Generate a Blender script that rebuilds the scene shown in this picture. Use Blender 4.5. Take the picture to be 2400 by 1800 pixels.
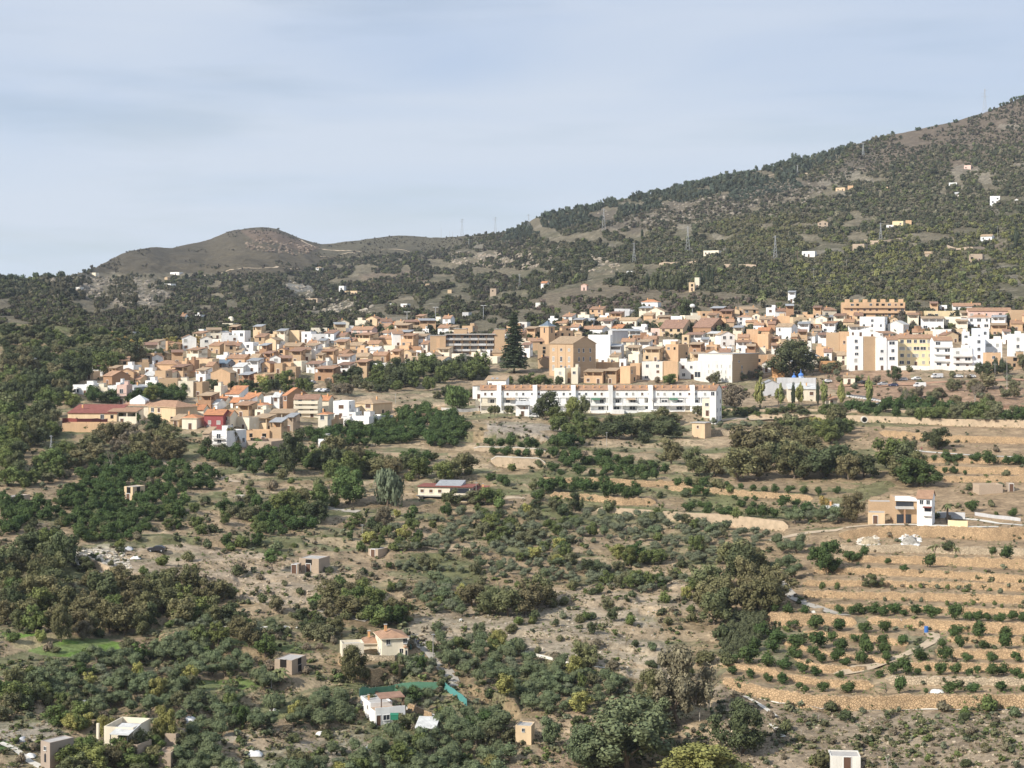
import bpy, math, random
import numpy as np
R = math.radians
random.seed(7); rng = np.random.default_rng(7)
for o in list(bpy.data.objects): bpy.data.objects.remove(o)
sc = bpy.context.scene; COL = sc.collection

# ---------------------------------------------------------------- camera, sky, sun, exposure
F, HOR, CZ = 3900.0, 760.0, 120.0          # focal length and horizon row (in 2400 px units), eye height
cam = bpy.data.cameras.new('camera'); camo = bpy.data.objects.new('camera', cam); COL.objects.link(camo)
camo.location = (0, 0, CZ); camo.rotation_euler = (R(90), 0, 0)
cam.sensor_width = 36; cam.lens = 36 * F / 2400; cam.shift_y = (HOR - 900) / 2400
cam.clip_start = 0.5; cam.clip_end = 30000
sc.camera = camo
sc.view_settings.view_transform = 'Standard'; sc.view_settings.look = 'None'
sc.view_settings.gamma = 1; sc.view_settings.exposure = 0.20
SUN = np.array([-0.66, -0.50, 0.56]); SUN = SUN / np.linalg.norm(SUN)
w = bpy.data.worlds.new('World'); sc.world = w; w.use_nodes = True
nt = w.node_tree; nt.nodes.clear()
def N(nt, t, **k):
    n = nt.nodes.new(t)
    for a, b in k.items():
        if a.startswith('i_'): n.inputs[int(a[2:]) if a[2:].isdigit() else a[2:].replace('_', ' ')].default_value = b
        else: setattr(n, a, b)
    return n
L = lambda nt, a, b: nt.links.new(a, b)
sky = N(nt, 'ShaderNodeTexSky', sky_type='NISHITA', sun_disc=False)
sky.sun_elevation = math.asin(SUN[2]); sky.sun_rotation = math.atan2(SUN[0], SUN[1]) % (2 * math.pi)
sky.altitude = 900; sky.air_density = 1.0; sky.dust_density = 1.2; sky.ozone_density = 1.0
bg = N(nt, 'ShaderNodeBackground'); bg.inputs[1].default_value = 0.078
tc = N(nt, 'ShaderNodeTexCoord')
# thin high cloud: streaky noise on the sky directions
mp = N(nt, 'ShaderNodeMapping'); mp.inputs['Rotation'].default_value = (0, R(-9), 0); mp.inputs['Scale'].default_value = (1.8, 1.8, 13)
L(nt, tc.outputs['Generated'], mp.inputs[0])
n1 = N(nt, 'ShaderNodeTexNoise'); n1.inputs['Scale'].default_value = 1.15; n1.inputs['Detail'].default_value = 5; n1.inputs['Roughness'].default_value = .5; n1.inputs['Distortion'].default_value = .5
L(nt, mp.outputs[0], n1.inputs[0])
r1 = N(nt, 'ShaderNodeValToRGB'); r1.color_ramp.elements[0].position = .37; r1.color_ramp.elements[1].position = .62
r1.color_ramp.elements[0].color = (0, 0, 0, 1); r1.color_ramp.elements[1].color = (.75, .75, .75, 1)
L(nt, n1.outputs[0], r1.inputs[0])
# veil of high cloud: lavender-grey where thin, whiter where thick and towards the horizon
sxyz = N(nt, 'ShaderNodeSeparateXYZ'); L(nt, tc.outputs['Generated'], sxyz.inputs[0])
el = N(nt, 'ShaderNodeMapRange'); el.inputs['From Min'].default_value = .02; el.inputs['From Max'].default_value = .2; L(nt, sxyz.outputs['Z'], el.inputs['Value'])
veil = N(nt, 'ShaderNodeMixRGB'); veil.inputs[1].default_value = (7.5, 8.6, 9.9, 1); veil.inputs[2].default_value = (5.4, 6.7, 9.0, 1); L(nt, el.outputs[0], veil.inputs[0])
cw = N(nt, 'ShaderNodeMixRGB'); cw.inputs[2].default_value = (8.0, 8.7, 9.8, 1); L(nt, veil.outputs[0], cw.inputs[1]); L(nt, r1.outputs[0], cw.inputs[0])
n2 = N(nt, 'ShaderNodeTexNoise'); n2.inputs['Scale'].default_value = 2.3; n2.inputs['Detail'].default_value = 4; L(nt, mp.outputs[0], n2.inputs[0])
r2 = N(nt, 'ShaderNodeMapRange'); r2.inputs['From Min'].default_value = .34; r2.inputs['From Max'].default_value = .5; r2.inputs['To Min'].default_value = .70; r2.inputs['To Max'].default_value = .93; L(nt, n2.outputs[0], r2.inputs['Value'])
mx = N(nt, 'ShaderNodeMixRGB'); L(nt, r2.outputs[0], mx.inputs[0]); L(nt, sky.outputs[0], mx.inputs[1]); L(nt, cw.outputs[0], mx.inputs[2])
L(nt, mx.outputs[0], bg.inputs[0])
wo = N(nt, 'ShaderNodeOutputWorld'); L(nt, bg.outputs[0], wo.inputs[0])
sl = bpy.data.lights.new('sun', 'SUN'); sl.energy = 5.0; sl.angle = R(0.5); sl.color = (1, .93, .83)
so = bpy.data.objects.new('sun', sl); COL.objects.link(so)
import mathutils
so.rotation_euler = mathutils.Vector(SUN).to_track_quat('Z', 'Y').to_euler()
so.location = (-500, -300, 900)

# ---------------------------------------------------------------- noise + terrain field
def vn(x, y, seed=0):
    xi = np.floor(x); yi = np.floor(y); fx = x - xi; fy = y - yi
    fx = fx * fx * (3 - 2 * fx); fy = fy * fy * (3 - 2 * fy)
    def h(a, b): return np.modf(np.abs(np.sin(a * 127.1 + b * 311.7 + seed * 74.7) * 43758.5453))[0]
    return (h(xi, yi) * (1 - fx) + h(xi + 1, yi) * fx) * (1 - fy) + (h(xi, yi + 1) * (1 - fx) + h(xi + 1, yi + 1) * fx) * fy
def fbm(x, y, s, o=4, seed=0):
    r = 0; a = .5; t = 0
    for k in range(o):
        r = r + a * (vn(x / s, y / s, seed + k) - .5); t += a; a *= .5; s = s * .5
    return r / t
def pl(u, pts):
    p = np.array(pts, float); return np.interp(u, p[:, 0], p[:, 1])
SKY = [(-800, 655), (0, 650), (60, 658), (150, 642), (215, 625), (290, 590), (355, 575), (400, 576), (480, 562), (545, 538), (580, 534), (620, 531), (650, 536),
       (700, 556), (752, 571), (800, 567), (850, 560), (900, 555), (960, 552), (1030, 556), (1080, 553), (1160, 546), (1220, 533), (1250, 510), (1300, 499),
       (1400, 478), (1500, 458), (1600, 434), (1700, 414), (1800, 392), (1900, 366), (2000, 340), (2100, 312), (2180, 297), (2240, 283), (2300, 268), (2360, 240), (2400, 226), (3200, 150)]
YR = [(-800, 1250), (0, 1350), (150, 1500), (260, 2150), (500, 2700), (1000, 2650), (1200, 2300), (1320, 2100), (1700, 2000), (2400, 1950), (3200, 1950)]
NEARV = [(1e5, 0), (2300, 190), (2000, 235), (1800, 270), (1600, 311), (1400, 367), (1200, 450), (1100, 510), (1000, 592), (950, 650), (900, 712), (850, 775), (800, 840), (770, 885)]
ys = np.concatenate([np.linspace(0, 250, 40)[:-1], np.arange(250, 680, 0.65), np.arange(680, 960, 1.6), 960 * 1.0042 ** np.arange(0, 285)])
SMAX = 0.42; NS = 900
ss = np.linspace(-SMAX, SMAX, NS)
U = 1200 + F * ss
nv = np.array([(a, b) for a, b in NEARV[::-1]], float)
base = np.zeros((NS, len(ys)))
for i, u in enumerate(U):
    vs, yr = float(pl(u, SKY)), float(pl(u, YR))
    # distance scale: the left bank is a little farther for the same row
    k = 1 + .06 * math.sin((u - 300) / 700)
    vv = nv[1:-1, 0]; yy = nv[1:-1, 1] * k
    yt, vt = yy[0], 770.0
    t = np.linspace(0, 1, 24)[1:]
    vf = vt + (vs - vt) * t; yf = yt + (yr - yt) * (t ** 1.15)
    Y = np.concatenate([yy[::-1], yf]); V = np.concatenate([vv[::-1], vf])
    zk = CZ - (V - HOR) / F * Y
    Y = np.concatenate([[0, 40, 110, 165], Y, [yr * 1.05, yr * 1.2, yr * 1.6, 9000]])
    zr = zk[-1]
    zk = np.concatenate([[CZ - 1.7, CZ - 26, CZ - 68, CZ - 84], zk, [zr - 12, zr - 60, zr - 160, zr - 300]])
    base[i] = np.interp(ys, Y, zk)
ker = np.array([1, 2, 3, 2, 1.]); ker /= ker.sum()
for _ in range(2):
    p = np.pad(base, ((2, 2), (0, 0)), 'edge'); base = sum(ker[k] * p[k:k + NS] for k in range(5))
SX = ss[:, None] * np.maximum(ys[None, :], 250.)
YY = np.broadcast_to(ys[None, :], base.shape)
UU = 1200 + F * SX / np.maximum(YY, 1.0)
def V_of(z, Y): return HOR + (CZ - z) / np.maximum(Y, 1) * F
BV = V_of(base, YY)
# terrace walls: (name, [(u, v_top, v_base), ...])
WALLS = [
 ('tall stone wall along the foot of the orchard', [(1690, 1584, 1603), (1781, 1609, 1637), (1871, 1627, 1657), (1980, 1634, 1664), (2142, 1629, 1661), (2780, 1629, 1661)]),
 ('low stone wall curving behind the lowest row of round citrus trees', [(1690, 1554, 1560), (1781, 1563, 1574), (1853, 1581, 1595), (1925, 1592, 1606), (2048, 1597, 1616)]),
 ('stone wall behind the white tent in the orchard', [(2075, 1586, 1602), (2200, 1588, 1605), (2400, 1591, 1606), (2780, 1592, 1606)]),
 ('short stone wall ending at the dirt track in the orchard', [(1860, 1540, 1547), (1930, 1560, 1575), (2000, 1563, 1575), (2030, 1562, 1570)]),
 ('stone wall two terraces above the orchard foot at the right', [(2130, 1553, 1570), (2300, 1556, 1574), (2400, 1558, 1576), (2780, 1559, 1576)]),
 ('middle orchard wall left of the dirt track', [(1830, 1501, 1508), (1930, 1525, 1534), (2060, 1543, 1555), (2080, 1545, 1555)]),
 ('middle orchard wall right of the dirt track', [(2190, 1522, 1536), (2300, 1524, 1543), (2400, 1524, 1543), (2780, 1524, 1542)]),
 ('upper orchard wall left of the dirt track', [(1880, 1478, 1486), (2000, 1484, 1496), (2130, 1503, 1516)]),
 ('upper orchard wall right of the dirt track', [(2215, 1489, 1503), (2400, 1494, 1511), (2780, 1496, 1512)]),
 ('curved stone wall where the concrete track enters the orchard', [(1792, 1435, 1459), (1850, 1438, 1468), (1905, 1437, 1464), (1960, 1441, 1464), (2010, 1450, 1468)]),
 ('long stone wall behind the person in the orchard', [(2030, 1446, 1458), (2106, 1450, 1470), (2200, 1454, 1476), (2400, 1462, 1488), (2780, 1464, 1490)]),
 ('low wall under the bare sapling terrace', [(1930, 1416, 1424), (2060, 1420, 1431), (2400, 1429, 1440), (2780, 1430, 1440)]),
 ('stone wall above the sapling terrace', [(1880, 1384, 1398), (2000, 1388, 1402), (2200, 1391, 1408), (2400, 1397, 1414), (2780, 1400, 1416)]),
 ('stone wall under the round bush terrace', [(1880, 1362, 1372), (2000, 1361, 1373), (2200, 1364, 1377), (2400, 1370, 1386), (2780, 1372, 1386)]),
 ('stone wall below the banana clump terrace', [(1905, 1332, 1343), (2050, 1332, 1347), (2200, 1338, 1353), (2400, 1350, 1370), (2780, 1352, 1370)]),
 ('rubble stone wall beside the banana clump', [(1975, 1305, 1315), (2100, 1304, 1320), (2400, 1312, 1334), (2780, 1314, 1334)]),
 ('stone wall below the white rubble chute', [(1960, 1280, 1291), (2100, 1279, 1295), (2400, 1288, 1304), (2780, 1290, 1304)]),
 ('high stone wall carrying the farmhouse yard', [(1965, 1246, 1264), (2060, 1235, 1259), (2200, 1234, 1260), (2330, 1240, 1268), (2400, 1236, 1264), (2780, 1236, 1262)]),
 ('stone wall beside the walled hillside ruin', [(2200, 1118, 1129), (2400, 1115, 1130), (2780, 1113, 1128)]),
 ('narrow terrace wall above the ruin', [(2180, 1093, 1107), (2400, 1096, 1113), (2780, 1096, 1113)]),
 ('terrace wall under the row of lemon trees at the right edge', [(2150, 1072, 1083), (2400, 1074, 1088), (2780, 1074, 1088)]),
 ('terrace wall crossing under the lone round dark tree', [(2060, 1008, 1022), (2200, 1020, 1036), (2400, 1026, 1040), (2780, 1028, 1040)]),
 ('pale wall of the culvert', [(1750, 973, 983), (1900, 972, 985), (2050, 976, 990), (2250, 984, 1000), (2400, 986, 1004), (2780, 986, 1004)]),
 ('pale terrace wall under the brown scrub at the right', [(1640, 1008, 1020), (1760, 1008, 1022), (1920, 1012, 1026)]),
 ('narrow wall between the upper citrus rows right of centre', [(1560, 1140, 1150), (1650, 1144, 1156), (1745, 1150, 1164), (1907, 1162, 1174)]),
 ('long smooth wall under the middle citrus terraces', [(1395, 1192, 1201), (1500, 1197, 1212), (1600, 1204, 1224), (1708, 1208, 1234), (1850, 1224, 1246)]),
 ('broken stone wall under the second citrus row', [(1286, 1156, 1166), (1369, 1160, 1174), (1456, 1170, 1186), (1540, 1172, 1186)]),
 ('low wall under the top citrus row', [(1271, 1119, 1127), (1387, 1120, 1132), (1500, 1127, 1140), (1640, 1130, 1140)]),
 ('big masonry wall with a pale coping', [(1148, 1069, 1090), (1200, 1071, 1096), (1279, 1075, 1098)]),
 ('narrow masonry wall with a pale coping', [(1109, 1048, 1056), (1200, 1050, 1062), (1281, 1055, 1066)]),
 ('crumbling earth bank below the gravel mound', [(1058, 1015, 1026), (1100, 1012, 1038), (1200, 1014, 1042), (1285, 1018, 1042)]),
 ('long low wall below the white front houses', [(732, 1060, 1078), (830, 1060, 1076), (917, 1060, 1070), (1025, 1063, 1070)]),
 ('pale wall beside the winding path under the town', [(425, 1084, 1096), (470, 1086, 1096), (515, 1084, 1094)]),
 ('pale masonry ramp wall beside the quarry track', [(168, 1298, 1318), (215, 1310, 1336), (262, 1330, 1352), (290, 1340, 1352)]),
 ('eroded bank under the parked dark car', [(290, 1338, 1350), (360, 1344, 1362), (450, 1350, 1362), (560, 1352, 1360)]),
 ('eroded bank above the parked dark car', [(310, 1262, 1272), (480, 1264, 1276), (640, 1270, 1280), (720, 1274, 1282)]),
 ('broken bank below the olive rows left of centre', [(870, 1322, 1332), (1000, 1328, 1338), (1120, 1334, 1342)]),
 ('earth bank under the brick hut', [(900, 1298, 1306), (1000, 1298, 1310), (1140, 1300, 1314), (1190, 1304, 1312)]),
 ('white-edged bank above the long olive grove', [(1134, 1510, 1516), (1230, 1527, 1536), (1360, 1558, 1567), (1481, 1580, 1588)]),
 ('cut earth bank under the long olive grove', [(1090, 1600, 1612), (1150, 1620, 1650), (1220, 1650, 1684)]),
 ('dry bank under the bare slope', [(1010, 1470, 1478), (1200, 1474, 1486), (1400, 1500, 1512), (1560, 1530, 1540)]),
 ('upper dry bank of the bare slope', [(1060, 1430, 1436), (1300, 1402, 1414), (1500, 1410, 1424)]),
 ('eroded pale bank behind the lower left olives', [(370, 1490, 1508), (430, 1488, 1514), (500, 1496, 1524), (600, 1524, 1536), (660, 1536, 1544)]),
 ('stone wall under the cream villa garden', [(790, 1545, 1550), (870, 1568, 1606), (922, 1562, 1600), (960, 1560, 1580)]),
 ('rough bank below the ruined hut', [(560, 1384, 1390), (700, 1380, 1392), (850, 1398, 1408)]),
]
def wallH(u, pts):
    p = np.array(pts, float)
    vt = np.interp(u, p[:, 0], p[:, 1]); vb = np.interp(u, p[:, 0], p[:, 2])
    on = np.clip(np.minimum(u - p[0, 0], p[-1, 0] - u) / 14., 0, 1)
    return vt, vb, on
def invert(i, v):
    """nearest distance on column i whose smooth ground projects to row v"""
    c = BV[i, 40:]
    j = np.searchsorted(-c, -v)
    j = min(max(j, 1), len(c) - 1)
    a, b = c[j - 1], c[j]; t = 0 if a == b else (a - v) / (a - b)
    return ys[40 + j - 1] + min(max(t, 0), 1) * (ys[40 + j] - ys[40 + j - 1])
WY = []                                   # per wall: arrays over columns (Y, H)
off = np.zeros_like(base); wallmask = np.zeros_like(base)
cols = [[] for _ in range(NS)]
for name, pts in WALLS:
    vt, vb, on = wallH(U, pts); Yw = np.full(NS, np.nan); Hw = np.zeros(NS)
    for i in np.nonzero(on > 0)[0]:
        Yw[i] = invert(i, (vt[i] + vb[i]) / 2); Hw[i] = (vb[i] - vt[i]) / F * Yw[i] * on[i]
    WY.append((Yw, Hw))
for i in range(NS):
    ks = sorted([(WY[k][0][i], WY[k][1][i]) for k in range(len(WALLS)) if WY[k][1][i] > 0])
    if not ks: continue
    X = [0.]; Z = [0.]
    for a, (y, h) in enumerate(ks):
        lo = min(13, (y - ks[a - 1][0]) / 2) if a else 13; hi = min(13, (ks[a + 1][0] - y) / 2) if a + 1 < len(ks) else 13
        X += [y - lo, y - .25, y + .25, y + hi]; Z += [0, -h / 2, h / 2, 0]
    X.append(1e5); Z.append(0)
    X = np.maximum.accumulate(np.array(X) + np.arange(len(X)) * 1e-6)
    off[i] = np.interp(ys, X, Z)
    for y, h in ks: wallmask[i] = np.maximum(wallmask[i], np.exp(-((ys - y) / 8.) ** 2) * min(h, 1))
amp = np.interp(YY, [0, 250, 500, 700, 900, 1300, 2000, 3000], [.2, .7, 1.0, .6, 1.2, 5, 13, 16])
big = fbm(SX, YY, 60, 3, 3); gul = -np.abs(fbm(SX + YY * .25, YY * .35, 120, 4, 11)) + .08
smooth_right = np.clip((UU - 1650) / 80, 0, 1) * np.clip((YY - 275) / 10, 0, 1) * np.clip((640 - YY) / 60, 0, 1)
fine = (fbm(SX, YY, 9, 4, 21) - .55 * np.abs(fbm(SX, YY, 16, 3, 23))) * np.interp(YY, [0, 300, 700, 1500, 3000], [.5, 2.3, 1.8, 3, 5]) * (1 - .85 * smooth_right) * (1 - .8 * wallmask)
fars = np.clip((YY - 900) / 300, 0, 1)
edge = np.array([np.clip((yr - ys) / (yr * .12), .22, 1) for yr in pl(U, YR)])
rel = (big * amp * 1.2 + gul * amp * 2.4 * fars) * (1 - .8 * smooth_right) * edge
bare = np.exp(-((UU - 560) / 330.) ** 4) * np.clip((YY - 1500) / 300, 0, 1)
rel = rel * (1 - .15 * bare) + bare * edge * 9 * -np.abs(fbm(SX, YY * .5, 70, 4, 91))
# natural steps: old field banks across the slopes, low near by and high on the mountainsides
def steps(step, mask, wob, seed):
    q = (base + rel * .6) / step + wob * fbm(SX, YY, 40 if step < 4 else 150, 3, seed); t = q - np.floor(q)
    g = np.where(t < .72, t * .30 / .72, .30 + (t - .72) * .70 / .28)
    return step * (g - t) * mask, (t > .74) & (mask > .35)
m1 = np.clip(fbm(SX, YY, 55, 2, 71) * 5 + .75, 0, 1) * np.clip((YY - 255) / 10, 0, 1) * np.clip((800 - YY) / 100, 0, 1) * np.clip((1720 - UU) / 60, .0, 1) * (1 - np.clip(wallmask * 1.5, 0, 1))
m2 = np.clip(fbm(SX, YY, 200, 2, 73) * 4 + .45, 0, 1) * np.clip((YY - 900) / 80, 0, 1) * edge * (1 - bare)
o1, riser1 = steps(2.3, m1, 1.1, 75); o2, riser2 = steps(6.5, m2, 1.3, 77)
SZ = base + off + rel + fine * edge + o1 + o2
GV = V_of(SZ, YY)
# horizon of what is seen: running minimum of the row, used to find visible ground
def col_of(x, Y): return (x / max(Y, 250.) + SMAX) / (2 * SMAX) * (NS - 1)
def zat(x, Y):
    c = min(max(col_of(x, Y), 0), NS - 1.001); i = int(c); f = c - i
    j = int(np.searchsorted(ys, Y)) - 1; j = min(max(j, 0), len(ys) - 2); g = (Y - ys[j]) / (ys[j + 1] - ys[j])
    return float((SZ[i, j] * (1 - f) + SZ[i + 1, j] * f) * (1 - g) + (SZ[i, j + 1] * (1 - f) + SZ[i + 1, j + 1] * f) * g)
def ground(u, v):
    """visible ground point at picture row/column -> world x, y, z"""
    s = (u - 1200) / F
    c = min(max((s + SMAX) / (2 * SMAX) * (NS - 1), 0), NS - 1.001); i = int(c); f = c - i
    p = GV[i, 40:] * (1 - f) + GV[i + 1, 40:] * f
    hit = np.nonzero(p <= v)[0]
    j = int(hit[0]) if len(hit) else int(np.argmin(p))
    if j > 0 and p[j - 1] > p[j]:
        t = (p[j - 1] - v) / (p[j - 1] - p[j]); t = min(max(t, 0), 1)
        Y = ys[40 + j - 1] + t * (ys[40 + j] - ys[40 + j - 1])
    else: Y = ys[40 + j]
    x = s * Y
    return x, Y, zat(x, Y)
GM = np.minimum.accumulate(GV[:, 40:], axis=1)
def ground_many(u, v):
    """visible ground for arrays of picture points"""
    s = (u - 1200) / F; c = np.clip((s + SMAX) / (2 * SMAX) * (NS - 1), 0, NS - 1.001); ci = np.round(c).astype(int)
    Y = np.empty(len(u))
    for k in np.unique(ci):
        m = ci == k; j = np.clip(np.searchsorted(-GM[k], -v[m]), 1, GM.shape[1] - 1); a, b = GM[k][j - 1], GM[k][j]
        t = np.clip(np.where(a > b, (a - v[m]) / np.maximum(a - b, 1e-6), 0), 0, 1); Y[m] = ys[40 + j - 1] + t * (ys[40 + j] - ys[40 + j - 1])
    i = c.astype(int); f = c - i; j = np.clip(np.searchsorted(ys, Y) - 1, 0, len(ys) - 2); g = (Y - ys[j]) / (ys[j + 1] - ys[j])
    z = (SZ[i, j] * (1 - f) + SZ[i + 1, j] * f) * (1 - g) + (SZ[i, j + 1] * (1 - f) + SZ[i + 1, j + 1] * f) * g
    return s * Y, Y, z
def mpp(Y): return Y / F
# ---------------------------------------------------------------- materials
MATS = {}
def mat(name, col, rough=.85, noise=(.0, 5), bump=0, rnd=.0, spec=.2, metal=0, attr=None, noise2=None, trans=0, kind=None, hue=0):
    if name in MATS: return MATS[name]
    m = bpy.data.materials.new(name); m.use_nodes = True; nt = m.node_tree; b = nt.nodes['Principled BSDF']
    b.inputs['Roughness'].default_value = rough; b.inputs['Specular IOR Level'].default_value = spec; b.inputs['Metallic'].default_value = metal
    if attr:
        a = N(nt, 'ShaderNodeAttribute'); a.attribute_name = attr; cur = a.outputs['Color']
    else:
        c = N(nt, 'ShaderNodeRGB'); c.outputs[0].default_value = (*col, 1); cur = c.outputs[0]
    tcn = N(nt, 'ShaderNodeTexCoord')
    geo = N(nt, 'ShaderNodeNewGeometry')
    def mul(cur, fac_socket, lo, hi):
        mr = N(nt, 'ShaderNodeMapRange'); mr.inputs['To Min'].default_value = lo; mr.inputs['To Max'].default_value = hi
        L(nt, fac_socket, mr.inputs['Value'])
        hs = N(nt, 'ShaderNodeVectorMath', operation='SCALE'); L(nt, cur, hs.inputs[0]); L(nt, mr.outputs[0], hs.inputs['Scale'])
        return hs.outputs[0]
    for nz in [noise, noise2]:
        if nz and nz[0] > 0:
            t = N(nt, 'ShaderNodeTexNoise'); t.inputs['Scale'].default_value = nz[1]; t.inputs['Detail'].default_value = 4
            L(nt, geo.outputs['Position'] if len(nz) < 3 else tcn.outputs['Object'], t.inputs[0])
            mr = N(nt, 'ShaderNodeMapRange'); mr.inputs['From Min'].default_value = .3; mr.inputs['From Max'].default_value = .7
            L(nt, t.outputs[0], mr.inputs['Value'])
            cur = mul(cur, mr.outputs[0], 1 - nz[0], 1 + nz[0])
    if rnd or hue:
        oi = N(nt, 'ShaderNodeObjectInfo'); cur = mul(cur, oi.outputs['Random'], 1 - rnd, 1 + rnd)
        if hue:
            h = N(nt, 'ShaderNodeHueSaturation'); mr = N(nt, 'ShaderNodeMapRange'); mr.inputs['To Min'].default_value = .5 - hue; mr.inputs['To Max'].default_value = .5 + hue
            mm = N(nt, 'ShaderNodeMath', operation='FRACT'); m3 = N(nt, 'ShaderNodeMath', operation='MULTIPLY'); m3.inputs[1].default_value = 17.3
            L(nt, oi.outputs['Random'], m3.inputs[0]); L(nt, m3.outputs[0], mm.inputs[0]); L(nt, mm.outputs[0], mr.inputs['Value'])
            L(nt, mr.outputs[0], h.inputs['Hue']); L(nt, cur, h.inputs['Color']); cur = h.outputs[0]
    if kind == 'leaf':
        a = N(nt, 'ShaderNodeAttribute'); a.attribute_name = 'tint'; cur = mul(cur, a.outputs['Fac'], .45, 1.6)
    if kind == 'tile':
        wv = N(nt, 'ShaderNodeTexWave'); wv.inputs['Scale'].default_value = 1.3; wv.inputs['Distortion'].default_value = .6; L(nt, tcn.outputs['Object'], wv.inputs[0])
        cur = mul(cur, wv.outputs['Fac'], .75, 1.15)
    if kind == 'wall':
        # rain streaks and patched render: vertical stretched noise
        mpn = N(nt, 'ShaderNodeMapping'); mpn.inputs['Scale'].default_value = (1.1, 1.1, .18); L(nt, tcn.outputs['Object'], mpn.inputs[0])
        t = N(nt, 'ShaderNodeTexNoise'); t.inputs['Scale'].default_value = 1.0; t.inputs['Detail'].default_value = 5; L(nt, mpn.outputs[0], t.inputs[0])
        mr = N(nt, 'ShaderNodeMapRange'); mr.inputs['From Min'].default_value = .33; mr.inputs['From Max'].default_value = .62; L(nt, t.outputs[0], mr.inputs['Value'])
        cur = mul(cur, mr.outputs[0], .90, 1.02)
    if kind == 'brick':
        bt = N(nt, 'ShaderNodeTexBrick'); bt.inputs['Scale'].default_value = 2.2; bt.inputs['Color1'].default_value = (1, 1, 1, 1); bt.inputs['Color2'].default_value = (.72, .72, .72, 1); bt.inputs['Mortar'].default_value = (.9, .9, .9, 1)
        mpn = N(nt, 'ShaderNodeMapping'); mpn.inputs['Rotation'].default_value = (R(90), 0, 0); L(nt, tcn.outputs['Object'], mpn.inputs[0]); L(nt, mpn.outputs[0], bt.inputs[0])
        mm = N(nt, 'ShaderNodeMixRGB', blend_type='MULTIPLY'); mm.inputs[0].default_value = .55; L(nt, cur, mm.inputs[1]); L(nt, bt.outputs[0], mm.inputs[2]); cur = mm.outputs[0]
    hgt = None
    if kind == 'stone':
        vo = N(nt, 'ShaderNodeTexVoronoi'); vo.inputs['Scale'].default_value = 2.1; L(nt, geo.outputs['Position'], vo.inputs[0])
        sp = N(nt, 'ShaderNodeSeparateColor'); L(nt, vo.outputs['Color'], sp.inputs[0])
        cur = mul(cur, sp.outputs[0], .88, 1.12)
        v2 = N(nt, 'ShaderNodeTexVoronoi'); v2.feature = 'DISTANCE_TO_EDGE'; v2.inputs['Scale'].default_value = 2.1; L(nt, geo.outputs['Position'], v2.inputs[0])
        mr = N(nt, 'ShaderNodeMapRange'); mr.inputs['From Max'].default_value = .12; L(nt, v2.outputs[0], mr.inputs['Value'])
        cur = mul(cur, mr.outputs[0], .68, 1.0); hgt = mr.outputs[0]
    if kind == 'ground':
        t = N(nt, 'ShaderNodeTexNoise'); t.inputs['Scale'].default_value = .9; t.inputs['Detail'].default_value = 8; t.inputs['Roughness'].default_value = .72; L(nt, geo.outputs['Position'], t.inputs[0])
        mr = N(nt, 'ShaderNodeMapRange'); mr.inputs['From Min'].default_value = .32; mr.inputs['From Max'].default_value = .68; L(nt, t.outputs[0], mr.inputs['Value'])
        cur = mul(cur, mr.outputs[0], .68, 1.28); hgt = t.outputs[0]
        t2 = N(nt, 'ShaderNodeTexNoise'); t2.inputs['Scale'].default_value = .17; t2.inputs['Detail'].default_value = 7; t2.inputs['Roughness'].default_value = .68; L(nt, geo.outputs['Position'], t2.inputs[0])
        m2_ = N(nt, 'ShaderNodeMapRange'); m2_.inputs['From Min'].default_value = .36; m2_.inputs['From Max'].default_value = .64; L(nt, t2.outputs[0], m2_.inputs['Value']); cur = mul(cur, m2_.outputs[0], .66, 1.16)
        vo = N(nt, 'ShaderNodeTexVoronoi'); vo.inputs['Scale'].default_value = .55; L(nt, geo.outputs['Position'], vo.inputs[0])
        sp = N(nt, 'ShaderNodeSeparateColor'); L(nt, vo.outputs['Color'], sp.inputs[0]); cur = mul(cur, sp.outputs[1], .86, 1.14)
    L(nt, cur, b.inputs['Base Color'])
    if bump:
        bm = N(nt, 'ShaderNodeBump'); bm.inputs['Strength'].default_value = 1; bm.inputs['Distance'].default_value = bump
        if hgt is None:
            t = N(nt, 'ShaderNodeTexNoise'); t.inputs['Scale'].default_value = 2.; t.inputs['Detail'].default_value = 6; L(nt, geo.outputs['Position'], t.inputs[0]); hgt = t.outputs[0]
        L(nt, hgt, bm.inputs['Height']); L(nt, bm.outputs[0], b.inputs['Normal'])
    if trans:
        tr = N(nt, 'ShaderNodeBsdfTranslucent'); L(nt, cur, tr.inputs[0]); ms = N(nt, 'ShaderNodeMixShader'); ms.inputs[0].default_value = trans
        out = nt.nodes['Material Output']; L(nt, b.outputs[0], ms.inputs[1]); L(nt, tr.outputs[0], ms.inputs[2]); L(nt, ms.outputs[0], out.inputs[0])
    MATS[name] = m; return m
WC = {  # wall colours
 'ochre': (.62, .415, .25), 'sand': (.66, .50, .32), 'brown': (.40, .24, .145), 'tan': (.51, .36, .225), 'white': (.84, .83, .80), 'cream': (.78, .70, .55), 'offwhite': (.74, .72, .66),
 'yellow': (.76, .62, .38), 'pink': (.70, .50, .42), 'red': (.33, .09, .09), 'grey': (.54, .54, .54), 'orange': (.64, .36, .17), 'mud': (.45, .355, .265), 'taupe': (.40, .33, .27), 'darkgrey': (.24, .24, .25), 'bluewhite': (.72, .77, .84)}
def wmat(c): return mat('wall_' + c, WC[c], .9, (.05, .25), .03, rnd=.09, kind='brick' if c in ('brown', 'tan', 'mud') else 'wall')
RC = {'clay': (.36, .22, .14), 'orange_clay': (.48, .225, .115), 'brown_clay': (.28, .17, .12), 'grey_sheet': (.33, .34, .35), 'dull_clay': (.39, .285, .185), 'dark_red': (.24, .09, .07), 'slate_blue': (.13, .17, .21), 'pale_sheet': (.55, .55, .53)}
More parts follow.
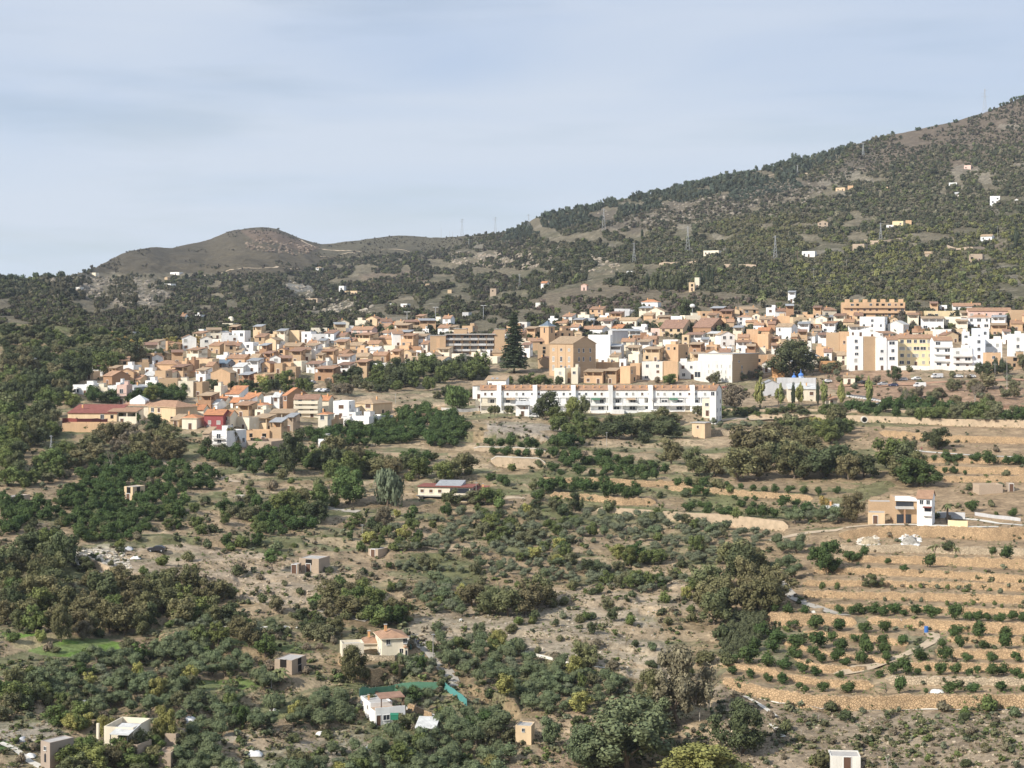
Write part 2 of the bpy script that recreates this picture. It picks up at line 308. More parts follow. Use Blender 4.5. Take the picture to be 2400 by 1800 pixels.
def rmat(c): return mat('roof_' + c, RC[c], .85, (.18, .9), .03, rnd=.12, kind='tile')
M_glass_shade = mat('dark_glass_and_openings', (.035, .04, .05), .25, spec=.5)  # also used for dark panels that stand for shade inside openings
M_shut = mat('brown_shutter', (.13, .075, .05), .7)
M_gshut = mat('grey_blind', (.38, .37, .34), .7)
M_frame = mat('white_frame', (.7, .7, .68), .6)
M_iron = mat('dark_iron', (.06, .06, .065), .6)
M_steel = mat('galvanised_steel', (.42, .43, .44), .5, metal=.3)
M_conc = mat('concrete', (.42, .40, .37), .9, (.12, 1.2))
M_stone = mat('dry_stone', (.49, .345, .205), .95, (.14, .35), .10, kind='stone')
M_pstone = mat('pale_stone', (.48, .39, .275), .95, (.14, .35), .10, kind='stone')
M_mason = mat('masonry_tan', (.46, .36, .25), .95, (.16, .8), .05)
M_bark = mat('bark', (.16, .125, .095), .9, (.2, 3))
M_pbark = mat('pale_bark', (.36, .33, .28), .9, (.2, 3))
M_ter = mat('terrace_floor', (.42, .31, .22), .9, (.1, .7))

def mesh_np(name, V, Fc, mats, smooth=False, mi=None):
    V = np.asarray(V, np.float32); Fc = np.asarray(Fc, np.int32); k = Fc.shape[1]
    me = bpy.data.meshes.new(name); me.vertices.add(len(V)); me.vertices.foreach_set('co', V.ravel())
    me.loops.add(Fc.size); me.loops.foreach_set('vertex_index', Fc.ravel())
    me.polygons.add(len(Fc)); me.polygons.foreach_set('loop_start', np.arange(0, Fc.size, k, dtype=np.int32)); me.polygons.foreach_set('loop_total', np.full(len(Fc), k, np.int32))
    if mi is not None: me.polygons.foreach_set('material_index', np.asarray(mi, np.int32))
    me.polygons.foreach_set('use_smooth', np.full(len(Fc), smooth, bool))
    me.update(calc_edges=True)
    for m in mats: me.materials.append(m)
    return me
class MB:
    """collects shapes into one mesh"""
    def __init__(s): s.v = []; s.f = []; s.m = []; s.mats = []
    def mi(s, m):
        if m not in s.mats: s.mats.append(m)
        return s.mats.index(m)
    def poly(s, pts, m):
        b = len(s.v); s.v += [tuple(p) for p in pts]; s.f.append(tuple(range(b, b + len(pts)))); s.m.append(s.mi(m))
    def box(s, x0, x1, y0, y1, z0, z1, m, top=None):
        b = len(s.v); s.v += [(x0, y0, z0), (x1, y0, z0), (x1, y1, z0), (x0, y1, z0), (x0, y0, z1), (x1, y0, z1), (x1, y1, z1), (x0, y1, z1)]
        for q, mm in (((3, 2, 1, 0), m), ((4, 5, 6, 7), top or m), ((0, 1, 5, 4), m), ((1, 2, 6, 5), m), ((2, 3, 7, 6), m), ((3, 0, 4, 7), m)):
            s.f.append(tuple(b + i for i in q)); s.m.append(s.mi(mm))
    def prism(s, sec, a, b, m, ax='x'):
        """extrude a closed section given as (p, z) along x (or y)"""
        n = len(sec); k = len(s.v)
        for t in (a, b):
            for p, z in sec: s.v.append((t, p, z) if ax == 'x' else (p, t, z))
        s.f.append(tuple(range(k + n - 1, k - 1, -1))); s.f.append(tuple(range(k + n, k + 2 * n))); s.m += [s.mi(m)] * 2
        for i in range(n): s.f.append((k + i, k + (i + 1) % n, k + n + (i + 1) % n, k + n + i)); s.m.append(s.mi(m))
    def tube(s, p, q, r0, r1, m, n=6):
        p = np.array(p, float); q = np.array(q, float); d = q - p; l = np.linalg.norm(d) or 1; d /= l
        a = np.cross(d, (0, 0, 1) if abs(d[2]) < .9 else (1, 0, 0)); a /= np.linalg.norm(a); c = np.cross(d, a); b = len(s.v)
        for P, r in ((p, r0), (q, r1)):
            for i in range(n):
                t = 2 * math.pi * i / n; s.v.append(tuple(P + r * (math.cos(t) * a + math.sin(t) * c)))
        for i in range(n): s.f.append((b + i, b + (i + 1) % n, b + n + (i + 1) % n, b + n + i)); s.m.append(s.mi(m))
        s.f.append(tuple(range(b + n, b + 2 * n))); s.m.append(s.mi(m))
        s.f.append(tuple(range(b + n - 1, b - 1, -1))); s.m.append(s.mi(m))
    def sph(s, c, rx, ry, rz, m, nu=10, nv=6, z0=-1, z1=1):
        b = len(s.v); th0 = math.asin(z0); th1 = math.asin(z1)
        for j in range(nv + 1):
            th = th0 + (th1 - th0) * j / nv
            for i in range(nu):
                t = 2 * math.pi * i / nu; s.v.append((c[0] + rx * math.cos(th) * math.cos(t), c[1] + ry * math.cos(th) * math.sin(t), c[2] + rz * math.sin(th)))
        for j in range(nv):
            for i in range(nu): s.f.append((b + j * nu + i, b + j * nu + (i + 1) % nu, b + (j + 1) * nu + (i + 1) % nu, b + (j + 1) * nu + i)); s.m.append(s.mi(m))
    def mesh(s, name):
        me = bpy.data.meshes.new(name); me.from_pydata(s.v, [], s.f); me.polygons.foreach_set('material_index', s.m)
        for m in s.mats: me.materials.append(m)
        me.update(); return me
    def build(s, name, parent=None, smooth=False):
        me = s.mesh(name)
        if smooth: me.polygons.foreach_set('use_smooth', [True] * len(me.polygons))
        return add(name, me, parent)
def add(name, me, parent=None, loc=None, rz=0, sc_=None):
    o = bpy.data.objects.new(name, me); COL.objects.link(o)
    if parent: o.parent = parent
    if loc is not None: o.location = loc
    if rz: o.rotation_euler = (0, 0, rz)
    if sc_ is not None: o.scale = sc_ if hasattr(sc_, '__len__') else (sc_,) * 3
    return o
def tag(o, label=None, cat=None, group=None, kind=None):
    if label: o['label'] = label
    if cat: o['category'] = cat
    if group: o['group'] = group
    if kind: o['kind'] = kind
    return o
def thing(name, loc, label, cat, group=None, rz=0):
    o = add(name, None, None, loc, rz); return tag(o, label, cat, group)

# ---------------------------------------------------------------- ground sheet
def inpoly(u, v, poly):
    p = np.array(poly, float); r = np.zeros(np.shape(u), bool); n = len(p)
    for i in range(n):
        x1, y1 = p[i]; x2, y2 = p[(i + 1) % n]
        if y1 == y2: continue
        c = ((y1 > v) != (y2 > v)) & (u < (x2 - x1) * (v - y1) / (y2 - y1) + x1); r ^= c
    return r
soil = np.zeros(SZ.shape + (3,), np.float32)
nz1 = fbm(SX, YY, 35, 3, 31); nz2 = fbm(SX, YY, 12, 3, 41); nz3 = fbm(SX, YY * .6, 160, 4, 51)
jit = 14 * nz2 * np.clip(450 / np.maximum(YY, 100), .3, 1.2) * 2
gu = UU + jit * 2.5; gv = GV + jit
C = lambda *a: np.array(a, np.float32)
def put(mask, c, a=1.0):
    a = (mask * a)[..., None].astype(np.float32); soil[:] = soil * (1 - a) + C(*c) * a
soil[:] = C(.35, .265, .17)
put(nz1 > .02, (.31, .235, .14), .8); put((nz2 > .02) & (UU < 1720), (.20, .20, .11), .7); put((nz2 > .12), (.15, .165, .075), .7)            # dry grass tufts
put(YY > 870, (.165, .145, .10)); put((YY > 870) & (nz3 > .05), (.12, .112, .072), .8); put((YY > 870) & (nz2 > .24), (.24, .215, .165), .6)
put((YY > 870) & (nz1 < -.16), (.15, .13, .09), .7)
SOILP = [  # polygon in picture rows/columns, colour
 ([(200, 640), (280, 580), (560, 520), (760, 560), (800, 600), (700, 645), (450, 640)], (.10, .085, .058)),
 ([(560, 540), (640, 540), (690, 560), (750, 580), (720, 592), (660, 572), (600, 566)], (.17, .125, .09)),
 ([(750, 560), (1230, 530), (1200, 580), (1000, 600), (750, 600)], (.11, .10, .068)),
 ([(2050, 300), (2420, 200), (3000, 150), (3000, 420), (2400, 400), (2150, 400), (1950, 400)], (.15, .12, .09)),
 ([(1380, 500), (1720, 450), (1900, 420), (1930, 400), (2080, 330), (2060, 380), (1850, 470), (1600, 520), (1420, 560)], (.13, .112, .085)),
 ([(1220, 700), (1420, 660), (1700, 690), (1800, 720), (1500, 740), (1250, 730)], (.18, .15, .105)),
 ([(840, 650), (900, 632), (980, 635), (1010, 660), (960, 675), (860, 672)], (.20, .16, .115)),
 ([(620, 665), (760, 665), (790, 680), (640, 684)], (.26, .25, .22)),
 ([(1930, 870), (2130, 870), (2150, 900), (2400, 905), (2400, 955), (2130, 960), (2000, 930), (1930, 905)], (.36, .215, .135)),
 ([(1130, 1020), (1140, 985), (1240, 985), (1360, 1010), (1290, 1030)], (.36, .31, .25)),
 ([(910, 950), (1050, 950), (1040, 1000), (910, 1000)], (.52, .33, .19)),
 ([(1880, 990), (3000, 990), (3000, 1240), (1900, 1240), (2150, 1130), (2050, 1050)], (.385, .28, .175)),
 ([(1690, 1250), (3000, 1240), (3000, 1700), (1700, 1660)], (.38, .28, .175)),
 ([(1680, 1600), (1800, 1640), (1900, 1665), (3000, 1665), (3000, 2100), (1640, 2100)], (.35, .28, .20)),
 ([(960, 1450), (1100, 1440), (1300, 1400), (1500, 1410), (1580, 1520), (1560, 1600), (1360, 1560), (1140, 1510), (960, 1500)], (.42, .35, .255)),
 ([(960, 1440), (1060, 1400), (1350, 1380), (1600, 1350), (1620, 1420), (1300, 1420), (1080, 1455)], (.43, .345, .245)),
 ([(270, 1290), (500, 1280), (800, 1330), (810, 1390), (760, 1450), (560, 1400), (420, 1350), (280, 1350)], (.45, .36, .26)),
 ([(140, 1290), (300, 1280), (300, 1350), (180, 1330)], (.52, .46, .36)),
 ([(0, 1480), (60, 1488), (160, 1486), (230, 1500), (300, 1498), (310, 1522), (240, 1542), (120, 1542), (40, 1520)], (.17, .29, .06)),
 ([(450, 1590), (560, 1586), (620, 1600), (610, 1616), (470, 1622)], (.14, .20, .06)),
 ([(430, 1480), (720, 1490), (720, 1530), (600, 1515), (420, 1490)], (.15, .19, .07)),
 ([(480, 1660), (640, 1640), (700, 1660), (560, 1690)], (.21, .22, .10)),
 ([(520, 1712), (760, 1700), (860, 1720), (860, 1790), (560, 1830), (500, 1800)], (.40, .345, .265)),
 ([(0, 1700), (150, 1700), (160, 1760), (0, 1800)], (.40, .35, .28)),
 ([(0, 1736), (50, 1750), (60, 1775), (0, 1780)], (.10, .18, .05)),
 ([(1150, 1700), (1400, 1660), (1400, 1800), (1180, 1800)], (.42, .31, .21)),
 ([(930, 1610), (1060, 1610), (1080, 1650), (940, 1650)], (.20, .22, .10)),
 ([(0, 880), (60, 900), (60, 960), (0, 960)], (.30, .21, .16)),
]
for poly, c in SOILP: put(inpoly(gu, gv, poly), c, .92)
put(riser1, (.42, .325, .215), .8); put(riser2 & (nz2 > -.05), (.215, .185, .135), .5); put((o1 < -.4) & (nz2 > -.1) & ~riser1, (.215, .21, .125), .45)
orch = inpoly(gu, gv, [(1690, 1430), (3000, 1440), (3000, 1640), (1700, 1600)]); put(orch & (nz2 > -.12) & (wallmask < .5), (.20, .205, .125), .7)
put(orch & (nz2 < -.2), (.36, .30, .2), .4)
put(inpoly(gu, gv, [(1260, 1100), (1900, 1130), (1850, 1230), (1300, 1190)]) & (nz2 > -.05), (.19, .195, .09), .6)
put(inpoly(gu, gv, [(1640, 955), (3000, 955), (3000, 1000), (1640, 1000)]) & (nz2 > -.1), (.16, .17, .08), .75)
put((YY > 600) & (YY < 900) & (GV < 1050) & (UU > 200) & (nz1 > -.3) & (GV < 950), (.36, .28, .2), .4)
# bare ledges of pale rock on the far slopes
rock = (YY > 900) & (bare < .2) & (fbm(SX, YY * .35, 45, 4, 61) > .19); put(rock, (.24, .215, .17), .6)
rr = inpoly(gu, gv, [(100, 650), (330, 650), (420, 700), (360, 720), (180, 700)]) | inpoly(gu, gv, [(1380, 520), (1900, 470), (1960, 430), (1900, 470), (1600, 500)]) | inpoly(gu, gv, [(1060, 590), (1350, 600), (1450, 620), (1300, 640)])
put(rr & (nz2 > .08), (.32, .285, .23), .7)
nr, nc = len(ys), NS
V3 = np.stack([SX, YY, SZ], -1).transpose(1, 0, 2).reshape(-1, 3)      # row-major in distance
ii = (np.arange(nr - 1)[:, None] * nc + np.arange(nc - 1)[None, :])
Fq = np.stack([ii, ii + 1, ii + nc + 1, ii + nc], -1).reshape(-1, 4)
M_ground = mat('earth', (1, 1, 1), .95, (.10, .05), .6, attr='soil', spec=.08, kind='ground')
me = mesh_np('ground', V3, Fq, [M_ground], smooth=True)
ca = me.color_attributes.new('soil', 'FLOAT_COLOR', 'POINT')
cc = np.ones((nr * nc, 4), np.float32); cc[:, :3] = soil.transpose(1, 0, 2).reshape(-1, 3); ca.data.foreach_set('color', cc.ravel())
tag(add('ground', me), kind='structure')
# the ground under and behind the camera
gb = MB(); gb.poly([(-1400, -500, CZ - 20), (1400, -500, CZ - 20), (1400, 0, CZ - 4), (-1400, 0, CZ - 4)], M_ground)
me = gb.mesh('hill'); ca = me.color_attributes.new('soil', 'FLOAT_COLOR', 'POINT'); ca.data.foreach_set('color', [.2, .17, .1, 1] * len(me.vertices))
tag(add('hill', me), kind='structure')

# ---------------------------------------------------------------- terrace walls, each a thing
def fnoise(x, Y, i): return None
PALE = ('pale', 'white', 'masonry', 'quarry')
for k, (name, pts) in enumerate(WALLS):
    Yw, Hw = WY[k]; idx = np.nonzero(Hw > .05)[0]
    if len(idx) < 3: continue
    m = M_mason if ('masonry' in name or 'smooth' in name or 'culvert' in name or 'front houses' in name) else (M_pstone if any(p in name for p in PALE) else M_stone)
    if 'bank' in name: continue
    Vs = []; fs = []
    rws = np.random.default_rng(k)
    top_j = np.convolve(rws.normal(0, .22, len(idx)), np.ones(3) / 3, 'same') * (0.3 if m is M_mason else 1)
    for q, i in enumerate(idx):
        y = Yw[i]; x = ss[i] * y; h = Hw[i]
        j = int(np.searchsorted(ys, y)); zz = float(np.interp(y, ys, base[i] + rel[i]))
        fb = float(np.interp(y - 1.2, ys, SZ[i])); ft = float(np.interp(y + 1.2, ys, SZ[i]))
        zb = min(zz - h / 2, fb) - 1.0; zt = max(zz + h / 2 + .12, ft + .05) + top_j[q]
        Vs += [(x, y - .75, zb), (x, y - .45, zt), (x, y + .55, zt), (x, y + .6, zb)]
    for q in range(len(idx) - 1):
        if idx[q + 1] != idx[q] + 1: continue
        a = q * 4; b = a + 4
        for e in range(3): fs.append((a + e, b + e, b + e + 1, a + e + 1))
    fs += [(0, 1, 2, 3), (len(Vs) - 1, len(Vs) - 2, len(Vs) - 3, len(Vs) - 4)]
    tag(add('terrace_wall', mesh_np('terrace_wall', Vs, fs, [m])), name, 'wall', 'terrace walls on the hillside')
    if 'coping' in name:
        w_ = bpy.context.scene.objects[-1] if False else COL.objects[-1]
        cv = []; cf = []
        for q in range(len(idx)):
            x, y, zt = Vs[q * 4 + 1]; cv += [(x, y - .12, zt - .05), (x, y - .12, zt + .2), (x, y + 1.1, zt + .2), (x, y + 1.1, zt - .05)]
        for q in range(len(idx) - 1):
            a = q * 4
            for e in range(3): cf.append((a + e, a + 4 + e, a + 5 + e, a + e + 1))
        add('coping', mesh_np('coping', cv, cf, [mat('pale_coping', (.62, .58, .5), .9)]), w_)

def ribbon(name, pts, width, m, kind='structure', dz=.12, label=None, cat=None, group=None, step=3.0, thick=None):
    """a strip draped over the ground along picture points"""
    P = [ground(u, v)[:2] for u, v in pts]; Q = []
    for (x0, y0), (x1, y1) in zip(P, P[1:]):
        n = max(1, int(math.hypot(x1 - x0, y1 - y0) / step))
        for i in range(n): Q.append((x0 + (x1 - x0) * i / n, y0 + (y1 - y0) * i / n))
    Q.append(P[-1]); Q = np.array(Q)
    for _ in range(2): Q[1:-1] = (Q[:-2] + 2 * Q[1:-1] + Q[2:]) / 4
    T = np.gradient(Q, axis=0); T /= np.linalg.norm(T, axis=1)[:, None] + 1e-9; Nn = np.stack([-T[:, 1], T[:, 0]], 1)
    vs = []; fs = []
    for (x, y), (nx, ny) in zip(Q, Nn):
        z = [zat(x + nx * width * t, y + ny * width * t) for t in (-.5, -.25, 0, .25, .5)]; zc = max(sum(z) / 5, z[2])
        for t, zz in zip((-.5, -.25, 0, .25, .5), z): vs.append((x + nx * width * t, y + ny * width * t, max(zz, zc - .3) + dz))
    for i in range(len(Q) - 1):
        for e in range(4): a = i * 5 + e; fs.append((a, a + 5, a + 6, a + 1))
    return tag(add(name, mesh_np(name, vs, fs, [m], True)), label, cat, group, kind)
M_track = mat('dusty_concrete', (.40, .365, .31), .95, (.15, .5), .03)
M_road = mat('asphalt', (.14, .135, .13), .9, (.15, .6), .02)
M_dirt = mat('dirt_track', (.45, .36, .255), .95, (.15, .5), .04)
M_chan = mat('pale_concrete', (.60, .57, .5), .9, (.1, .8))
for nm, pts, wd, m in [
 ('track', [(953, 1489), (990, 1507), (1012, 1532), (1028, 1552), (1047, 1572), (1060, 1590), (1062, 1608)], 3.2, M_track),
 ('track', [(1812, 1345), (1828, 1368), (1850, 1392), (1876, 1412), (1910, 1424), (1950, 1435), (1985, 1443)], 2.8, M_track),
 ('path', [(2180, 1482), (2200, 1496), (2160, 1520), (2120, 1536), (2070, 1558), (2010, 1574), (1960, 1582)], 2.6, M_dirt),
 ('track', [(120, 1286), (150, 1302), (200, 1325), (255, 1352)], 4.5, M_track),
 ('path', [(1800, 1268), (1860, 1254), (1925, 1244), (1990, 1236), (2052, 1230)], 2.4, M_dirt),
 ('path', [(2052, 1231), (2120, 1229), (2200, 1232), (2260, 1236), (2340, 1235)], 2.6, M_chan),
 ('path', [(2170, 1212), (2240, 1214), (2320, 1222), (2400, 1232)], 1.6, M_chan),
 ('path', [(2108, 1053), (2180, 1060), (2290, 1068), (2400, 1072)], 2.0, M_chan),
 ('path', [(1668, 1005), (1730, 1010), (1800, 1018), (1862, 1024)], 1.6, M_dirt),
 ('water_channel', [(1781, 1638), (1830, 1652), (1871, 1659), (1980, 1666), (2142, 1663), (2400, 1663)], .7, M_chan),
 ('path', [(1745, 1632), (1775, 1645), (1800, 1662), (1818, 1680)], 1.0, M_chan),
 ('path', [(1808, 1697), (1822, 1712), (1836, 1728)], 1.0, M_chan),
 ('path', [(380, 1080), (400, 1095), (440, 1105), (490, 1112), (560, 1130)], 3.0, M_dirt),
 ('path', [(700, 1170), (760, 1190), (840, 1200)], 3.2, M_track),
 ('path', [(1140, 1172), (1180, 1168), (1230, 1168)], 3.0, M_dirt),
 ('path', [(525, 1470), (620, 1468), (700, 1472)], 1.2, M_chan),
 ('path', [(752, 1432), (800, 1445), (860, 1455)], 2.2, M_track),
 ('road', [(1690, 985), (1800, 984), (1900, 975), (2000, 962), (2130, 962), (2250, 965), (2420, 968)], 6, M_dirt),
 ('path', [(0, 1742), (40, 1758), (70, 1780), (100, 1800)], 1.2, M_chan),
 ('water_channel', [(1134, 1512), (1230, 1528), (1360, 1560), (1481, 1583)], .5, M_chan),
 ('path', [(1620, 735), (1750, 736), (1860, 742)], 4, M_dirt),
 ('road', [(1960, 905), (2060, 905), (2160, 900), (2260, 893), (2400, 890)], 7, mat('red_earth', (.38, .23, .15), .95, (.15, .4))),
 ('path', [(750, 602), (820, 592), (900, 585), (960, 590)], 5, M_dirt), ('path', [(700, 560), (760, 585), (850, 590)], 5, M_dirt),
 ('path', [(400, 650), (520, 640), (640, 628), (700, 630)], 4, M_dirt), ('path', [(1760, 420), (1830, 405), (1960, 408), (2060, 390)], 4, M_dirt),
]: ribbon(nm, pts, wd, m)
ribbon('road', [(1978, 925), (2030, 932), (2080, 942), (2125, 952)], 5, M_road)
# ---------------------------------------------------------------- windows, shared meshes in a unit of metres
def win_mesh(kind):
    b = MB()
    g = {'glass': M_glass_shade, 'shut': M_shut, 'blind': M_gshut}[kind]
    b.box(-.5, .5, -.03, .3, -.5, .5, g)
    for x0, x1, z0, z1 in ((-.56, -.5, -.56, .56), (.5, .56, -.56, .56), (-.5, .5, .5, .56), (-.5, .5, -.56, -.5)): b.box(x0, x1, -.09, .25, z0, z1, M_frame)
    b.box(-.6, .6, -.15, .1, -.62, -.562, M_frame)
    if kind == 'glass': b.box(-.03, .03, -.05, .2, -.5, .5, M_frame)
    return b.mesh('window')
WIN = {k: win_mesh(k) for k in ('glass', 'shut', 'blind')}
b = MB(); b.box(-.55, .55, -.02, .3, -.55, .55, mat('opening_shade', (.018, .016, .014), .9)); b.box(-.6, .6, -.06, .1, .55, .62, M_conc); WIN['hole'] = b.mesh('window')  # near-black box puts the shade of an unglazed opening into colour
b = MB(); b.box(-.5, .5, -.04, .3, 0, 1, M_shut); b.box(-.58, -.5, -.09, .25, 0, 1.06, M_frame); b.box(.5, .58, -.09, .25, 0, 1.06, M_frame); b.box(-.5, .5, -.09, .25, 1, 1.06, M_frame); DOOR = b.mesh('door')
b = MB(); b.box(-.25, .25, -.25, .25, 0, 1.3, wmat('orange')); b.box(-.33, .33, -.33, .33, 1.3, 1.42, M_conc); CHIM = b.mesh('chimney')
def balc_mesh(rail):
    b = MB(); b.box(-1, 1, -1.1, .2, -.15, 0, M_conc)
    if rail:
        b.box(-1, 1, -1.1, -1.05, .92, 1, M_iron)
        for i in range(13): x = -.98 + i * 1.96 / 12; b.box(x - .012, x + .012, -1.09, -1.06, 0, .92, M_iron)
        b.box(-1, -.98, -1.05, 0, .92, 1, M_iron); b.box(.98, 1, -1.05, 0, .92, 1, M_iron)
    return b.mesh('balcony')
BALC = balc_mesh(True)
def solid_balcony(m):
    b = MB(); b.box(-1, 1, -1.1, .2, -.15, 0, m); b.box(-1, 1, -1.1, -.98, 0, 1, m); b.box(-1, -.93, -.98, 0, 0, 1, m); b.box(.93, 1, -.98, 0, 0, 1, m); return b.mesh('balcony')
def winset(root, W, H, fl, y=0, ax='f', dens=1.0, rs=None, wide=False, kinds=('glass', 'shut', 'blind'), D=0, door=True, fh=None):
    """windows over one face; ax f = front (y=0), r = right side, l = left side"""
    span = W if ax == 'f' else D
    n = max(1, int(span / 3.3)); fh = fh or H / fl
    for k in range(fl):
        for i in range(n):
            if rs.random() > dens: continue
            p = -span / 2 + span * (i + .5) / n + rs.uniform(-.3, .3); z = fh * k + fh * .55
            ww = rs.choice([.8, 1, 1, 1.2]) * (1.9 if wide and rs.random() < .5 else 1); hh = rs.choice([1.0, 1.2, 1.3]) if not wide else 1.2
            kd = rs.choice(kinds)
            if k == 0 and door and i == n // 2 and ax == 'f':
                o = add('door', DOOR, root, (p, 0, 0), sc_=(1.2, 1, 2.2)); continue
            ww = min(ww * 1.3, span / n * .8); hh *= 1.2
            if ax == 'f': add('window', WIN[kd], root, (p, 0, z), sc_=(ww, 1, hh))
            elif ax == 'r': add('window', WIN[kd], root, (W / 2, D / 2 + p, z), rz=R(90), sc_=(ww, 1, hh))
            else: add('window', WIN[kd], root, (-W / 2, D / 2 + p, z), rz=R(-90), sc_=(ww, 1, hh))
def roof_build(root, W, D, H, kind, rc, rs, wm, ov=.45):
    b = MB(); m = rmat(rc); t = .14
    if kind == 'gable':        # ridge along x, gables left and right
        h = D / 2 * .42
        b.prism([(-ov, H - ov * .42), (D / 2, H + h), (D + ov, H - ov * .42), (D + ov, H - ov * .42 + t), (D / 2, H + h + t), (-ov, H - ov * .42 + t)], -W / 2 - .25, W / 2 + .25, m)
    elif kind == 'gabley':     # ridge runs away from the viewer
        h = W / 2 * .45
        b.prism([(-W / 2 - ov, H - ov * .45), (0, H + h), (W / 2 + ov, H - ov * .45), (W / 2 + ov, H - ov * .45 + t), (0, H + h + t), (-W / 2 - ov, H - ov * .45 + t)], -.25, D + .25, m, ax='y')
    elif kind == 'hip':
        s = min(W, D) / 2; h = s * .42; x0, x1, y0, y1 = -W / 2 - ov, W / 2 + ov, -ov, D + ov; z = H - .05
        if W >= D: a, c = (-W / 2 + s, D / 2, H + h), (W / 2 - s, D / 2, H + h)
        else: a, c = (0, s, H + h), (0, D - s, H + h)
        A, B, Cc, Dd = (x0, y0, z), (x1, y0, z), (x1, y1, z), (x0, y1, z)
        if W >= D:
            b.poly([A, B, c, a], m); b.poly([B, Cc, c], m); b.poly([Cc, Dd, a, c], m); b.poly([Dd, A, a], m)
        else:
            b.poly([A, B, a], m); b.poly([B, Cc, c, a], m); b.poly([Cc, Dd, c], m); b.poly([Dd, A, a, c], m)
        b.box(x0, x1, y0, y1, z - .14, z - .004, wm)
    elif kind in ('shed', 'shedr'):
        h = D * .2
        b.prism([(-ov, H + .02 - ov * .2), (D + ov, H + h + ov * .2), (D + ov, H + h + ov * .2 + t), (-ov, H + .02 - ov * .2 + t)], -W / 2 - .2, W / 2 + .2, m)
    o = b.build('roof', root); return o
def roof_top_z(kind, W, D): return {'gable': D * .21, 'gabley': W * .225, 'hip': min(W, D) * .21, 'shed': D * .2}.get(kind, 0)
def wall_build(root, W, D, H, kind, wm, name='wall', ph=.9, under=7, floor=None):
    b = MB()
    if kind in ('flat', 'open', 'awning'):
        b.box(-W / 2, W / 2, 0, D, -under, H, wm, top=floor or M_ter)
        if ph > 0:
            for x0, x1, y0, y1 in ((-W / 2, W / 2, 0, .18), (-W / 2, W / 2, D - .18, D), (-W / 2, -W / 2 + .18, .18, D - .18), (W / 2 - .18, W / 2, .18, D - .18)):
                b.box(x0, x1, y0, y1, H, H + ph, wm)
    else:
        b.box(-W / 2, W / 2, 0, D, -under, H, wm)
        if kind == 'gable': b.prism([(0, H), (D, H), (D / 2, H + D * .21)], -W / 2, W / 2, wm)
        elif kind == 'gabley': b.prism([(-W / 2, H), (0, H + W * .225), (W / 2, H)], 0, D, wm, ax='y')
        elif kind == 'shed': b.prism([(0, H), (D, H + D * .2), (D, H)], -W / 2, W / 2, wm)
    return b.build(name, root)
ZH = []                                  # houses: (root, u, v, info) to write the automatic labels
COVER = []                               # picture rectangles already built on
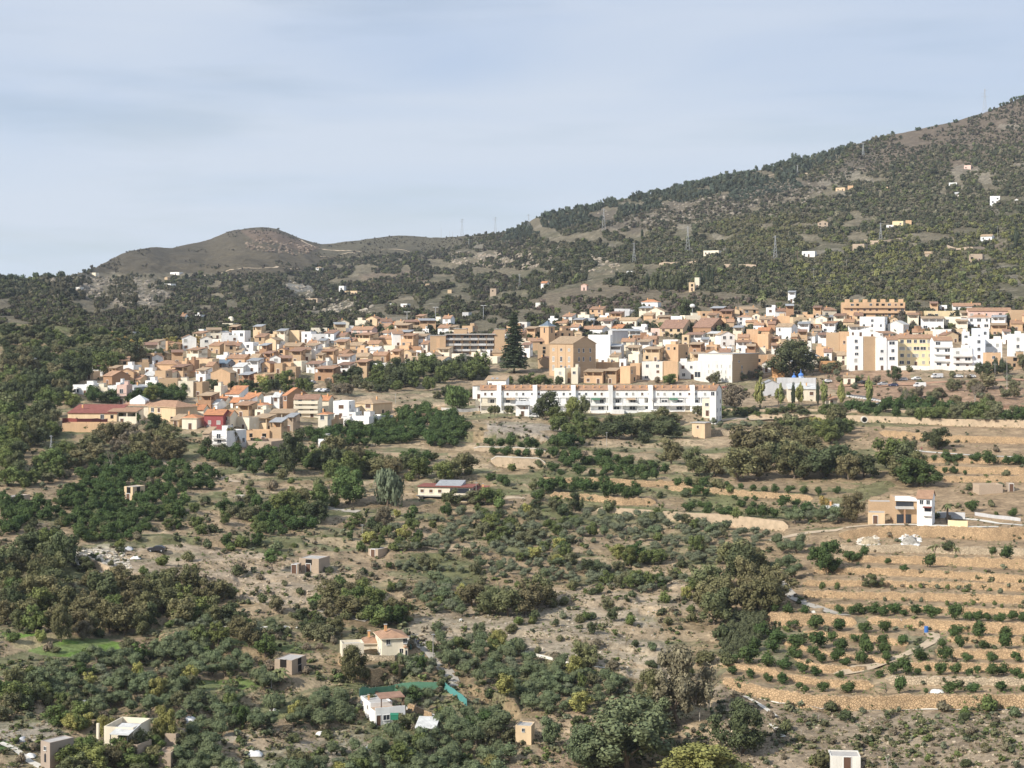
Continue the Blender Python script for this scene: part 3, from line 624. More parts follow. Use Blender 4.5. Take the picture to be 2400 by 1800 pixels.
def house(x0, x1, vb, vt, col='ochre', roof='flat', rc=None, side=None, label=None, name='town_house', cat='house', dens=.75, wide=False, fl=None, balc=0, rs=None,
          group=None, Dp=None, sidewin=.25, ph=.9, extra=True, kinds=('glass', 'glass', 'glass', 'shut', 'blind'), zone=None, dy=0, at=None, scol=None, door=True, under=7):
    rs = rs or random.Random(int(x0 * 13 + vb * 7))
    if side is None:
        f = rs.choice([.22, .28, .33]); side = (x1 - x0) * f; x1 = x1 - side
    COVER.append((min(x0, x0 + 0), max(x1 + max(side, 0), x1), vt, vb))
    cu = x1 if side >= 0 else x0
    Cx, Y, Cz_ = ground(cu, vb); Y += dy
    Cx = (cu - 1200) / F * Y; Cz_ = CZ - (vb - HOR) / F * Y
    mp_ = mpp(Y); sm = abs(side) * mp_; D = Dp or max(8.0, sm / .62)
    D = max(D, sm * 1.05)
    th = math.asin(min(sm / D, .95)); th = -th if side >= 0 else th      # rotation about z
    W = (x1 - x0) * mp_ / math.cos(th)
    sgn = 1 if side >= 0 else -1
    px, py = Cx - sgn * W / 2 * math.cos(th), Y - sgn * W / 2 * math.sin(th)
    H = (vb - vt) * mp_
    if roof == 'flat': H -= ph
    H = max(H, 2.2)
    fl = fl or max(1, round(H / 2.95))
    root = thing(name, (px, py, Cz_), label, cat, group, rz=th)
    wm = wmat(col); rk = roof; topz = H
    if col in ('mud',) or kinds == ('glass',): kinds = ('hole',)
    elif col in ('brown', 'tan', 'sand', 'ochre') and kinds[-1] == 'blind': kinds = ('hole', 'glass', 'shut', 'hole')
    flo = M_conc if name in ('hut', 'farmhouse', 'tower_hut', 'stone_hut', 'brick_hut', 'brick_house', 'annexe', 'transformer_tower', 'outbuilding') or rs.random() < .4 else None
    shelter = roof == 'open'
    body = H - 2.7 if shelter and H > 4.5 else H
    if shelter:
        wall_build(root, W, D, body, 'flat', wm, ph=.8, under=under)
        b = MB(); n = max(1, int(W / 3.2)); z1 = body + 2.5
        for i in range(n + 1):
            x = -W / 2 + .15 + (W - .3) * i / n; b.box(x - .13, x + .13, .02, .28, body + .8, z1, wm)
        b.box(-W / 2, W / 2, min(3.2, D * .4), D, body, z1, wm); b.box(-W / 2 + .02, W / 2 - .02, .05, .25, z1 - .3, z1 - .02, wm)
        for x in (-W / 2 + .03, W / 2 - .23): b.box(x, x + .2, .2, min(3.2, D * .4) + .1, z1 - .3, z1 - .03, wm)
        b.build('terrace_room', root)
        r = MB(); m = rmat(rc or rs.choice(['clay', 'dull_clay', 'grey_sheet', 'brown_clay'])); hh = D * .14
        r.prism([(-.5, z1 - .02), (D + .2, z1 + hh), (D + .2, z1 + hh + .13), (-.5, z1 + .11)], -W / 2 - .25, W / 2 + .25, m)
        r.prism([(min(3.2, D * .4) + .05, z1), (D, z1 + hh * .96), (D, z1)], -W / 2 + .02, W / 2 - .02, wm)
        ro = r.build('roof', root)
        fl = max(1, fl - 1)
    else:
        wall_build(root, W, D, body, roof, wm, ph=ph if roof == 'flat' else 0, under=under, floor=flo)
        if roof != 'flat': ro = roof_build(root, W, D, body, roof, rc or rs.choice(['clay', 'clay', 'dull_clay', 'brown_clay']), rs, wm)
        else: ro = None
    if dens > 0: winset(root, W, body, fl, rs=rs, dens=dens, wide=wide, kinds=kinds, door=door)
    if sidewin > 0: winset(root, W, body, fl, rs=rs, dens=sidewin, ax='r' if side >= 0 else 'l', D=D, kinds=kinds)
    if balc:
        fh = body / fl; bm = BALC if balc == 'rail' else solid_balcony(wm)
        for k in range(1, fl):
            bw = W * .42 if balc != 'full' else W * .49
            add('balcony', bm, root, (0 if balc == 'full' else rs.choice([-1, 1]) * W * .0, 0, fh * k + .05), sc_=(bw, 1, 1))
    if extra:
        q = rs.random()
        if roof == 'flat':
            if q < .45:
                b = MB(); w2 = min(3.2, W * .4); xx = rs.choice([-1, 1]) * (W / 2 - w2 / 2 - .4); b.box(xx - w2 / 2, xx + w2 / 2, D * .45, D * .45 + 2.6, body, body + 2.3, wm, top=M_ter)
                b.box(xx - w2 / 2 - .12, xx + w2 / 2 + .12, D * .45 - .12, D * .45 + 2.72, body + 2.3, body + 2.42, M_conc); b.build('stair_room', root)
            elif q < .6:
                b = MB(); b.tube((W * .2, D * .6, body + .5), (W * .2, D * .6, body + 1.7), .5, .5, wmat('darkgrey'), 10); b.tube((W * .2, D * .6, body), (W * .2, D * .6, body + .5), .3, .3, M_iron, 6); b.build('water_tank', root)
            elif q < .72:
                b = MB(); b.tube((-W * .2, D * .4, body), (-W * .2, D * .4, body + 2.9), .03, .03, M_steel, 4)
                for zz in (2.2, 2.5, 2.8): b.box(-W * .2 - .4, -W * .2 + .4, D * .4 - .02, D * .4 + .02, body + zz, body + zz + .03, M_steel)
                b.build('aerial', root)
        elif ro is not None and q < .7:
            add('chimney', CHIM, ro, (rs.uniform(-.3, .3) * W, D * .4, body + .3 + roof_top_z(roof, W, D) * .55))
    if label is None: ZH.append((root, (x0 + x1) / 2, (vb + vt) / 2, col, roof, fl, rc, (x1 - x0 + abs(side)) * (vb - vt)))
    return root, W, D, H, body
class Tile:
    def __init__(s, ox, oy, k): s.o = (ox, oy, k)
    def __call__(s, x0, x1, yb, yt, col='ochre', roof='flat', rc=None, side=None, **kw):
        ox, oy, k = s.o
        return house(ox + x0 / k, ox + x1 / k, oy + yb / k, oy + yt / k, col, roof, rc, None if side is None else side / k, **kw)
A = Tile(100, 700, 3.687); B = Tile(600, 700, 3.687); Cc_ = Tile(1050, 700, 3.687); Dd_ = Tile(1500, 680, 4.424); E = Tile(1900, 680, 4.424)
# ---- left part of the town
A(245, 400, 840, 745, 'white', balc='full', side=60, wide=True); A(400, 480, 800, 735, 'white')
A(445, 560, 860, 765, 'cream', side=20, wide=True); A(560, 640, 860, 752, 'white', side=14)
A(505, 600, 750, 668, 'brown', 'gable', 'clay', side=120); A(640, 725, 915, 745, 'pink', 'flat', balc='rail', side=10); A(632, 690, 860, 725, 'white')
A(725, 790, 850, 765, 'grey', 'gabley', 'pale_sheet', side=80, dens=0, sidewin=0)
A(727, 792, 705, 618, 'brown'); A(790, 850, 700, 622, 'sand', dens=.2); A(850, 950, 655, 605, 'white', side=15); A(918, 955, 640, 568, 'white')
a1 = A(950, 1165, 640, 565, 'ochre', 'hip', 'clay', side=30, dens=0, label='long ochre blank-walled hall with a small lantern on its hipped roof', name='hall', cat='hall', extra=False)
A(880, 985, 790, 708, 'white', side=45, wide=True); A(1000, 1165, 830, 690, 'tan', 'flat', side=10, dens=.12); A(1165, 1300, 850, 712, 'cream', side=10, dens=.1); A(1300, 1410, 850, 720, 'tan', dens=.25)
A(1200, 1262, 640, 540, 'ochre', dens=.3); A(1262, 1325, 625, 530, 'brown', dens=0); A(1320, 1465, 620, 520, 'sand', side=35, dens=0, label='big blank sand-coloured box of a building with a brown side, upper left of town')
A(1265, 1440, 600, 545, 'ochre', 'gable', 'clay'); A(1445, 1620, 800, 640, 'ochre', 'gabley', 'dull_clay', side=30, dens=.06, label='tall windowless ochre gable wall rising left of the brick terrace houses')
A(1690, 1830, 760, 655, 'brown', 'open'); A(1820, 1975, 770, 655, 'ochre', dens=.9); A(1970, 2060, 750, 690, 'ochre', dens=.9); A(2060, 2140, 745, 640, 'ochre', dens=1, side=22)
A(1425, 1530, 480, 405, 'tan', 'gable', 'clay', side=80); A(1250, 1430, 520, 455, 'ochre', 'gable', 'dull_clay', dens=.6); A(1235, 1400, 545, 490, 'cream', 'open')
A(1650, 1745, 510, 462, 'white', 'gable', 'dull_clay'); A(1745, 1870, 515, 455, 'white'); A(1745, 1920, 452, 425, 'white', extra=True); A(1920, 2100, 448, 424, 'offwhite')
A(1870, 1965, 520, 450, 'brown', 'open'); A(1965, 2030, 525, 450, 'ochre'); A(2030, 2110, 520, 440, 'ochre', 'gabley'); A(1890, 2010, 575, 520, 'brown', 'open', 'brown_clay')
A(1500, 1590, 545, 495, 'white', side=10, dens=.5); A(1590, 1790, 575, 515, 'ochre', 'gable', 'clay'); A(1790, 1890, 580, 510, 'tan', 'gable'); A(1410, 1500, 660, 580, 'ochre', 'gable', 'clay')
A(1640, 1760, 650, 590, 'white', 'shed', 'pale_sheet'); A(1760, 1890, 640, 585, 'white', 'open'); A(1890, 2000, 640, 560, 'ochre', 'gabley'); A(2000, 2100, 650, 560, 'tan'); A(2100, 2165, 640, 555, 'ochre', dens=.3)
A(1480, 1640, 600, 568, 'darkgrey', 'gable', 'slate_blue'); A(1270, 1430, 680, 630, 'ochre', 'hip', 'orange_clay'); A(1320, 1440, 720, 668, 'white', 'open'); A(1010, 1160, 690, 655, 'cream', 'shed', 'brown_clay'); A(1140, 1250, 665, 628, 'white')
A(870, 1000, 720, 665, 'grey', 'gable', 'pale_sheet'); A(725, 890, 740, 700, 'sand', 'gable', 'clay', dens=.6); A(1100, 1270, 690, 640, 'tan', 'open')
# lone houses beyond the left edge
for x0, x1, yb, yt, c, rf, rcc, lab in [
 (1345, 1415, 330, 262, 'white', 'flat', None, 'small white stepped house in the trees above the left end of town'), (1500, 1612, 362, 300, 'white', 'gabley', 'pale_sheet', 'white house with one big dark opening, in the trees above the left end of town'),
 (1548, 1672, 262, 212, 'cream', 'flat', None, 'cream villa with a domed tower on the wooded slope above town'), (1610, 1695, 332, 285, 'brown', 'open', 'dull_clay', 'brown house with an open porch just below the domed villa'),
 (690, 830, 338, 296, 'white', 'flat', None, 'low white house with wide openings above the row of autumn trees'), (548, 628, 362, 322, 'white', 'gable', 'clay', 'small white house left of the low white house above the autumn trees'),
 (845, 965, 450, 408, 'white', 'gable', 'clay', 'long white house right below the autumn trees'), (1100, 1190, 455, 388, 'ochre', 'hip', 'clay', 'square ochre house with a row of windows below the autumn trees'),
 (1050, 1100, 440, 400, 'cream', 'hip', 'clay', 'small cream house touching the square ochre house on its left'), (530, 600, 530, 486, 'white', 'shed', 'pale_sheet', 'white shed-roofed house low in the dark wood left of town'),
 (1310, 1385, 182, 145, 'white', 'flat', None, 'tiny white ruin on the rocky slope above the domed villa'), (1190, 1240, 185, 160, 'white', 'gable', 'clay', 'tiny white hut left of the white ruin on the rocky slope'), (1690, 1800, 378, 345, 'yellow', 'hip', 'dull_clay', 'pale yellow bungalow under the trees right of the porch house'),
 (700, 760, 500, 470, 'white', 'flat', None, 'low white shack in the dark wood below the long white house')]:
    A(x0, x1, yb, yt, c, rf, rcc, label=lab, name='country_house', group=None)
# dome of the domed villa
# ---- lower left quarter
r, W, D, H, bd = A(655, 965, 1030, 925, 'cream', 'hip', 'clay', side=10, fl=2, dens=1, label='long cream school building with rows of windows under a hipped clay roof', name='school', cat='school', extra=False, kinds=('blind', 'glass'))
b = MB(); s = 2.9; z = bd + 2.0; b.poly([(-s, 1, z), (s, 1, z), (0, 1 + s, z + 1.9)], M_frame); b.poly([(s, 1, z), (s, 1 + 2 * s, z), (0, 1 + s, z + 1.9)], M_frame); b.poly([(s, 1 + 2 * s, z), (-s, 1 + 2 * s, z), (0, 1 + s, z + 1.9)], M_frame); b.poly([(-s, 1 + 2 * s, z), (-s, 1, z), (0, 1 + s, z + 1.9)], M_frame); b.box(-s, s, 1, 1 + 2 * s, bd, z, wmat('white')); b.build('skylight', r)
A(810, 1150, 1080, 938, 'sand', 'hip', 'clay', side=150, dens=.5, fl=2, label='forward wing of the school, sand-coloured with a hipped clay roof', name='school_wing', cat='school')
A(205, 640, 1060, 990, 'sand', 'shed', 'dark_red', side=30, dens=.3, Dp=12, label='low sand-coloured hall with a dark red sheet roof left of the school', name='hall', cat='hall')
A(165, 560, 1160, 1085, 'ochre', 'flat', side=8, dens=0, ph=1.1, sidewin=0, extra=False, label='ochre retaining terrace with a dark red railing left of the school', name='terrace', cat='terrace')
A(560, 810, 1090, 1040, 'cream', 'open', 'clay', side=20, label='open-fronted cream shelter with a clay roof in front of the school')
A(1200, 1330, 1130, 1030, 'cream', 'hip', 'orange_clay', side=30, dens=.95); A(1245, 1390, 1045, 960, 'cream', 'gable', 'orange_clay', side=20, dens=.6)
A(1390, 1560, 1140, 1003, 'red', 'gable', 'orange_clay', side=35, fl=3, label='deep red three-storey house with an orange tile roof', kinds=('blind',))
A(1535, 1655, 1135, 1010, 'cream', 'gable', 'orange_clay', balc='rail'); A(1660, 1785, 1142, 1028, 'cream', side=170, Dp=12, dens=.8, label='cream house with blue shutters and broad brown side wall beside the red house')
A(1335, 1500, 960, 895, 'brown', 'open', 'dull_clay'); A(1480, 1570, 880, 755, 'cream', 'flat', dens=.15); A(1575, 1730, 890, 825, 'white', 'shed', 'orange_clay', Dp=14)
A(1510, 1600, 930, 895, 'cream', 'gable', 'orange_clay'); A(1620, 1720, 945, 895, 'white', 'gable', 'orange_clay'); A(1700, 1830, 975, 925, 'white', 'open', 'orange_clay'); A(1825, 1960, 985, 922, 'cream', 'hip', 'orange_clay', wide=True)
A(1740, 1900, 900, 862, 'cream', 'gable', 'orange_clay'); A(1910, 1990, 945, 845, 'white', dens=.6); A(1985, 2075, 950, 850, 'white', 'gable', 'pale_sheet'); A(2075, 2110, 960, 835, 'brown', 'gable', 'orange_clay', side=150, Dp=13, dens=.3, sidewin=0, label='brown-sided house with a stepped gable and orange roof edge by the white houses', extra=False)
A(1400, 1560, 960, 935, 'white', 'gable', 'pale_sheet'); A(1650, 1830, 1030, 985, 'tan', 'open', 'clay'); A(1830, 1950, 1030, 985, 'cream')
A(1450, 1590, 1310, 1145, 'white', side=130, Dp=11, fl=3, dens=.9, balc='rail', label='white house with a balcony at the lowest corner of town', scol='brown')
A(1380, 1462, 1265, 1165, 'mud', 'shed', 'dull_clay', dens=.1); A(1750, 1960, 1250, 1140, 'ochre', 'flat', side=20, dens=.8, fl=2, dy=6, label='ochre two-storey house standing on a pale stone basement')
A(1745, 1975, 1335, 1235, 'mud', 'flat', side=135, Dp=14, dens=.55, fl=2, label='pale stone basement building with arched openings under the ochre house', extra=False)
A(1960, 2090, 1225, 1130, 'tan', 'open'); A(1800, 2000, 1145, 1100, 'sand', 'open'); A(2090, 2200, 1150, 1085, 'mud', 'open', 'grey_sheet')
A(1100, 1210, 1110, 1050, 'tan', 'shed', 'dull_clay'); A(1960, 2170, 1100, 985, 'cream', 'open', 'dull_clay', side=12, label='wide cream house with a colonnaded top loggia beside the three-storey cream flats')
B(325, 540, 1030, 868, 'cream', 'gable', 'brown_clay', side=12, fl=4, dens=1, balc='full', label='four-storey cream block of flats with long balconies at the lower edge of town', name='apartment_block', cat='apartments')
B(545, 660, 1000, 878, 'cream', 'gable', 'orange_clay', dens=.9); B(664, 800, 1040, 885, 'white', side=38, dens=1, wide=True); B(850, 1010, 1015, 905, 'sand', 'hip', 'dull_clay', side=150, Dp=13, wide=True)
B(535, 650, 1185, 1000, 'cream', 'hip', 'orange_clay', dens=.5); B(650, 735, 1160, 1045, 'ochre', dens=.6); B(735, 830, 1100, 1020, 'white'); B(820, 975, 1125, 1018, 'white', side=190, Dp=13, dens=.4, label='long low white house with a wide brown side, last house before the ochre field')
B(780, 900, 1050, 990, 'white'); B(535, 640, 1290, 1240, 'white', 'flat', dens=.9)
# ---- middle
B(1005, 1180, 690, 560, 'white', 'flat', side=85, Dp=12, fl=2, dens=.8, wide=True, label='boxy modern white house with a thin dark roof edge above the hedge', name='modern_house', ph=.3)
r, W, D, H, bd = B(1270, 1610, 645, 535, 'offwhite', 'gable', 'dull_clay', side=95, fl=2, dens=1, balc='full', label='long white two-storey building with a clay roof right of the boxy modern house', name='long_house')
B(320, 430, 640, 540, 'cream', dens=.3); B(430, 590, 650, 560, 'white', 'open', 'brown_clay'); B(500, 715, 730, 655, 'brown', 'open'); B(585, 715, 665, 600, 'brown', dens=.2)
B(700, 850, 655, 568, 'white', 'open'); B(850, 1000, 690, 545, 'tan', 'open'); B(700, 860, 700, 640, 'ochre'); B(555, 680, 495, 422, 'sand', dens=.05); B(680, 830, 520, 470, 'ochre', 'gable', 'clay')
B(930, 1100, 500, 445, 'white', 'gable', 'pale_sheet'); B(1100, 1250, 480, 405, 'cream', wide=True); B(1250, 1400, 430, 362, 'ochre', 'open'); B(1370, 1500, 420, 365, 'white', 'open'); B(1330, 1450, 480, 412, 'brown', dens=.1)
B(1440, 1600, 535, 485, 'white', 'gabley', 'dull_clay'); B(1250, 1380, 520, 465, 'sand', 'gabley', 'dull_clay'); B(1380, 1450, 500, 460, 'white'); B(700, 960, 450, 405, 'tan', 'gable', 'dull_clay', dens=.7); B(440, 560, 430, 390, 'tan', 'gable', 'clay')
B(700, 850, 600, 545, 'white', 'open', 'clay'); B(850, 1000, 560, 500, 'sand', 'gable', 'dull_clay'); B(1000, 1160, 545, 490, 'tan', 'gable'); B(1160, 1270, 560, 500, 'ochre', 'open'); B(560, 700, 560, 500, 'ochre', 'open'); B(870, 1000, 480, 430, 'ochre'); B(420, 560, 520, 450, 'white', 'open'); B(280, 420, 560, 500, 'tan', 'open'); B(230, 420, 470, 410, 'brown', 'gable'); B(960, 1100, 430, 390, 'sand', 'gable')
B(820, 1000, 355, 268, 'pink', 'gable', 'clay', side=40, balc='rail', dens=1, label='pink and white block of flats at the top edge of town, left of centre', name='apartment_block', cat='apartments')
B(1030, 1190, 300, 240, 'tan', 'gable', 'clay'); B(1190, 1350, 330, 270, 'tan', 'open'); B(1355, 1460, 268, 205, 'white', 'gable', 'clay'); B(1510, 1612, 262, 224, 'yellow', 'flat', label='small bright yellow house at the top edge of town'); B(1612, 1715, 255, 170, 'white', 'gable', 'clay')
B(850, 1050, 400, 355, 'sand', 'open', 'clay'); B(1050, 1240, 400, 345, 'ochre', 'gable', 'clay'); B(1220, 1360, 380, 330, 'brown', 'open'); B(600, 830, 400, 365, 'white', 'gable', 'grey_sheet'); B(740, 900, 400, 370, 'tan', 'gable'); B(1100, 1240, 260, 232, 'ochre', 'gable', 'orange_clay'); B(1400, 1520, 310, 275, 'white')
B(1690, 1760, 625, 475, 'cream', side=55, dens=0, label='slender cream tower-like block with a tan side, below the brown apartment block', name='stair_tower', cat='building', sidewin=0)
B(1560, 1700, 520, 478, 'cream', 'open'); B(1860, 1960, 525, 462, 'cream', dens=.4); B(1940, 2040, 520, 470, 'white'); B(2040, 2180, 520, 465, 'tan', 'gable'); B(1960, 2120, 560, 500, 'cream', dens=.6)
# the brown apartment block with its balcony decks
def apartment():
    x0, x1 = 600 + 1640 / 3.687, 600 + 2060 / 3.687; vb, vt = 700 + 500 / 3.687, 700 + 308 / 3.687
    xg, Y, zg = ground((x0 + x1) / 2, vb + 1); k = mpp(Y); Z0 = CZ - (vb - HOR) / F * Y
    r = thing('apartment_block', (xg, Y, Z0), 'large brown brick apartment block with four dark balcony decks above the centre of town', 'apartments'); COVER.append((1008, 1160, vt, vb + 6))
    W = (x1 - x0) * k; H = (vb - vt) * k; b = MB(); wm = wmat('tan'); b.box(-W / 2, W / 2, 2.2, 14, -8, H - .2, wmat('brown')); b.box(-W / 2 - .6, W / 2 + .6, -.6, 14.4, H - .2, H + .25, M_conc); b.build('wall', r)
    d = MB(); nb = 6
    for i in range(nb + 1): x = -W / 2 + W * i / nb; d.box(x - .12, x + .12, .2, 2.2, -8, H - .22, wm)
    d.build('pier', r); fh = H / 4
    for q in range(4):
        d = MB(); z = fh * q
        for i in range(nb):
            xa = -W / 2 + W * i / nb + .12; xb = -W / 2 + W * (i + 1) / nb - .12
            d.box(xa, xb, 0, 2.2, z - .18, z + .05, M_conc); d.box(xa, xb, 0, .12, z + .05, z + .95, M_conc if (q + i) % 3 else wmat('grey'))
        d.build('balcony_deck', r)
        for i in range(nb): add('window', WIN['glass' if (i + q) % 2 else 'blind'], r, (-W / 2 + W * (i + .5) / nb, 2.2, z + fh * .5), sc_=(2.2, 1, 1.4))
    for xa, xb, top, nm in ((1505, 1640, 320, 'end_wall'), (1705, 1820, 262, 'lift_house'), (2060, 2150, 265, 'stair_tower')):
        a = (600 + xa / 3.687 - (x0 + x1) / 2) * k; c = (600 + xb / 3.687 - (x0 + x1) / 2) * k; t = (vb - (700 + top / 3.687)) * k
        e = MB(); y0 = 6 if nm == 'lift_house' else (-1.2 if nm == 'end_wall' else .2); e.box(a, c - .003, y0, y0 + 12, H + .26 if nm == 'lift_house' else -8, t, wm); e.box(a - .25, c + .25, y0 - .25, y0 + 12.2, t, t + .25, M_conc); e.build(nm, r)
    e = MB(); a = (600 + 1575 / 3.687 - (x0 + x1) / 2) * k; e.box(a - .8, a + .8, -1.25, -1.205, -6, H - 2, wmat('ochre')); e.build('stair_glazing', r)
apartment()
# the church-like tan institution with tower
r, W, D, H, bd = Cc_(882, 1082, 690, 388, 'tan', 'gable', 'dull_clay', side=205, Dp=15.5, dens=0, sidewin=0, label='big tan brick college building with a gabled right side and rows of tall windows', name='college', cat='building', extra=False)
for zz, hh in ((H * .30, 2.2), (H * .55, 2.2), (H * .82, 1.2)):
    for xx in (-.33, 0, .33): add('window', WIN['blind' if xx else 'glass'], r, (xx * W, 0, zz), sc_=(1.25, 1, hh))
for zz in (H * .55, H * .8):
    for yy in (.25, .45, .75): add('window', WIN['glass'], r, (W / 2, yy * D, zz), rz=R(90), sc_=(1.0, 1, 1.8))
b = MB()
for xx in (-.5, -.17, .17, .5): b.box(xx * W - .15, xx * W + .15, -.12, 0, -2, H - .3, wmat('tan'))
b.build('pilaster', r)
Cc_(775, 882, 545, 396, 'tan', 'flat', side=3, Dp=9, dens=1, kinds=('blind',), fl=4, sidewin=0, label='narrow flat-roofed tan wing joined to the left of the college', name='college_wing', cat='building', extra=False)
r, W, D, H, bd = Cc_(797, 870, 400, 232, 'ochre', 'flat', side=56, Dp=4.6, dens=0, sidewin=0, ph=.3, label='square brick bell tower with a blue tiled pyramid roof and a cross', name='bell_tower', cat='tower', extra=False)
b = MB(); m = rmat('slate_blue'); ov = .55; x0, x1, y0, y1 = -W / 2 - ov, W / 2 + ov, -ov, D + ov; z = H + .05; ap = (0, D / 2, z + 2.9)
q1 = [(x0, y0, z), (x1, y0, z), (x1, y1, z), (x0, y1, z)]; mid = [(p[0] * .45, D / 2 + (p[1] - D / 2) * .45, z + 1.25) for p in q1]
for i in range(4): j = (i + 1) % 4; b.poly([q1[i], q1[j], mid[j], mid[i]], m); b.poly([mid[i], mid[j], ap], m)
b.box(x0, x1, y0, y1, z - .3, z - .004, wmat('cream')); o = b.build('roof', r)
b = MB(); b.tube((0, D / 2, z + 2.8), (0, D / 2, z + 4.3), .06, .06, M_iron, 5); b.box(-.35, .35, D / 2 - .04, D / 2 + .04, z + 3.7, z + 3.8, M_iron); b.build('cross', o)
for a_, ang, px, py in (('front', 0, 0, 0), ('side', 90, W / 2, D / 2)):
    b = MB(); b.box(-.42, .42, -.06, .3, 0, 2.4, M_glass_shade); b.prism([(-.42, 2.4), (-.28, 2.7), (0, 2.85), (.28, 2.7), (.42, 2.4)], -.06, .3, M_glass_shade, ax='y'); add('belfry_shade_panel', b.mesh('belfry_shade_panel'), r, (px, py, H - 3.6), rz=R(ang))  # belfry openings are dark panels, their inner shade put in as colour
Cc_(908, 960, 385, 275, 'ochre', 'flat', dens=.4, side=125, Dp=9, sidewin=.7, label='brick block with a tan roof edge right behind the bell tower'); Cc_(660, 797, 345, 255, 'ochre', 'open', 'dull_clay', label='ochre house with a recessed balcony left of the bell tower')
Cc_(1212, 1402, 520, 312, 'white', 'flat', side=25, dens=.1, ph=.2, label='tall blank white wall of a building right of the college', name='white_block', cat='building', extra=False); Cc_(1385, 1420, 450, 275, 'grey', 'gabley', 'pale_sheet', side=150, Dp=14, dens=0, sidewin=0, label='bare grey gable of a hall behind the tall white wall')
Cc_(1160, 1400, 315, 262, 'white', 'gable', 'clay', dens=.9); Cc_(1285, 1480, 235, 188, 'cream', 'gable', 'dull_clay', wide=True); Cc_(1480, 1700, 240, 188, 'cream', 'gable', 'dull_clay', wide=True); Cc_(1690, 1960, 262, 205, 'sand', 'gable', 'dull_clay', wide=True); Cc_(1960, 2180, 262, 208, 'cream', 'gable', 'dull_clay')
Cc_(1590, 1755, 295, 242, 'white', dens=.2); Cc_(1755, 1880, 320, 255, 'pink'); Cc_(1060, 1160, 300, 245, 'white', 'gable', 'clay'); Cc_(930, 1060, 255, 208, 'sand', 'gable', 'clay'); Cc_(1170, 1290, 240, 195, 'white', 'gable', 'grey_sheet'); Cc_(1400, 1560, 300, 250, 'ochre', 'gable', 'orange_clay')
Cc_(1145, 1280, 600, 518, 'ochre', 'flat', label='ochre house with a white parapet right under the college', ph=.8); Cc_(1283, 1490, 640, 550, 'ochre', dens=.15, ph=.5); Cc_(1175, 1380, 735, 630, 'ochre', 'open', 'dull_clay', dens=.4); Cc_(1360, 1500, 735, 620, 'tan', 'open', 'dull_clay')
Cc_(920, 1010, 735, 600, 'cream', side=55, dens=.9, wide=False); Cc_(1010, 1100, 730, 640, 'ochre', dens=.5); Cc_(1065, 1150, 735, 595, 'cream'); Cc_(1490, 1575, 735, 585, 'ochre', side=60, dens=.2, label='tall narrow ochre house with a slanting shadow on it, above the white terrace row'); Cc_(1480, 1560, 590, 520, 'white')
Cc_(1575, 1690, 700, 560, 'ochre'); Cc_(1680, 1855, 705, 545, 'offwhite', fl=3, dens=.8, side=40, label='pale grey-white three-storey house right above the terrace row'); Cc_(1862, 1985, 712, 542, 'ochre', dens=.35, side=15); Cc_(2000, 2140, 695, 545, 'white', dens=.7, side=20)
Cc_(1885, 1990, 545, 395, 'ochre', side=100, Dp=10, dens=.2, sidewin=.1, label='tall ochre house with a chimney bulge left of the civic building'); Cc_(1540, 1690, 515, 420, 'cream', 'open'); Cc_(1690, 1830, 430, 350, 'brown', 'gable', 'clay'); Cc_(1860, 2020, 405, 355, 'white', dens=.1); Cc_(1560, 1690, 570, 480, 'cream'); Cc_(1690, 1880, 545, 480, 'sand', 'open'); Cc_(1500, 1640, 450, 370, 'cream', 'gable', 'clay'); Cc_(1400, 1530, 520, 455, 'grey', 'open', 'grey_sheet'); Cc_(1640, 1780, 480, 415, 'white', 'open'); Cc_(1780, 1880, 480, 400, 'cream'); Cc_(1300, 1400, 570, 520, 'white')
Cc_(1455, 1600, 165, 108, 'grey', dens=.05, label='blank grey concrete box on the slope above town'); Cc_(1675, 1850, 80, 28, 'white', 'hip', 'orange_clay', label='white house with an orange hipped roof on the slope above town', name='country_house'); Cc_(1720, 1915, 180, 112, 'cream', 'gabley', 'dull_clay', label='cream gabled house beside the big dark trees above town', name='country_house')
# ---- the hall roofs, the civic building
Dd_(215, 445, 495, 395, 'sand', 'gable', 'brown_clay', side=165, Dp=22, label='left one of two big red-brown gabled halls in the upper town', name='gabled_hall', cat='hall', dens=.9)
Dd_(560, 735, 480, 385, 'brown', 'gable', 'brown_clay', side=230, Dp=24, label='right one of two big red-brown gabled halls in the upper town', name='gabled_hall', cat='hall', dens=.2)
r, W, D, H, bd = Dd_(590, 955, 960, 738, 'offwhite', 'flat', side=345, Dp=26, ph=.4, dens=0, sidewin=0, label='large cream civic building with a windowless tan right side', name='civic_building', cat='building', extra=False)
b = MB(); b.box(-W / 2 + 1.5, W / 2 + .02, 1.0, D + .02, bd + .4, bd + 3.6, wmat('offwhite')); b.box(-W / 2 + 1.3, W / 2 + .2, .8, D + .2, bd + 3.6, bd + 3.8, M_conc); b.build('upper_storey', r)
b = MB(); b.box(W / 2, W / 2 + .05, .25, D + .02, -5, bd + 3.55, wmat('tan')); b.build('tan_side', r)  # thin tan layer over the whole right side
for k in range(3):
    for i in range(9):
        if (i * 7 + k) % 3 and i > 2: add('window', WIN['blind'], r, (-W / 2 + W * (i + .5) / 9, 0, 2.2 + k * 2.6), sc_=(.45, 1, 1.5))
b = MB(); b.box(-W / 2 + .3, -W / 2 + 3.2, -.06, .3, 2.2, 4.6, M_glass_shade); b.box(-W / 2 + 1.7, -W / 2 + 1.8, -.1, .2, 2.2, 4.6, M_frame); b.build('window', r)
for yy, zz, hh in ((.36, 4.4, 1.4), (.36, 6.8, 1.4), (.25, 9.5, .9)): add('window', WIN['glass'], r, (W / 2 + .06, yy * D, zz), rz=R(90), sc_=(1.0, 1, hh))
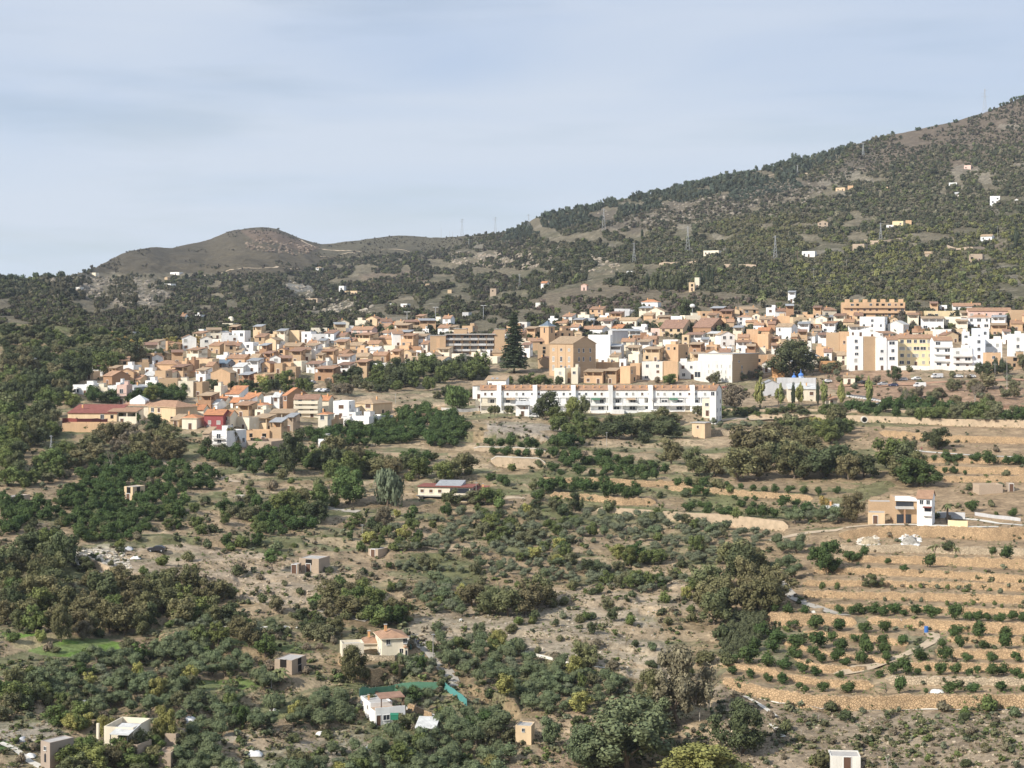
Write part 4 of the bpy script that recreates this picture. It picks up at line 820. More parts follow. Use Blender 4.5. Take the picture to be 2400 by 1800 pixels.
Dd_(1425, 1570, 522, 378, 'white', 'gable', 'dull_clay', side=85, dens=.5, label='bright white house with tall slit windows above the big round tree'); Dd_(1108, 1225, 585, 405, 'ochre', dens=.6, side=20); Dd_(1225, 1330, 610, 455, 'ochre', dens=.1, side=70, sidewin=0); Dd_(968, 1105, 525, 385, 'cream', 'open', wide=True, balc='full')
Dd_(1432, 1550, 345, 268, 'ochre', side=55, dens=.1); Dd_(1680, 1800, 325, 252, 'ochre', side=30, dens=.05); Dd_(1825, 1905, 325, 275, 'grey', dens=0); Dd_(1012, 1160, 365, 280, 'white', 'hip', 'clay', side=30); Dd_(1330, 1440, 430, 350, 'brown', 'gable', 'brown_clay'); Dd_(1180, 1330, 420, 360, 'white', 'gable', 'clay'); Dd_(1640, 1795, 460, 345, 'white', 'open'); Dd_(1795, 1900, 410, 350, 'brown'); Dd_(1900, 2085, 440, 340, 'white', 'open', 'clay')
Dd_(1935, 2070, 640, 440, 'tan', side=30, dens=.1); Dd_(2075, 2170, 640, 430, 'ochre', side=20, dens=.15, label='tall ochre-brown house with a blank front left of the white tower blocks'); Dd_(1830, 1975, 720, 585, 'ochre', dens=.4); Dd_(1980, 2075, 740, 640, 'sand', side=30, dens=.3); Dd_(1880, 2050, 850, 735, 'orange', 'flat', side=8, dens=0, ph=.1, sidewin=0, label='plain orange garden wall building under the ochre houses', name='walled_yard', cat='building', extra=False); Dd_(1376, 1500, 900, 785, 'orange', 'shed', 'dull_clay', side=22, dens=0, sidewin=0, label='plain orange windowless box left of the big round tree', name='box_building', cat='building')
Dd_(1850, 1990, 580, 460, 'white', 'open'); Dd_(1240, 1335, 665, 595, 'cream', dens=.5); Dd_(510, 690, 660, 560, 'brown', 'open'); Dd_(690, 850, 640, 565, 'ochre', dens=.3); Dd_(850, 1000, 650, 600, 'white', dens=.3); Dd_(1000, 1180, 650, 590, 'white', 'open'); Dd_(700, 900, 560, 500, 'cream', 'open', 'pale_sheet'); Dd_(480, 700, 560, 510, 'white', 'open'); Dd_(900, 1100, 575, 525, 'cream'); Dd_(1330, 1480, 600, 500, 'tan', 'open'); Dd_(1100, 1240, 380, 330, 'sand', 'gable'); Dd_(820, 920, 370, 300, 'ochre', 'gabley'); Dd_(900, 1010, 400, 330, 'tan', 'gable', 'clay'); Dd_(1320, 1450, 370, 310, 'brown', 'shed', 'brown_clay'); Dd_(1570, 1660, 570, 480, 'brown', 'gable'); Dd_(1640, 1760, 560, 480, 'tan', 'open'); Dd_(1220, 1400, 480, 420, 'ochre', 'gable', 'orange_clay')
# ---- right part
r, W, D, H, bd = E(345, 980, 290, 125, 'ochre', 'flat', side=28, Dp=12, fl=3, dens=.8, balc='full', label='long orange-ochre apartment building with roof turrets at the top of town', name='apartment_block', cat='apartments', ph=.2, extra=False)
for i in range(7): b = MB(); x = -W / 2 + W * (i + .35) / 7; b.box(x, x + W * .07, 2, 6, bd + .2, bd + 1.9, wmat('ochre'), top=M_ter); b.build('roof_turret', r)
E(590, 880, 275, 250, 'darkgrey', 'gabley', 'grey_sheet', label='dark grey barn roof under the orange apartment building', side=20, Dp=14); E(372, 500, 310, 235, 'ochre', 'flat', dens=1); E(985, 1090, 300, 215, 'tan', side=100, dens=.6); E(1200, 1500, 290, 215, 'yellow', 'flat', side=20, dens=.7); E(1245, 1350, 240, 185, 'ochre', 'open'); E(1340, 1450, 215, 155, 'white'); E(1490, 1765, 215, 165, 'white', 'gable', 'clay', side=25, dens=.9)
E(530, 765, 500, 275, 'white', side=62, fl=4, dens=.6, label='tall white block with a grey right side under the dark barn roof'); E(405, 640, 480, 375, 'white', 'open', 'dull_clay', wide=True, balc='full', side=20); E(830, 930, 350, 300, 'sand', 'gabley', 'dull_clay')
E(400, 545, 830, 480, 'white', side=10, fl=5, dens=.95, balc=0, label='five-storey white apartment tower at the left of the right-hand blocks', name='apartment_tower', cat='apartments'); E(556, 672, 832, 480, 'tan', side=4, dens=0, sidewin=0, label='blank five-storey brick party wall between two white towers', name='party_wall_block', cat='apartments', extra=False)
E(680, 790, 832, 500, 'white', side=3, fl=4, dens=.95, label='slim white tower with small windows right of the blank brick wall', name='apartment_tower', cat='apartments'); E(792, 905, 832, 512, 'white', 'gable', 'clay', side=4, fl=4, dens=1, wide=True, label='white block with a clay roof and wide dark windows', name='apartment_tower', cat='apartments')
r, W, D, H, bd = E(910, 1275, 790, 498, 'yellow', 'gable', 'clay', side=5, fl=4, dens=1, wide=True, label='pale yellow four-storey apartment block in the right-hand row', name='apartment_block', cat='apartments', kinds=('blind', 'glass'))
E(1278, 1470, 810, 520, 'white', 'gable', 'clay', side=5, fl=4, dens=.8, balc='full', label='white block with deep balconies right of the yellow block', name='apartment_tower', cat='apartments', wide=True); E(1475, 1675, 820, 600, 'white', side=5, fl=3, dens=.9, balc='full', wide=True, label='lower white block with verandas between two taller blocks', name='apartment_block', cat='apartments')
E(1675, 1810, 810, 480, 'bluewhite', side=12, fl=4, dens=1, kinds=('shut', 'glass'), label='tall blue-white tower with brown shuttered windows and a drainpipe', name='apartment_tower', cat='apartments'); E(1690, 1850, 560, 395, 'bluewhite', side=30, dens=.3); E(1580, 1680, 600, 430, 'white', dens=.8); E(1815, 1985, 800, 510, 'white', side=40, fl=3, dens=.9, wide=True, label='white block with a long glazed top floor behind the small orange house', name='apartment_block', cat='apartments')
E(1826, 1972, 852, 650, 'ochre', side=16, dens=.9, fl=3, label='small orange-ochre house with brown shutters in front of the white blocks'); E(2085, 2210, 700, 455, 'white', side=5, fl=3, dens=.9, wide=True, label='white block over brown open floors at the right edge', name='apartment_block', cat='apartments'); E(2078, 2240, 812, 690, 'tan', 'flat', side=5, dens=1, wide=True, ph=0)
E(2210, 2420, 760, 450, 'white', side=20, fl=4, dens=.9, wide=True); E(2420, 2640, 760, 480, 'cream', side=20, fl=4, dens=.9)
E(820, 960, 490, 355, 'offwhite', 'gabley', 'pale_sheet', side=90, dens=.3); E(1010, 1160, 385, 305, 'cream', 'open', 'clay', wide=True); E(1160, 1380, 430, 290, 'white', 'open', 'dull_clay', side=30, wide=True, balc='full'); E(1270, 1490, 490, 405, 'white', side=10, dens=0); E(1400, 1560, 390, 275, 'cream', side=80, dens=.2); E(1560, 1640, 400, 290, 'grey', dens=.1); E(1645, 1860, 400, 285, 'white', 'hip', 'clay', side=45, wide=True); E(1650, 2080, 300, 215, 'pink', 'gable', 'clay', side=20, dens=.6, label='long low pink house with a clay roof at the upper right'); E(2080, 2230, 340, 205, 'tan', side=10, dens=.1)
E(1880, 2080, 480, 360, 'ochre', 'open'); E(2085, 2230, 430, 345, 'ochre', 'gable', 'clay'); E(1890, 2080, 400, 330, 'white', 'open', 'grey_sheet'); E(1490, 1600, 480, 400, 'sand'); E(2000, 2110, 560, 480, 'white', 'open'); E(700, 830, 600, 500, 'white'); E(930, 1060, 500, 460, 'orange', 'gable', 'clay'); E(2230, 2500, 430, 260, 'ochre', 'gable'); E(2230, 2420, 300, 200, 'white', 'gable'); E(345, 500, 400, 330, 'sand', 'gable'); E(1060, 1200, 480, 440, 'cream', 'gable')
# ---- white row of terrace houses
def terrace_row():
    u0, u1 = 1126, 1678; n = 15
    xg, Y, _ = ground(1400, 968); k = mpp(Y); vb = 968; Z0 = CZ - (vb - HOR) / F * Y; COVER.append((1120, 1700, 885, 975))
    r = thing('terrace_row', ((1402 - 1200) / F * Y, Y, Z0), 'long row of joined white terrace houses with clay roofs and tall chimney slabs', 'terrace houses')
    W = (u1 - u0) * k; zt = (968 - 914) * k; D = 9; wm = wmat('white'); fh = zt / 3
    b = MB(); b.box(-W / 2, W / 2, 2.0, D, -6, zt, wm); b.box(-W / 2, W / 2, 0, 2.0, zt - fh, zt, wm); b.prism([(0, zt), (D, zt), (D / 2, zt + D * .19)], -W / 2, W / 2, wm)
    b.build('wall', r)
    ro = MB(); ro.prism([(-.35, zt - .1), (D / 2, zt + D * .2), (D + .35, zt - .1), (D + .35, zt + .03), (D / 2, zt + D * .2 + .13), (-.35, zt + .03)], -W / 2 - .3, W / 2 + .3, rmat('clay')); ro = ro.build('roof', r)
    rs = random.Random(5)
    for i in range(n):
        xa = -W / 2 + W * i / n; wd = W / n; j = rs.choice([0, 0, -1.3, 1])
        h = MB(); c = wm if i else wmat('cream')
        h.box(xa + .002, xa + .25, 0, 2.0, -6, zt - fh - .002, wm)
        hd = -1.2 if j < 0 else .02
        h.box(xa + .25, xa + wd, hd, 2.0, fh - .15, fh + .05, c); h.box(xa + .25, xa + wd, hd, hd + .14, fh + .05, fh + 1.0, c); h.box(xa + .25, xa + wd * .45, .3, 2.0, fh + .05, zt - fh - .003, c)
        h.box(xa + .25, xa + wd, -.8, 2.0, -6, 1.0, c if rs.random() < .7 else wmat('cream')); h.build('house_front', r)
        if rs.random() < .5: e = MB(); e.box(xa + wd * .5, xa + wd * .95, .5, 2.0, fh + .05, zt - fh - .003, wm); e.build('glazed_balcony', r); add('window', WIN['glass'], r, (xa + wd * .72, .5, fh * 1.55), sc_=(wd * .35, 1, .8))
        for q in (.3, .72): add('window', WIN[rs.choice(['glass', 'blind', 'shut'])], r, (xa + wd * q, 0, zt - fh * .52), sc_=(.8, 1, 1.0))
        add('window', WIN['glass'], r, (xa + wd * .7, 2.0, fh * .62), sc_=(2.2, 1, 1.2)); add('window', WIN['glass'], r, (xa + wd * .75, 2.0, fh * 1.5), sc_=(1.5, 1, 1.5))
        for q in (.18, .6): add('chimney', CHIM, ro, (xa + wd * q, 1.6, zt + .3), sc_=(.9, .9, 1.35))
    for uu in (1170, 1254, 1344, 1431, 1525, 1623):
        x = (uu - 1402) * k; s = MB(); s.box(x - .95, x + .85, -.9, 2.6, -6, zt + 1.9, wm); s.build('chimney_slab', r)
        s = MB(); s.box(x + .86, x + 2.0, 1.5, 3.8, zt - .5, zt + 1.75, wmat('brown')); s.build('chimney_slab_back', r)
    for q_, c_ in ((.11, 'mud'), (.47, 'green'), (.80, 'green'), (.62, 'mud')):
        e = MB(); xa = -W / 2 + W * q_; e.prism([(-1.5, fh * 2 - .8), (0, fh * 2 - .35), (0, fh * 2 - .27), (-1.5, fh * 2 - .72)], xa, xa + 3.6, mat('awning_green', (.08, .20, .12)) if c_ == 'green' else mat('awning_tan', (.45, .33, .22))); e.build('awning', r)
    for q_ in (.04, .2, .36, .55, .7, .9):
        e = MB(); xa = -W / 2 + W * q_; e.box(xa, xa + 5.5, -3.2 - q_, -.85, -6, .9 + q_, wm if q_ > .3 else wmat('offwhite')); e.build('yard_wall', r)
    return r
terrace_row()
house(1664, 1678, 992, 914, 'white', 'gable', 'clay', side=20, Dp=9.5, label='white end house closing the right end of the terrace row', dens=.8, sidewin=.7, dy=-1.5)
house(1646, 1668, 975, 935, 'cream', side=5, Dp=5, label='small cream porch block with a blue shutter at the right end of the terrace row', dy=-5, dens=.9)
Cc_(212, 325, 870, 748, 'white', 'gable', 'dull_clay', side=15, label='white house with a pale tiled porch at the left end of the terrace row'); Cc_(320, 500, 790, 705, 'white', 'shed', 'dull_clay', side=28, label='white house carrying two steel water tanks behind the terrace row', extra=False)
Cc_(238, 330, 975, 872, 'cream', side=12, label='small cream gatehouse below the left end of the terrace row', dens=.6); Cc_(585, 700, 1020, 915, 'white', 'open', 'pale_sheet', side=10, dens=.5)
# ---- park pavilion, huts, farms
house(1824, 1912, 914, 887, 'grey', 'flat', side=10, Dp=9, dens=0, sidewin=0, ph=.2, label='low pavilion with pale netting under the blue play structure', name='pavilion', cat='pavilion', extra=False)
house(1848, 1912, 935, 912, 'cream', 'shed', 'pale_sheet', side=5, Dp=9, dens=.9, label='cream lower building with two dark windows under the pavilion', name='pavilion', cat='pavilion', dy=-4)
house(1790, 1826, 928, 900, 'grey', 'gabley', 'grey_sheet', side=4, Dp=12, dens=0, sidewin=0, label='grey sheet-roofed shed at the left of the pavilion', name='shed', cat='shed')
house(1978, 2004, 900, 884, 'cream', 'gable', 'dull_clay', side=4, Dp=4, label='tiny cream booth beside the parked black car', name='booth', cat='hut', dens=1); house(1936, 1962, 951, 936, 'cream', 'gable', 'clay', side=4, Dp=5, label='small cream hut between the poplars', name='hut', cat='hut')
F_ = Tile(700, 1350, 2.765); G_ = Tile(1600, 900, 2.765); HL = Tile(0, 1000, 2.765); HM = Tile(700, 950, 2.765)
r, W, D, H, bd = house(895, 953, 1541, 1496, 'cream', 'hip', 'clay', side=-22, Dp=7.5, fl=2, dens=0, sidewin=0, label='cream two-storey villa with a hipped clay roof among the olives', name='villa', cat='villa')
for x, z, kd in ((-.25, .78, 'glass'), (.42, .82, 'glass'), (.28, .28, 'glass')): add('window', WIN[kd], r, (x * W, 0, z * bd), sc_=(.8, 1, 1.0))
add('window', WIN['blind'], r, (-W / 2, D * .5, bd * .78), rz=R(-90), sc_=(.6, 1, .9))
for y in (.2, .5, .8): add('window', WIN['glass'], r, (-W / 2, D * y, bd * .25), rz=R(-90), sc_=(.6, 1, 1.2))
b = MB(); b.box(.36 * W, .5 * W, -1.0, 0, -1, 1.9, wmat('cream')); b.prism([(.34 * W, 1.9), (.43 * W, 2.35), (.52 * W, 1.9)], -1.1, 0, rmat('clay'), ax='y'); b.box(.40 * W, .46 * W, -1.05, -.9, -1, 1.4, M_glass_shade); b.build('porch', r)
house(852, 896, 1532, 1508, 'cream', 'hip', 'clay', side=-6, Dp=6, fl=1, dens=.8, dy=2, label='low cream wing with a clay roof at the left of the villa', name='villa_wing', cat='villa'); house(802, 852, 1540, 1526, 'cream', 'flat', side=-10, dens=0, sidewin=0, ph=.5, Dp=4, label='low ochre garden annexe left of the villa', name='annexe', cat='annexe', extra=False)
r, W, D, H, bd = house(868, 918, 1690, 1648, 'white', 'flat', side=-30, Dp=6.5, fl=2, dens=0, sidewin=0, ph=.25, label='white flat-roofed farmhouse with brown shutters among the olives', name='farmhouse', cat='farmhouse', extra=False)
for y, z in ((.25, .72), (.75, .75), (.8, .25), (.2, .2)): add('window', WIN['shut'], r, (-W / 2, D * y, bd * z), rz=R(-90), sc_=(.6, 1, .75))
b = MB(); b.box(-W / 2, W / 2 + 1.5, -3.2, 0, -4, 2.5, wmat('white'), top=M_ter)
b.box(-W / 2, W / 2 + 1.5, -3.2, -3.05, 2.5, 3.1, wmat('white')); b.build('lower_terrace', r)
b = MB(); b.prism([(-3.2, 4.6), (0, 5.0), (0, 5.12), (-3.2, 4.72)], -W / 2 + 1, W / 2 + 1.5, rmat('brown_clay'))
for x in (-W / 2 + 1.2, W / 2 + 1.3): b.box(x - .08, x + .08, -3.1, -2.94, 2.5, 4.65, M_shut)
b.build('pergola', r); add('chimney', CHIM, r, (-W * .3, D * .6, bd), sc_=(.6, .6, .7))
add('window', WIN['glass'], r, (0, -3.2, 1.2), sc_=(1.2, 1, .9)); add('door', DOOR, r, (-W * .35, -3.2, -.2), sc_=(.8, 1, 1.9))
house(975, 1020, 1735, 1722, 'white', 'shed', 'pale_sheet', side=6, dens=.6, label='small white lean-to with a pale awning right of the farmhouse', name='lean_to', cat='shed', Dp=4)
house(1208, 1245, 1746, 1702, 'sand', 'flat', side=9, Dp=3.4, fl=1, dens=0, sidewin=0, ph=.1, label='small tan transformer tower with one square window by the footpath', name='transformer_tower', cat='tower', extra=False); o = COL.objects[-2]
rt = [q for q in COL.objects if q.name.startswith('transformer_tower')][-1]; add('window', WIN['glass'], rt, (0, 0, 2.6), sc_=(.5, 1, .6))
r, W, D, H, bd = house(89, 117, 1806, 1741, 'taupe', 'flat', side=42, Dp=4.6, dens=0, sidewin=0, ph=.08, label='grey-brown rendered hut tower at the lower left with a tall arched recess', name='tower_hut', cat='tower', extra=False)
add('window', WIN['glass'], r, (0, 0, bd - 1.0), sc_=(.6, 1, .6)); b = MB(); b.box(-.22, .22, -.05, .2, bd - 3.2, bd - 2.0, M_glass_shade); b.prism([(-.22, bd - 2.0), (0, bd - 1.75), (.22, bd - 2.0)], -.05, .2, M_glass_shade, ax='y'); b.build('arched_shade_panel', r)  # recess is a proud dark panel with its shade put into the colour
r, W, D, H, bd = house(240, 312, 1770, 1706, 'cream', 'flat', None, side=20, Dp=7, wide=True, label='cluttered cream farmhouse with a white roof terrace at the lower left', name='farmhouse', cat='farmhouse')
b = MB(); b.prism([(-2.4, H + .2), (2.5, H + .9), (2.5, H + 1.0), (-2.4, H + .3)], -W * .1, W / 2 + .3, rmat('pale_sheet'))
for x in (-W * .08, W * .2, W / 2): b.box(x - .06, x + .06, -2.2, -2.08, -3, H + .3, M_iron)
b.build('sheet_awning', r); b = MB(); b.box(-W * .1, W * .5, -2.3, -2.2, -.2, .7, wmat('offwhite')); b.box(-W / 2 - 1.2, -W / 2 - .8, -.4, 0, -3, bd + 1.4, wmat('cream')); b.build('terrace_parapet', r)
house(300, 322, 1790, 1762, 'mud', 'flat', side=22, Dp=4, dens=.3, label='brown lower annexe beside the cluttered cream farmhouse', name='annexe', cat='annexe', extra=False); house(385, 412, 1756, 1738, 'mud', 'flat', side=12, dens=0, ph=.4, Dp=4, label='roofless little stone pen right of the cluttered farmhouse', name='stone_pen', cat='ruin', extra=False, sidewin=0); house(368, 400, 1800, 1777, 'mud', 'flat', side=6, dens=0, ph=.3, Dp=4, label='ruined stone walls at the bottom edge left of centre', name='stone_pen', cat='ruin', extra=False, sidewin=0)
house(641, 684, 1582, 1548, 'mud', 'flat', side=26, Dp=6, fl=2, dens=.6, ph=.1, extra=False, label='stone hut with a flat pale roof beside the palm', name='stone_hut', cat='hut')
r, W, D, H, bd = house(698, 747, 1344, 1310, 'mud', 'flat', side=20, Dp=6, fl=2, dens=1, ph=.12, kinds=('glass',), label='roofless-looking mud brick house with two rows of dark window holes', name='brick_house', cat='house', extra=False, sidewin=0); house(683, 699, 1345, 1330, 'mud', 'flat', side=3, Dp=3.5, fl=1, dens=.8, ph=.1, label='one-room mud brick annexe left of the mud brick house', name='annexe', cat='annexe', extra=False)
house(862, 886, 1309, 1290, 'mud', 'flat', side=20, Dp=4.5, dens=.3, ph=.1, label='low brick hut with a slab roof above the dry terraces', name='brick_hut', cat='hut', extra=False)
r, W, D, H, bd = house(288, 311, 1176, 1141, 'sand', 'flat', side=21, Dp=5, fl=2, dens=.6, ph=.1, label='tall roofless-looking sand brick hut standing in the dark citrus grove', name='brick_hut', cat='hut', extra=False, kinds=('glass',), sidewin=.9)
house(548, 566, 1181, 1170, 'cream', 'flat', side=4, Dp=3, dens=0, label='tiny cream hut by the path below town', name='hut', cat='hut', extra=False, ph=.1)
r, W, D, H, bd = HM(770, 1110, 625, 532, 'cream', 'flat', side=35, Dp=9, fl=2, dens=0, sidewin=0, ph=.1, label='cream farm building with a thin red roof edge and a dark lower floor', name='farm_building', cat='farmhouse', extra=False)
b = MB(); b.box(-W / 2 - .3, W / 2 + 1, -.5, D + .3, bd + .1, bd + .3, rmat('dark_red')); b.prism([(2, bd + .3), (D, bd + 1.4), (D, bd + .3)], -W * .2, W * .3, rmat('grey_sheet')); b.build('roof', r)
b = MB(); b.box(W * .12, W * .48, -.08, .1, bd * .52, bd * .92, M_glass_shade); b.box(-W * .4, W * .48, -.08, .1, bd * .05, bd * .32, M_glass_shade); b.build('opening_shade_panel', r)  # dark panels painted as the shade within the open fronts
b = MB(); b.box(-W / 2 - .3, W / 2 + .5, -1.3, 0, bd * .36, bd * .42, M_conc); b.box(W * .12, W * .48, -1.3, -1.2, bd * .42, bd * .62, wmat('cream')); b.build('balcony', r)
for x in (-.42, -.25, -.08): add('window', WIN['shut'], r, (x * W, 0, bd * .72), sc_=(1, 1, .9))
house(1105, 1143, 1172, 1154, 'brown', 'shed', 'dark_red', side=3, Dp=6, dens=.5, label='dark red roofed lean-to at the right of the cream farm building', name='lean_to', cat='shed')
# white and brick farmhouse on the terraces
r, W, D, H, bd = house(2152, 2184, 1232, 1168, 'white', 'gable', 'clay', side=24, Dp=8, fl=3, dens=.0, sidewin=.6, label='white farmhouse with a red roof and verandas on the right-hand terraces', name='farmhouse', cat='farmhouse')
for z in (.85,): add('window', WIN['glass'], r, (-.2 * W, 0, z * bd), sc_=(.9, 1, 1.1)); add('window', WIN['glass'], r, (.25 * W, 0, z * bd), sc_=(.9, 1, 1.1))
b = MB(); b.box(-W * .1, W * .5, -.9, 0, bd * .36, bd * .4, wmat('white')); b.box(-W * .1, W * .5, -.95, -.85, bd * .4, bd * .52, wmat('white')); b.box(-W * .1, W * .5, -1.1, 0, bd * .66, bd * .7, rmat('dark_red')); b.box(0, W * .45, -.03, .1, bd * .42, bd * .64, M_glass_shade); b.build('veranda', r)
r, W, D, H, bd = house(2098, 2152, 1226, 1167, 'tan', 'flat', side=4, Dp=8, dens=0, sidewin=0, ph=.1, label='unfinished brick part of the farmhouse with big dark openings and a white gable', name='farmhouse_annexe', cat='farmhouse', extra=False)
b = MB(); b.box(-W * .45, W * .3, -.06, .3, bd * .62, bd * .86, M_glass_shade); b.box(-W * .42, W * .2, -.06, .3, 0, bd * .35, M_glass_shade); b.build('opening_shade_panel', r)  # openings are dark panels, the shade inside given as colour
b = MB(); b.prism([(-1.5, bd * .58), (0, bd * .66), (0, bd * .68), (-1.5, bd * .6)], -W * .5, W * .3, M_conc); b.box(-W * .15, -W * .08, -1.4, -1.2, -2, bd * .58, wmat('brown')); b.build('lean_to_roof', r)
b = MB(); b.prism([(-W / 2, bd * .9), (-W / 2, bd + .6), (W * .1, bd + .6), (W / 2, bd * .99), (W / 2, bd * .88)], -.5, -.1, wmat('white'), ax='y'); b.build('white_fascia', r)
house(2040, 2090, 1205, 1176, 'tan', 'flat', side=5, Dp=5, dens=0, ph=.1, label='long tan brick outbuilding left of the unfinished brick annexe', name='outbuilding', cat='outbuilding', extra=False, sidewin=0); house(2036, 2074, 1228, 1202, 'sand', 'flat', side=10, Dp=5, dens=.4, ph=.1, label='small sand brick hut in front of the long outbuilding', name='outbuilding', cat='outbuilding', extra=False)
house(1936, 1966, 1212, 1196, 'mud', 'shed', 'pale_sheet', side=6, Dp=4, dens=0, label='open shed with a pale sheet roof under the brown tree', name='shed', cat='shed'); house(2295, 2352, 1160, 1136, 'mud', 'flat', side=-4, Dp=5, dens=0, ph=.5, sidewin=0, label='roofless walled stone ruin on the right-hand terraces', name='stone_ruin', cat='ruin', extra=False); house(2362, 2376, 1152, 1134, 'mud', 'flat', side=4, Dp=3, dens=.6, ph=.2, label='little stone hut with a dark doorway right of the walled ruin', name='stone_hut', cat='hut', extra=False)
r, W, D, H, bd = house(1624, 1652, 1028, 992, 'sand', 'flat', side=18, Dp=5, dens=0, sidewin=.0, ph=.05, label='tan transformer tower with an overhanging slab roof below the terrace row', name='transformer_tower', cat='tower', extra=False)
b = MB(); b.box(-W / 2 - .5, W / 2 + .5, -.4, D + .5, bd + .05, bd + .3, M_conc); b.build('roof', r); add('window', WIN['shut'], r, (-.05 * W, 0, bd * .75), sc_=(.8, 1, 1.0))
house(1948, 2017, 1806, 1774, 'offwhite', 'flat', side=5, Dp=4, dens=.8, fl=1, ph=.15, label='white hut with a flat concrete roof at the bottom edge of the picture', name='hut', cat='hut', extra=False, kinds=('blind',))
house(0, 22, 1185, 1168, 'mud', 'flat', side=30, dens=0, ph=.1, label='tan flat roofed outbuilding at the left edge below town', name='outbuilding', cat='outbuilding', extra=False)
# ---- houses scattered on the far slopes
FR = Tile(1400, 300, 2.212); FM = Tile(700, 450, 2.765); FL = Tile(0, 500, 2.765)
for T, x0, x1, yb, yt, c, rf, rcc, lab in [
 (FR, 2040, 2100, 392, 352, 'white', 'flat', None, 'white two-storey house high on the right-hand mountainside'), (FR, 1535, 1605, 522, 482, 'yellow', 'flat', None, 'yellow house with four windows on the right-hand mountainside'),
 (FR, 1600, 1640, 510, 478, 'ochre', 'flat', None, 'ochre extension behind the yellow mountainside house'), (FR, 1500, 1545, 522, 506, 'white', 'flat', None, 'low white annexe left of the yellow mountainside house'), (FR, 1065, 1145, 668, 638, 'white', 'flat', None, 'white flat-roofed house with a ragged parapet beside a tall palm'),
 (FR, 555, 650, 660, 634, 'cream', 'flat', None, 'long cream house with a red roof edge above the tan bank'), (FR, 475, 512, 845, 800, 'sand', 'flat', None, 'small sand-coloured house between two cypress clumps'), (FR, 505, 540, 830, 775, 'cream', 'flat', None, 'slim cream tower house behind the sand-coloured one among cypresses'),
 (FR, 1240, 1300, 326, 308, 'sand', 'flat', None, 'low ruined sand-coloured wall house high on the slope'), (FR, 1300, 1340, 320, 298, 'ochre', 'flat', None, 'square ochre ruin at the right of the ruined wall house'), (FR, 1995, 2070, 587, 560, 'white', 'gable', 'dull_clay', 'white bungalow above the retaining bank at the right'),
 (FR, 1935, 2020, 692, 652, 'mud', 'flat', None, 'unfinished grey-brown house with posts at the right'), (FR, 155, 190, 762, 745, 'white', 'flat', None, 'small white house left of the dark cypress grove'), (FR, 990, 1040, 905, 872, 'white', 'open', 'grey_sheet', 'white house with an open top just above the upper town'),
 (FR, 1905, 1952, 215, 192, 'pink', 'flat', None, 'pinkish house high in the trees at the right'), (FR, 1825, 1875, 299, 286, 'white', 'flat', None, 'low long white roof high in the trees at the right'), (FR, 1330, 1410, 640, 600, 'mud', 'flat', None, 'broken brown ruin on a bare spur of the slope'), (FR, 1700, 1750, 674, 650, 'mud', 'gable', 'dull_clay', 'brown tiled hut half hidden in bushes on the slope'),
 (FR, 1145, 1210, 520, 490, 'mud', 'gabley', 'dull_clay', 'brown roofed hut in the middle of the wooded slope'), (FR, 1490, 1515, 322, 305, 'sand', 'flat', None, 'tiny square sand-coloured hut right of the ochre ruin'), (FR, 1855, 1885, 352, 340, 'white', 'gable', 'pale_sheet', 'tiny white hut below the low long white roof'), (FR, 2165, 2190, 392, 370, 'white', 'gabley', 'clay', 'small white gable at the right edge beside the two-storey house'),
 (FM, 110, 155, 517, 490, 'white', 'hip', 'dull_clay', 'white hipped house on the saddle under the bare hill'), (FM, 260, 303, 662, 608, 'white', 'flat', None, 'white narrow house left of the ochre one below the bare rock dome'), (FM, 285, 405, 668, 640, 'sand', 'flat', None, 'wide sand-coloured house below the bare rock dome'), (FM, 590, 620, 750, 725, 'white', 'flat', None, 'white hut in the scrub above the centre of town'),
 (FM, 660, 720, 752, 730, 'white', 'flat', None, 'long low white house in the scrub above the centre of town'), (FM, 1570, 1625, 616, 590, 'white', 'gable', 'orange_clay', 'small white house with an orange roof on the wooded slope'), (FM, 1830, 1880, 638, 603, 'pink', 'gabley', 'orange_clay', 'small pinkish house right of the white house with the orange roof'), (FM, 2125, 2175, 540, 515, 'white', 'flat', None, 'white box house in the bushes right of centre'),
 (FM, 965, 1000, 656, 640, 'sand', 'flat', None, 'tiny sand hut on the slope right of the rock dome'), (FM, 1240, 1295, 670, 625, 'mud', 'flat', None, 'grey hut with an open side on the slope above town'), (FM, 1535, 1605, 748, 725, 'offwhite', 'flat', None, 'low pale wall house just above the bell tower'), (FM, 820, 850, 625, 604, 'sand', 'gable', 'dull_clay', 'tiny gabled hut on the right shoulder of the rock dome'), (FM, 1060, 1120, 812, 795, 'grey', 'flat', None, 'low grey roof just above the brown apartment block'),
 (FL, 1095, 1180, 400, 381, 'white', 'flat', None, 'long white house on the terrace under the bare hill'), (FL, 1045, 1130, 476, 458, 'white', 'flat', None, 'long white house on stilts lower down under the bare hill'), (FL, 1975, 2080, 577, 550, 'mud', 'flat', None, 'flat-roofed brown house with an open front on the middle slope'), (FL, 575, 632, 408, 384, 'cream', 'flat', None, 'cream house near the ridge at the left'), (FL, 485, 530, 502, 488, 'offwhite', 'flat', None, 'small pale house among the rocks at the left'),
 (FL, 1065, 1095, 440, 415, 'sand', 'gabley', 'dull_clay', 'small sand gable behind the house on stilts')]:
    T(x0, x1, yb, yt, c, rf, rcc, label=lab, name='country_house', extra=False, Dp=7)
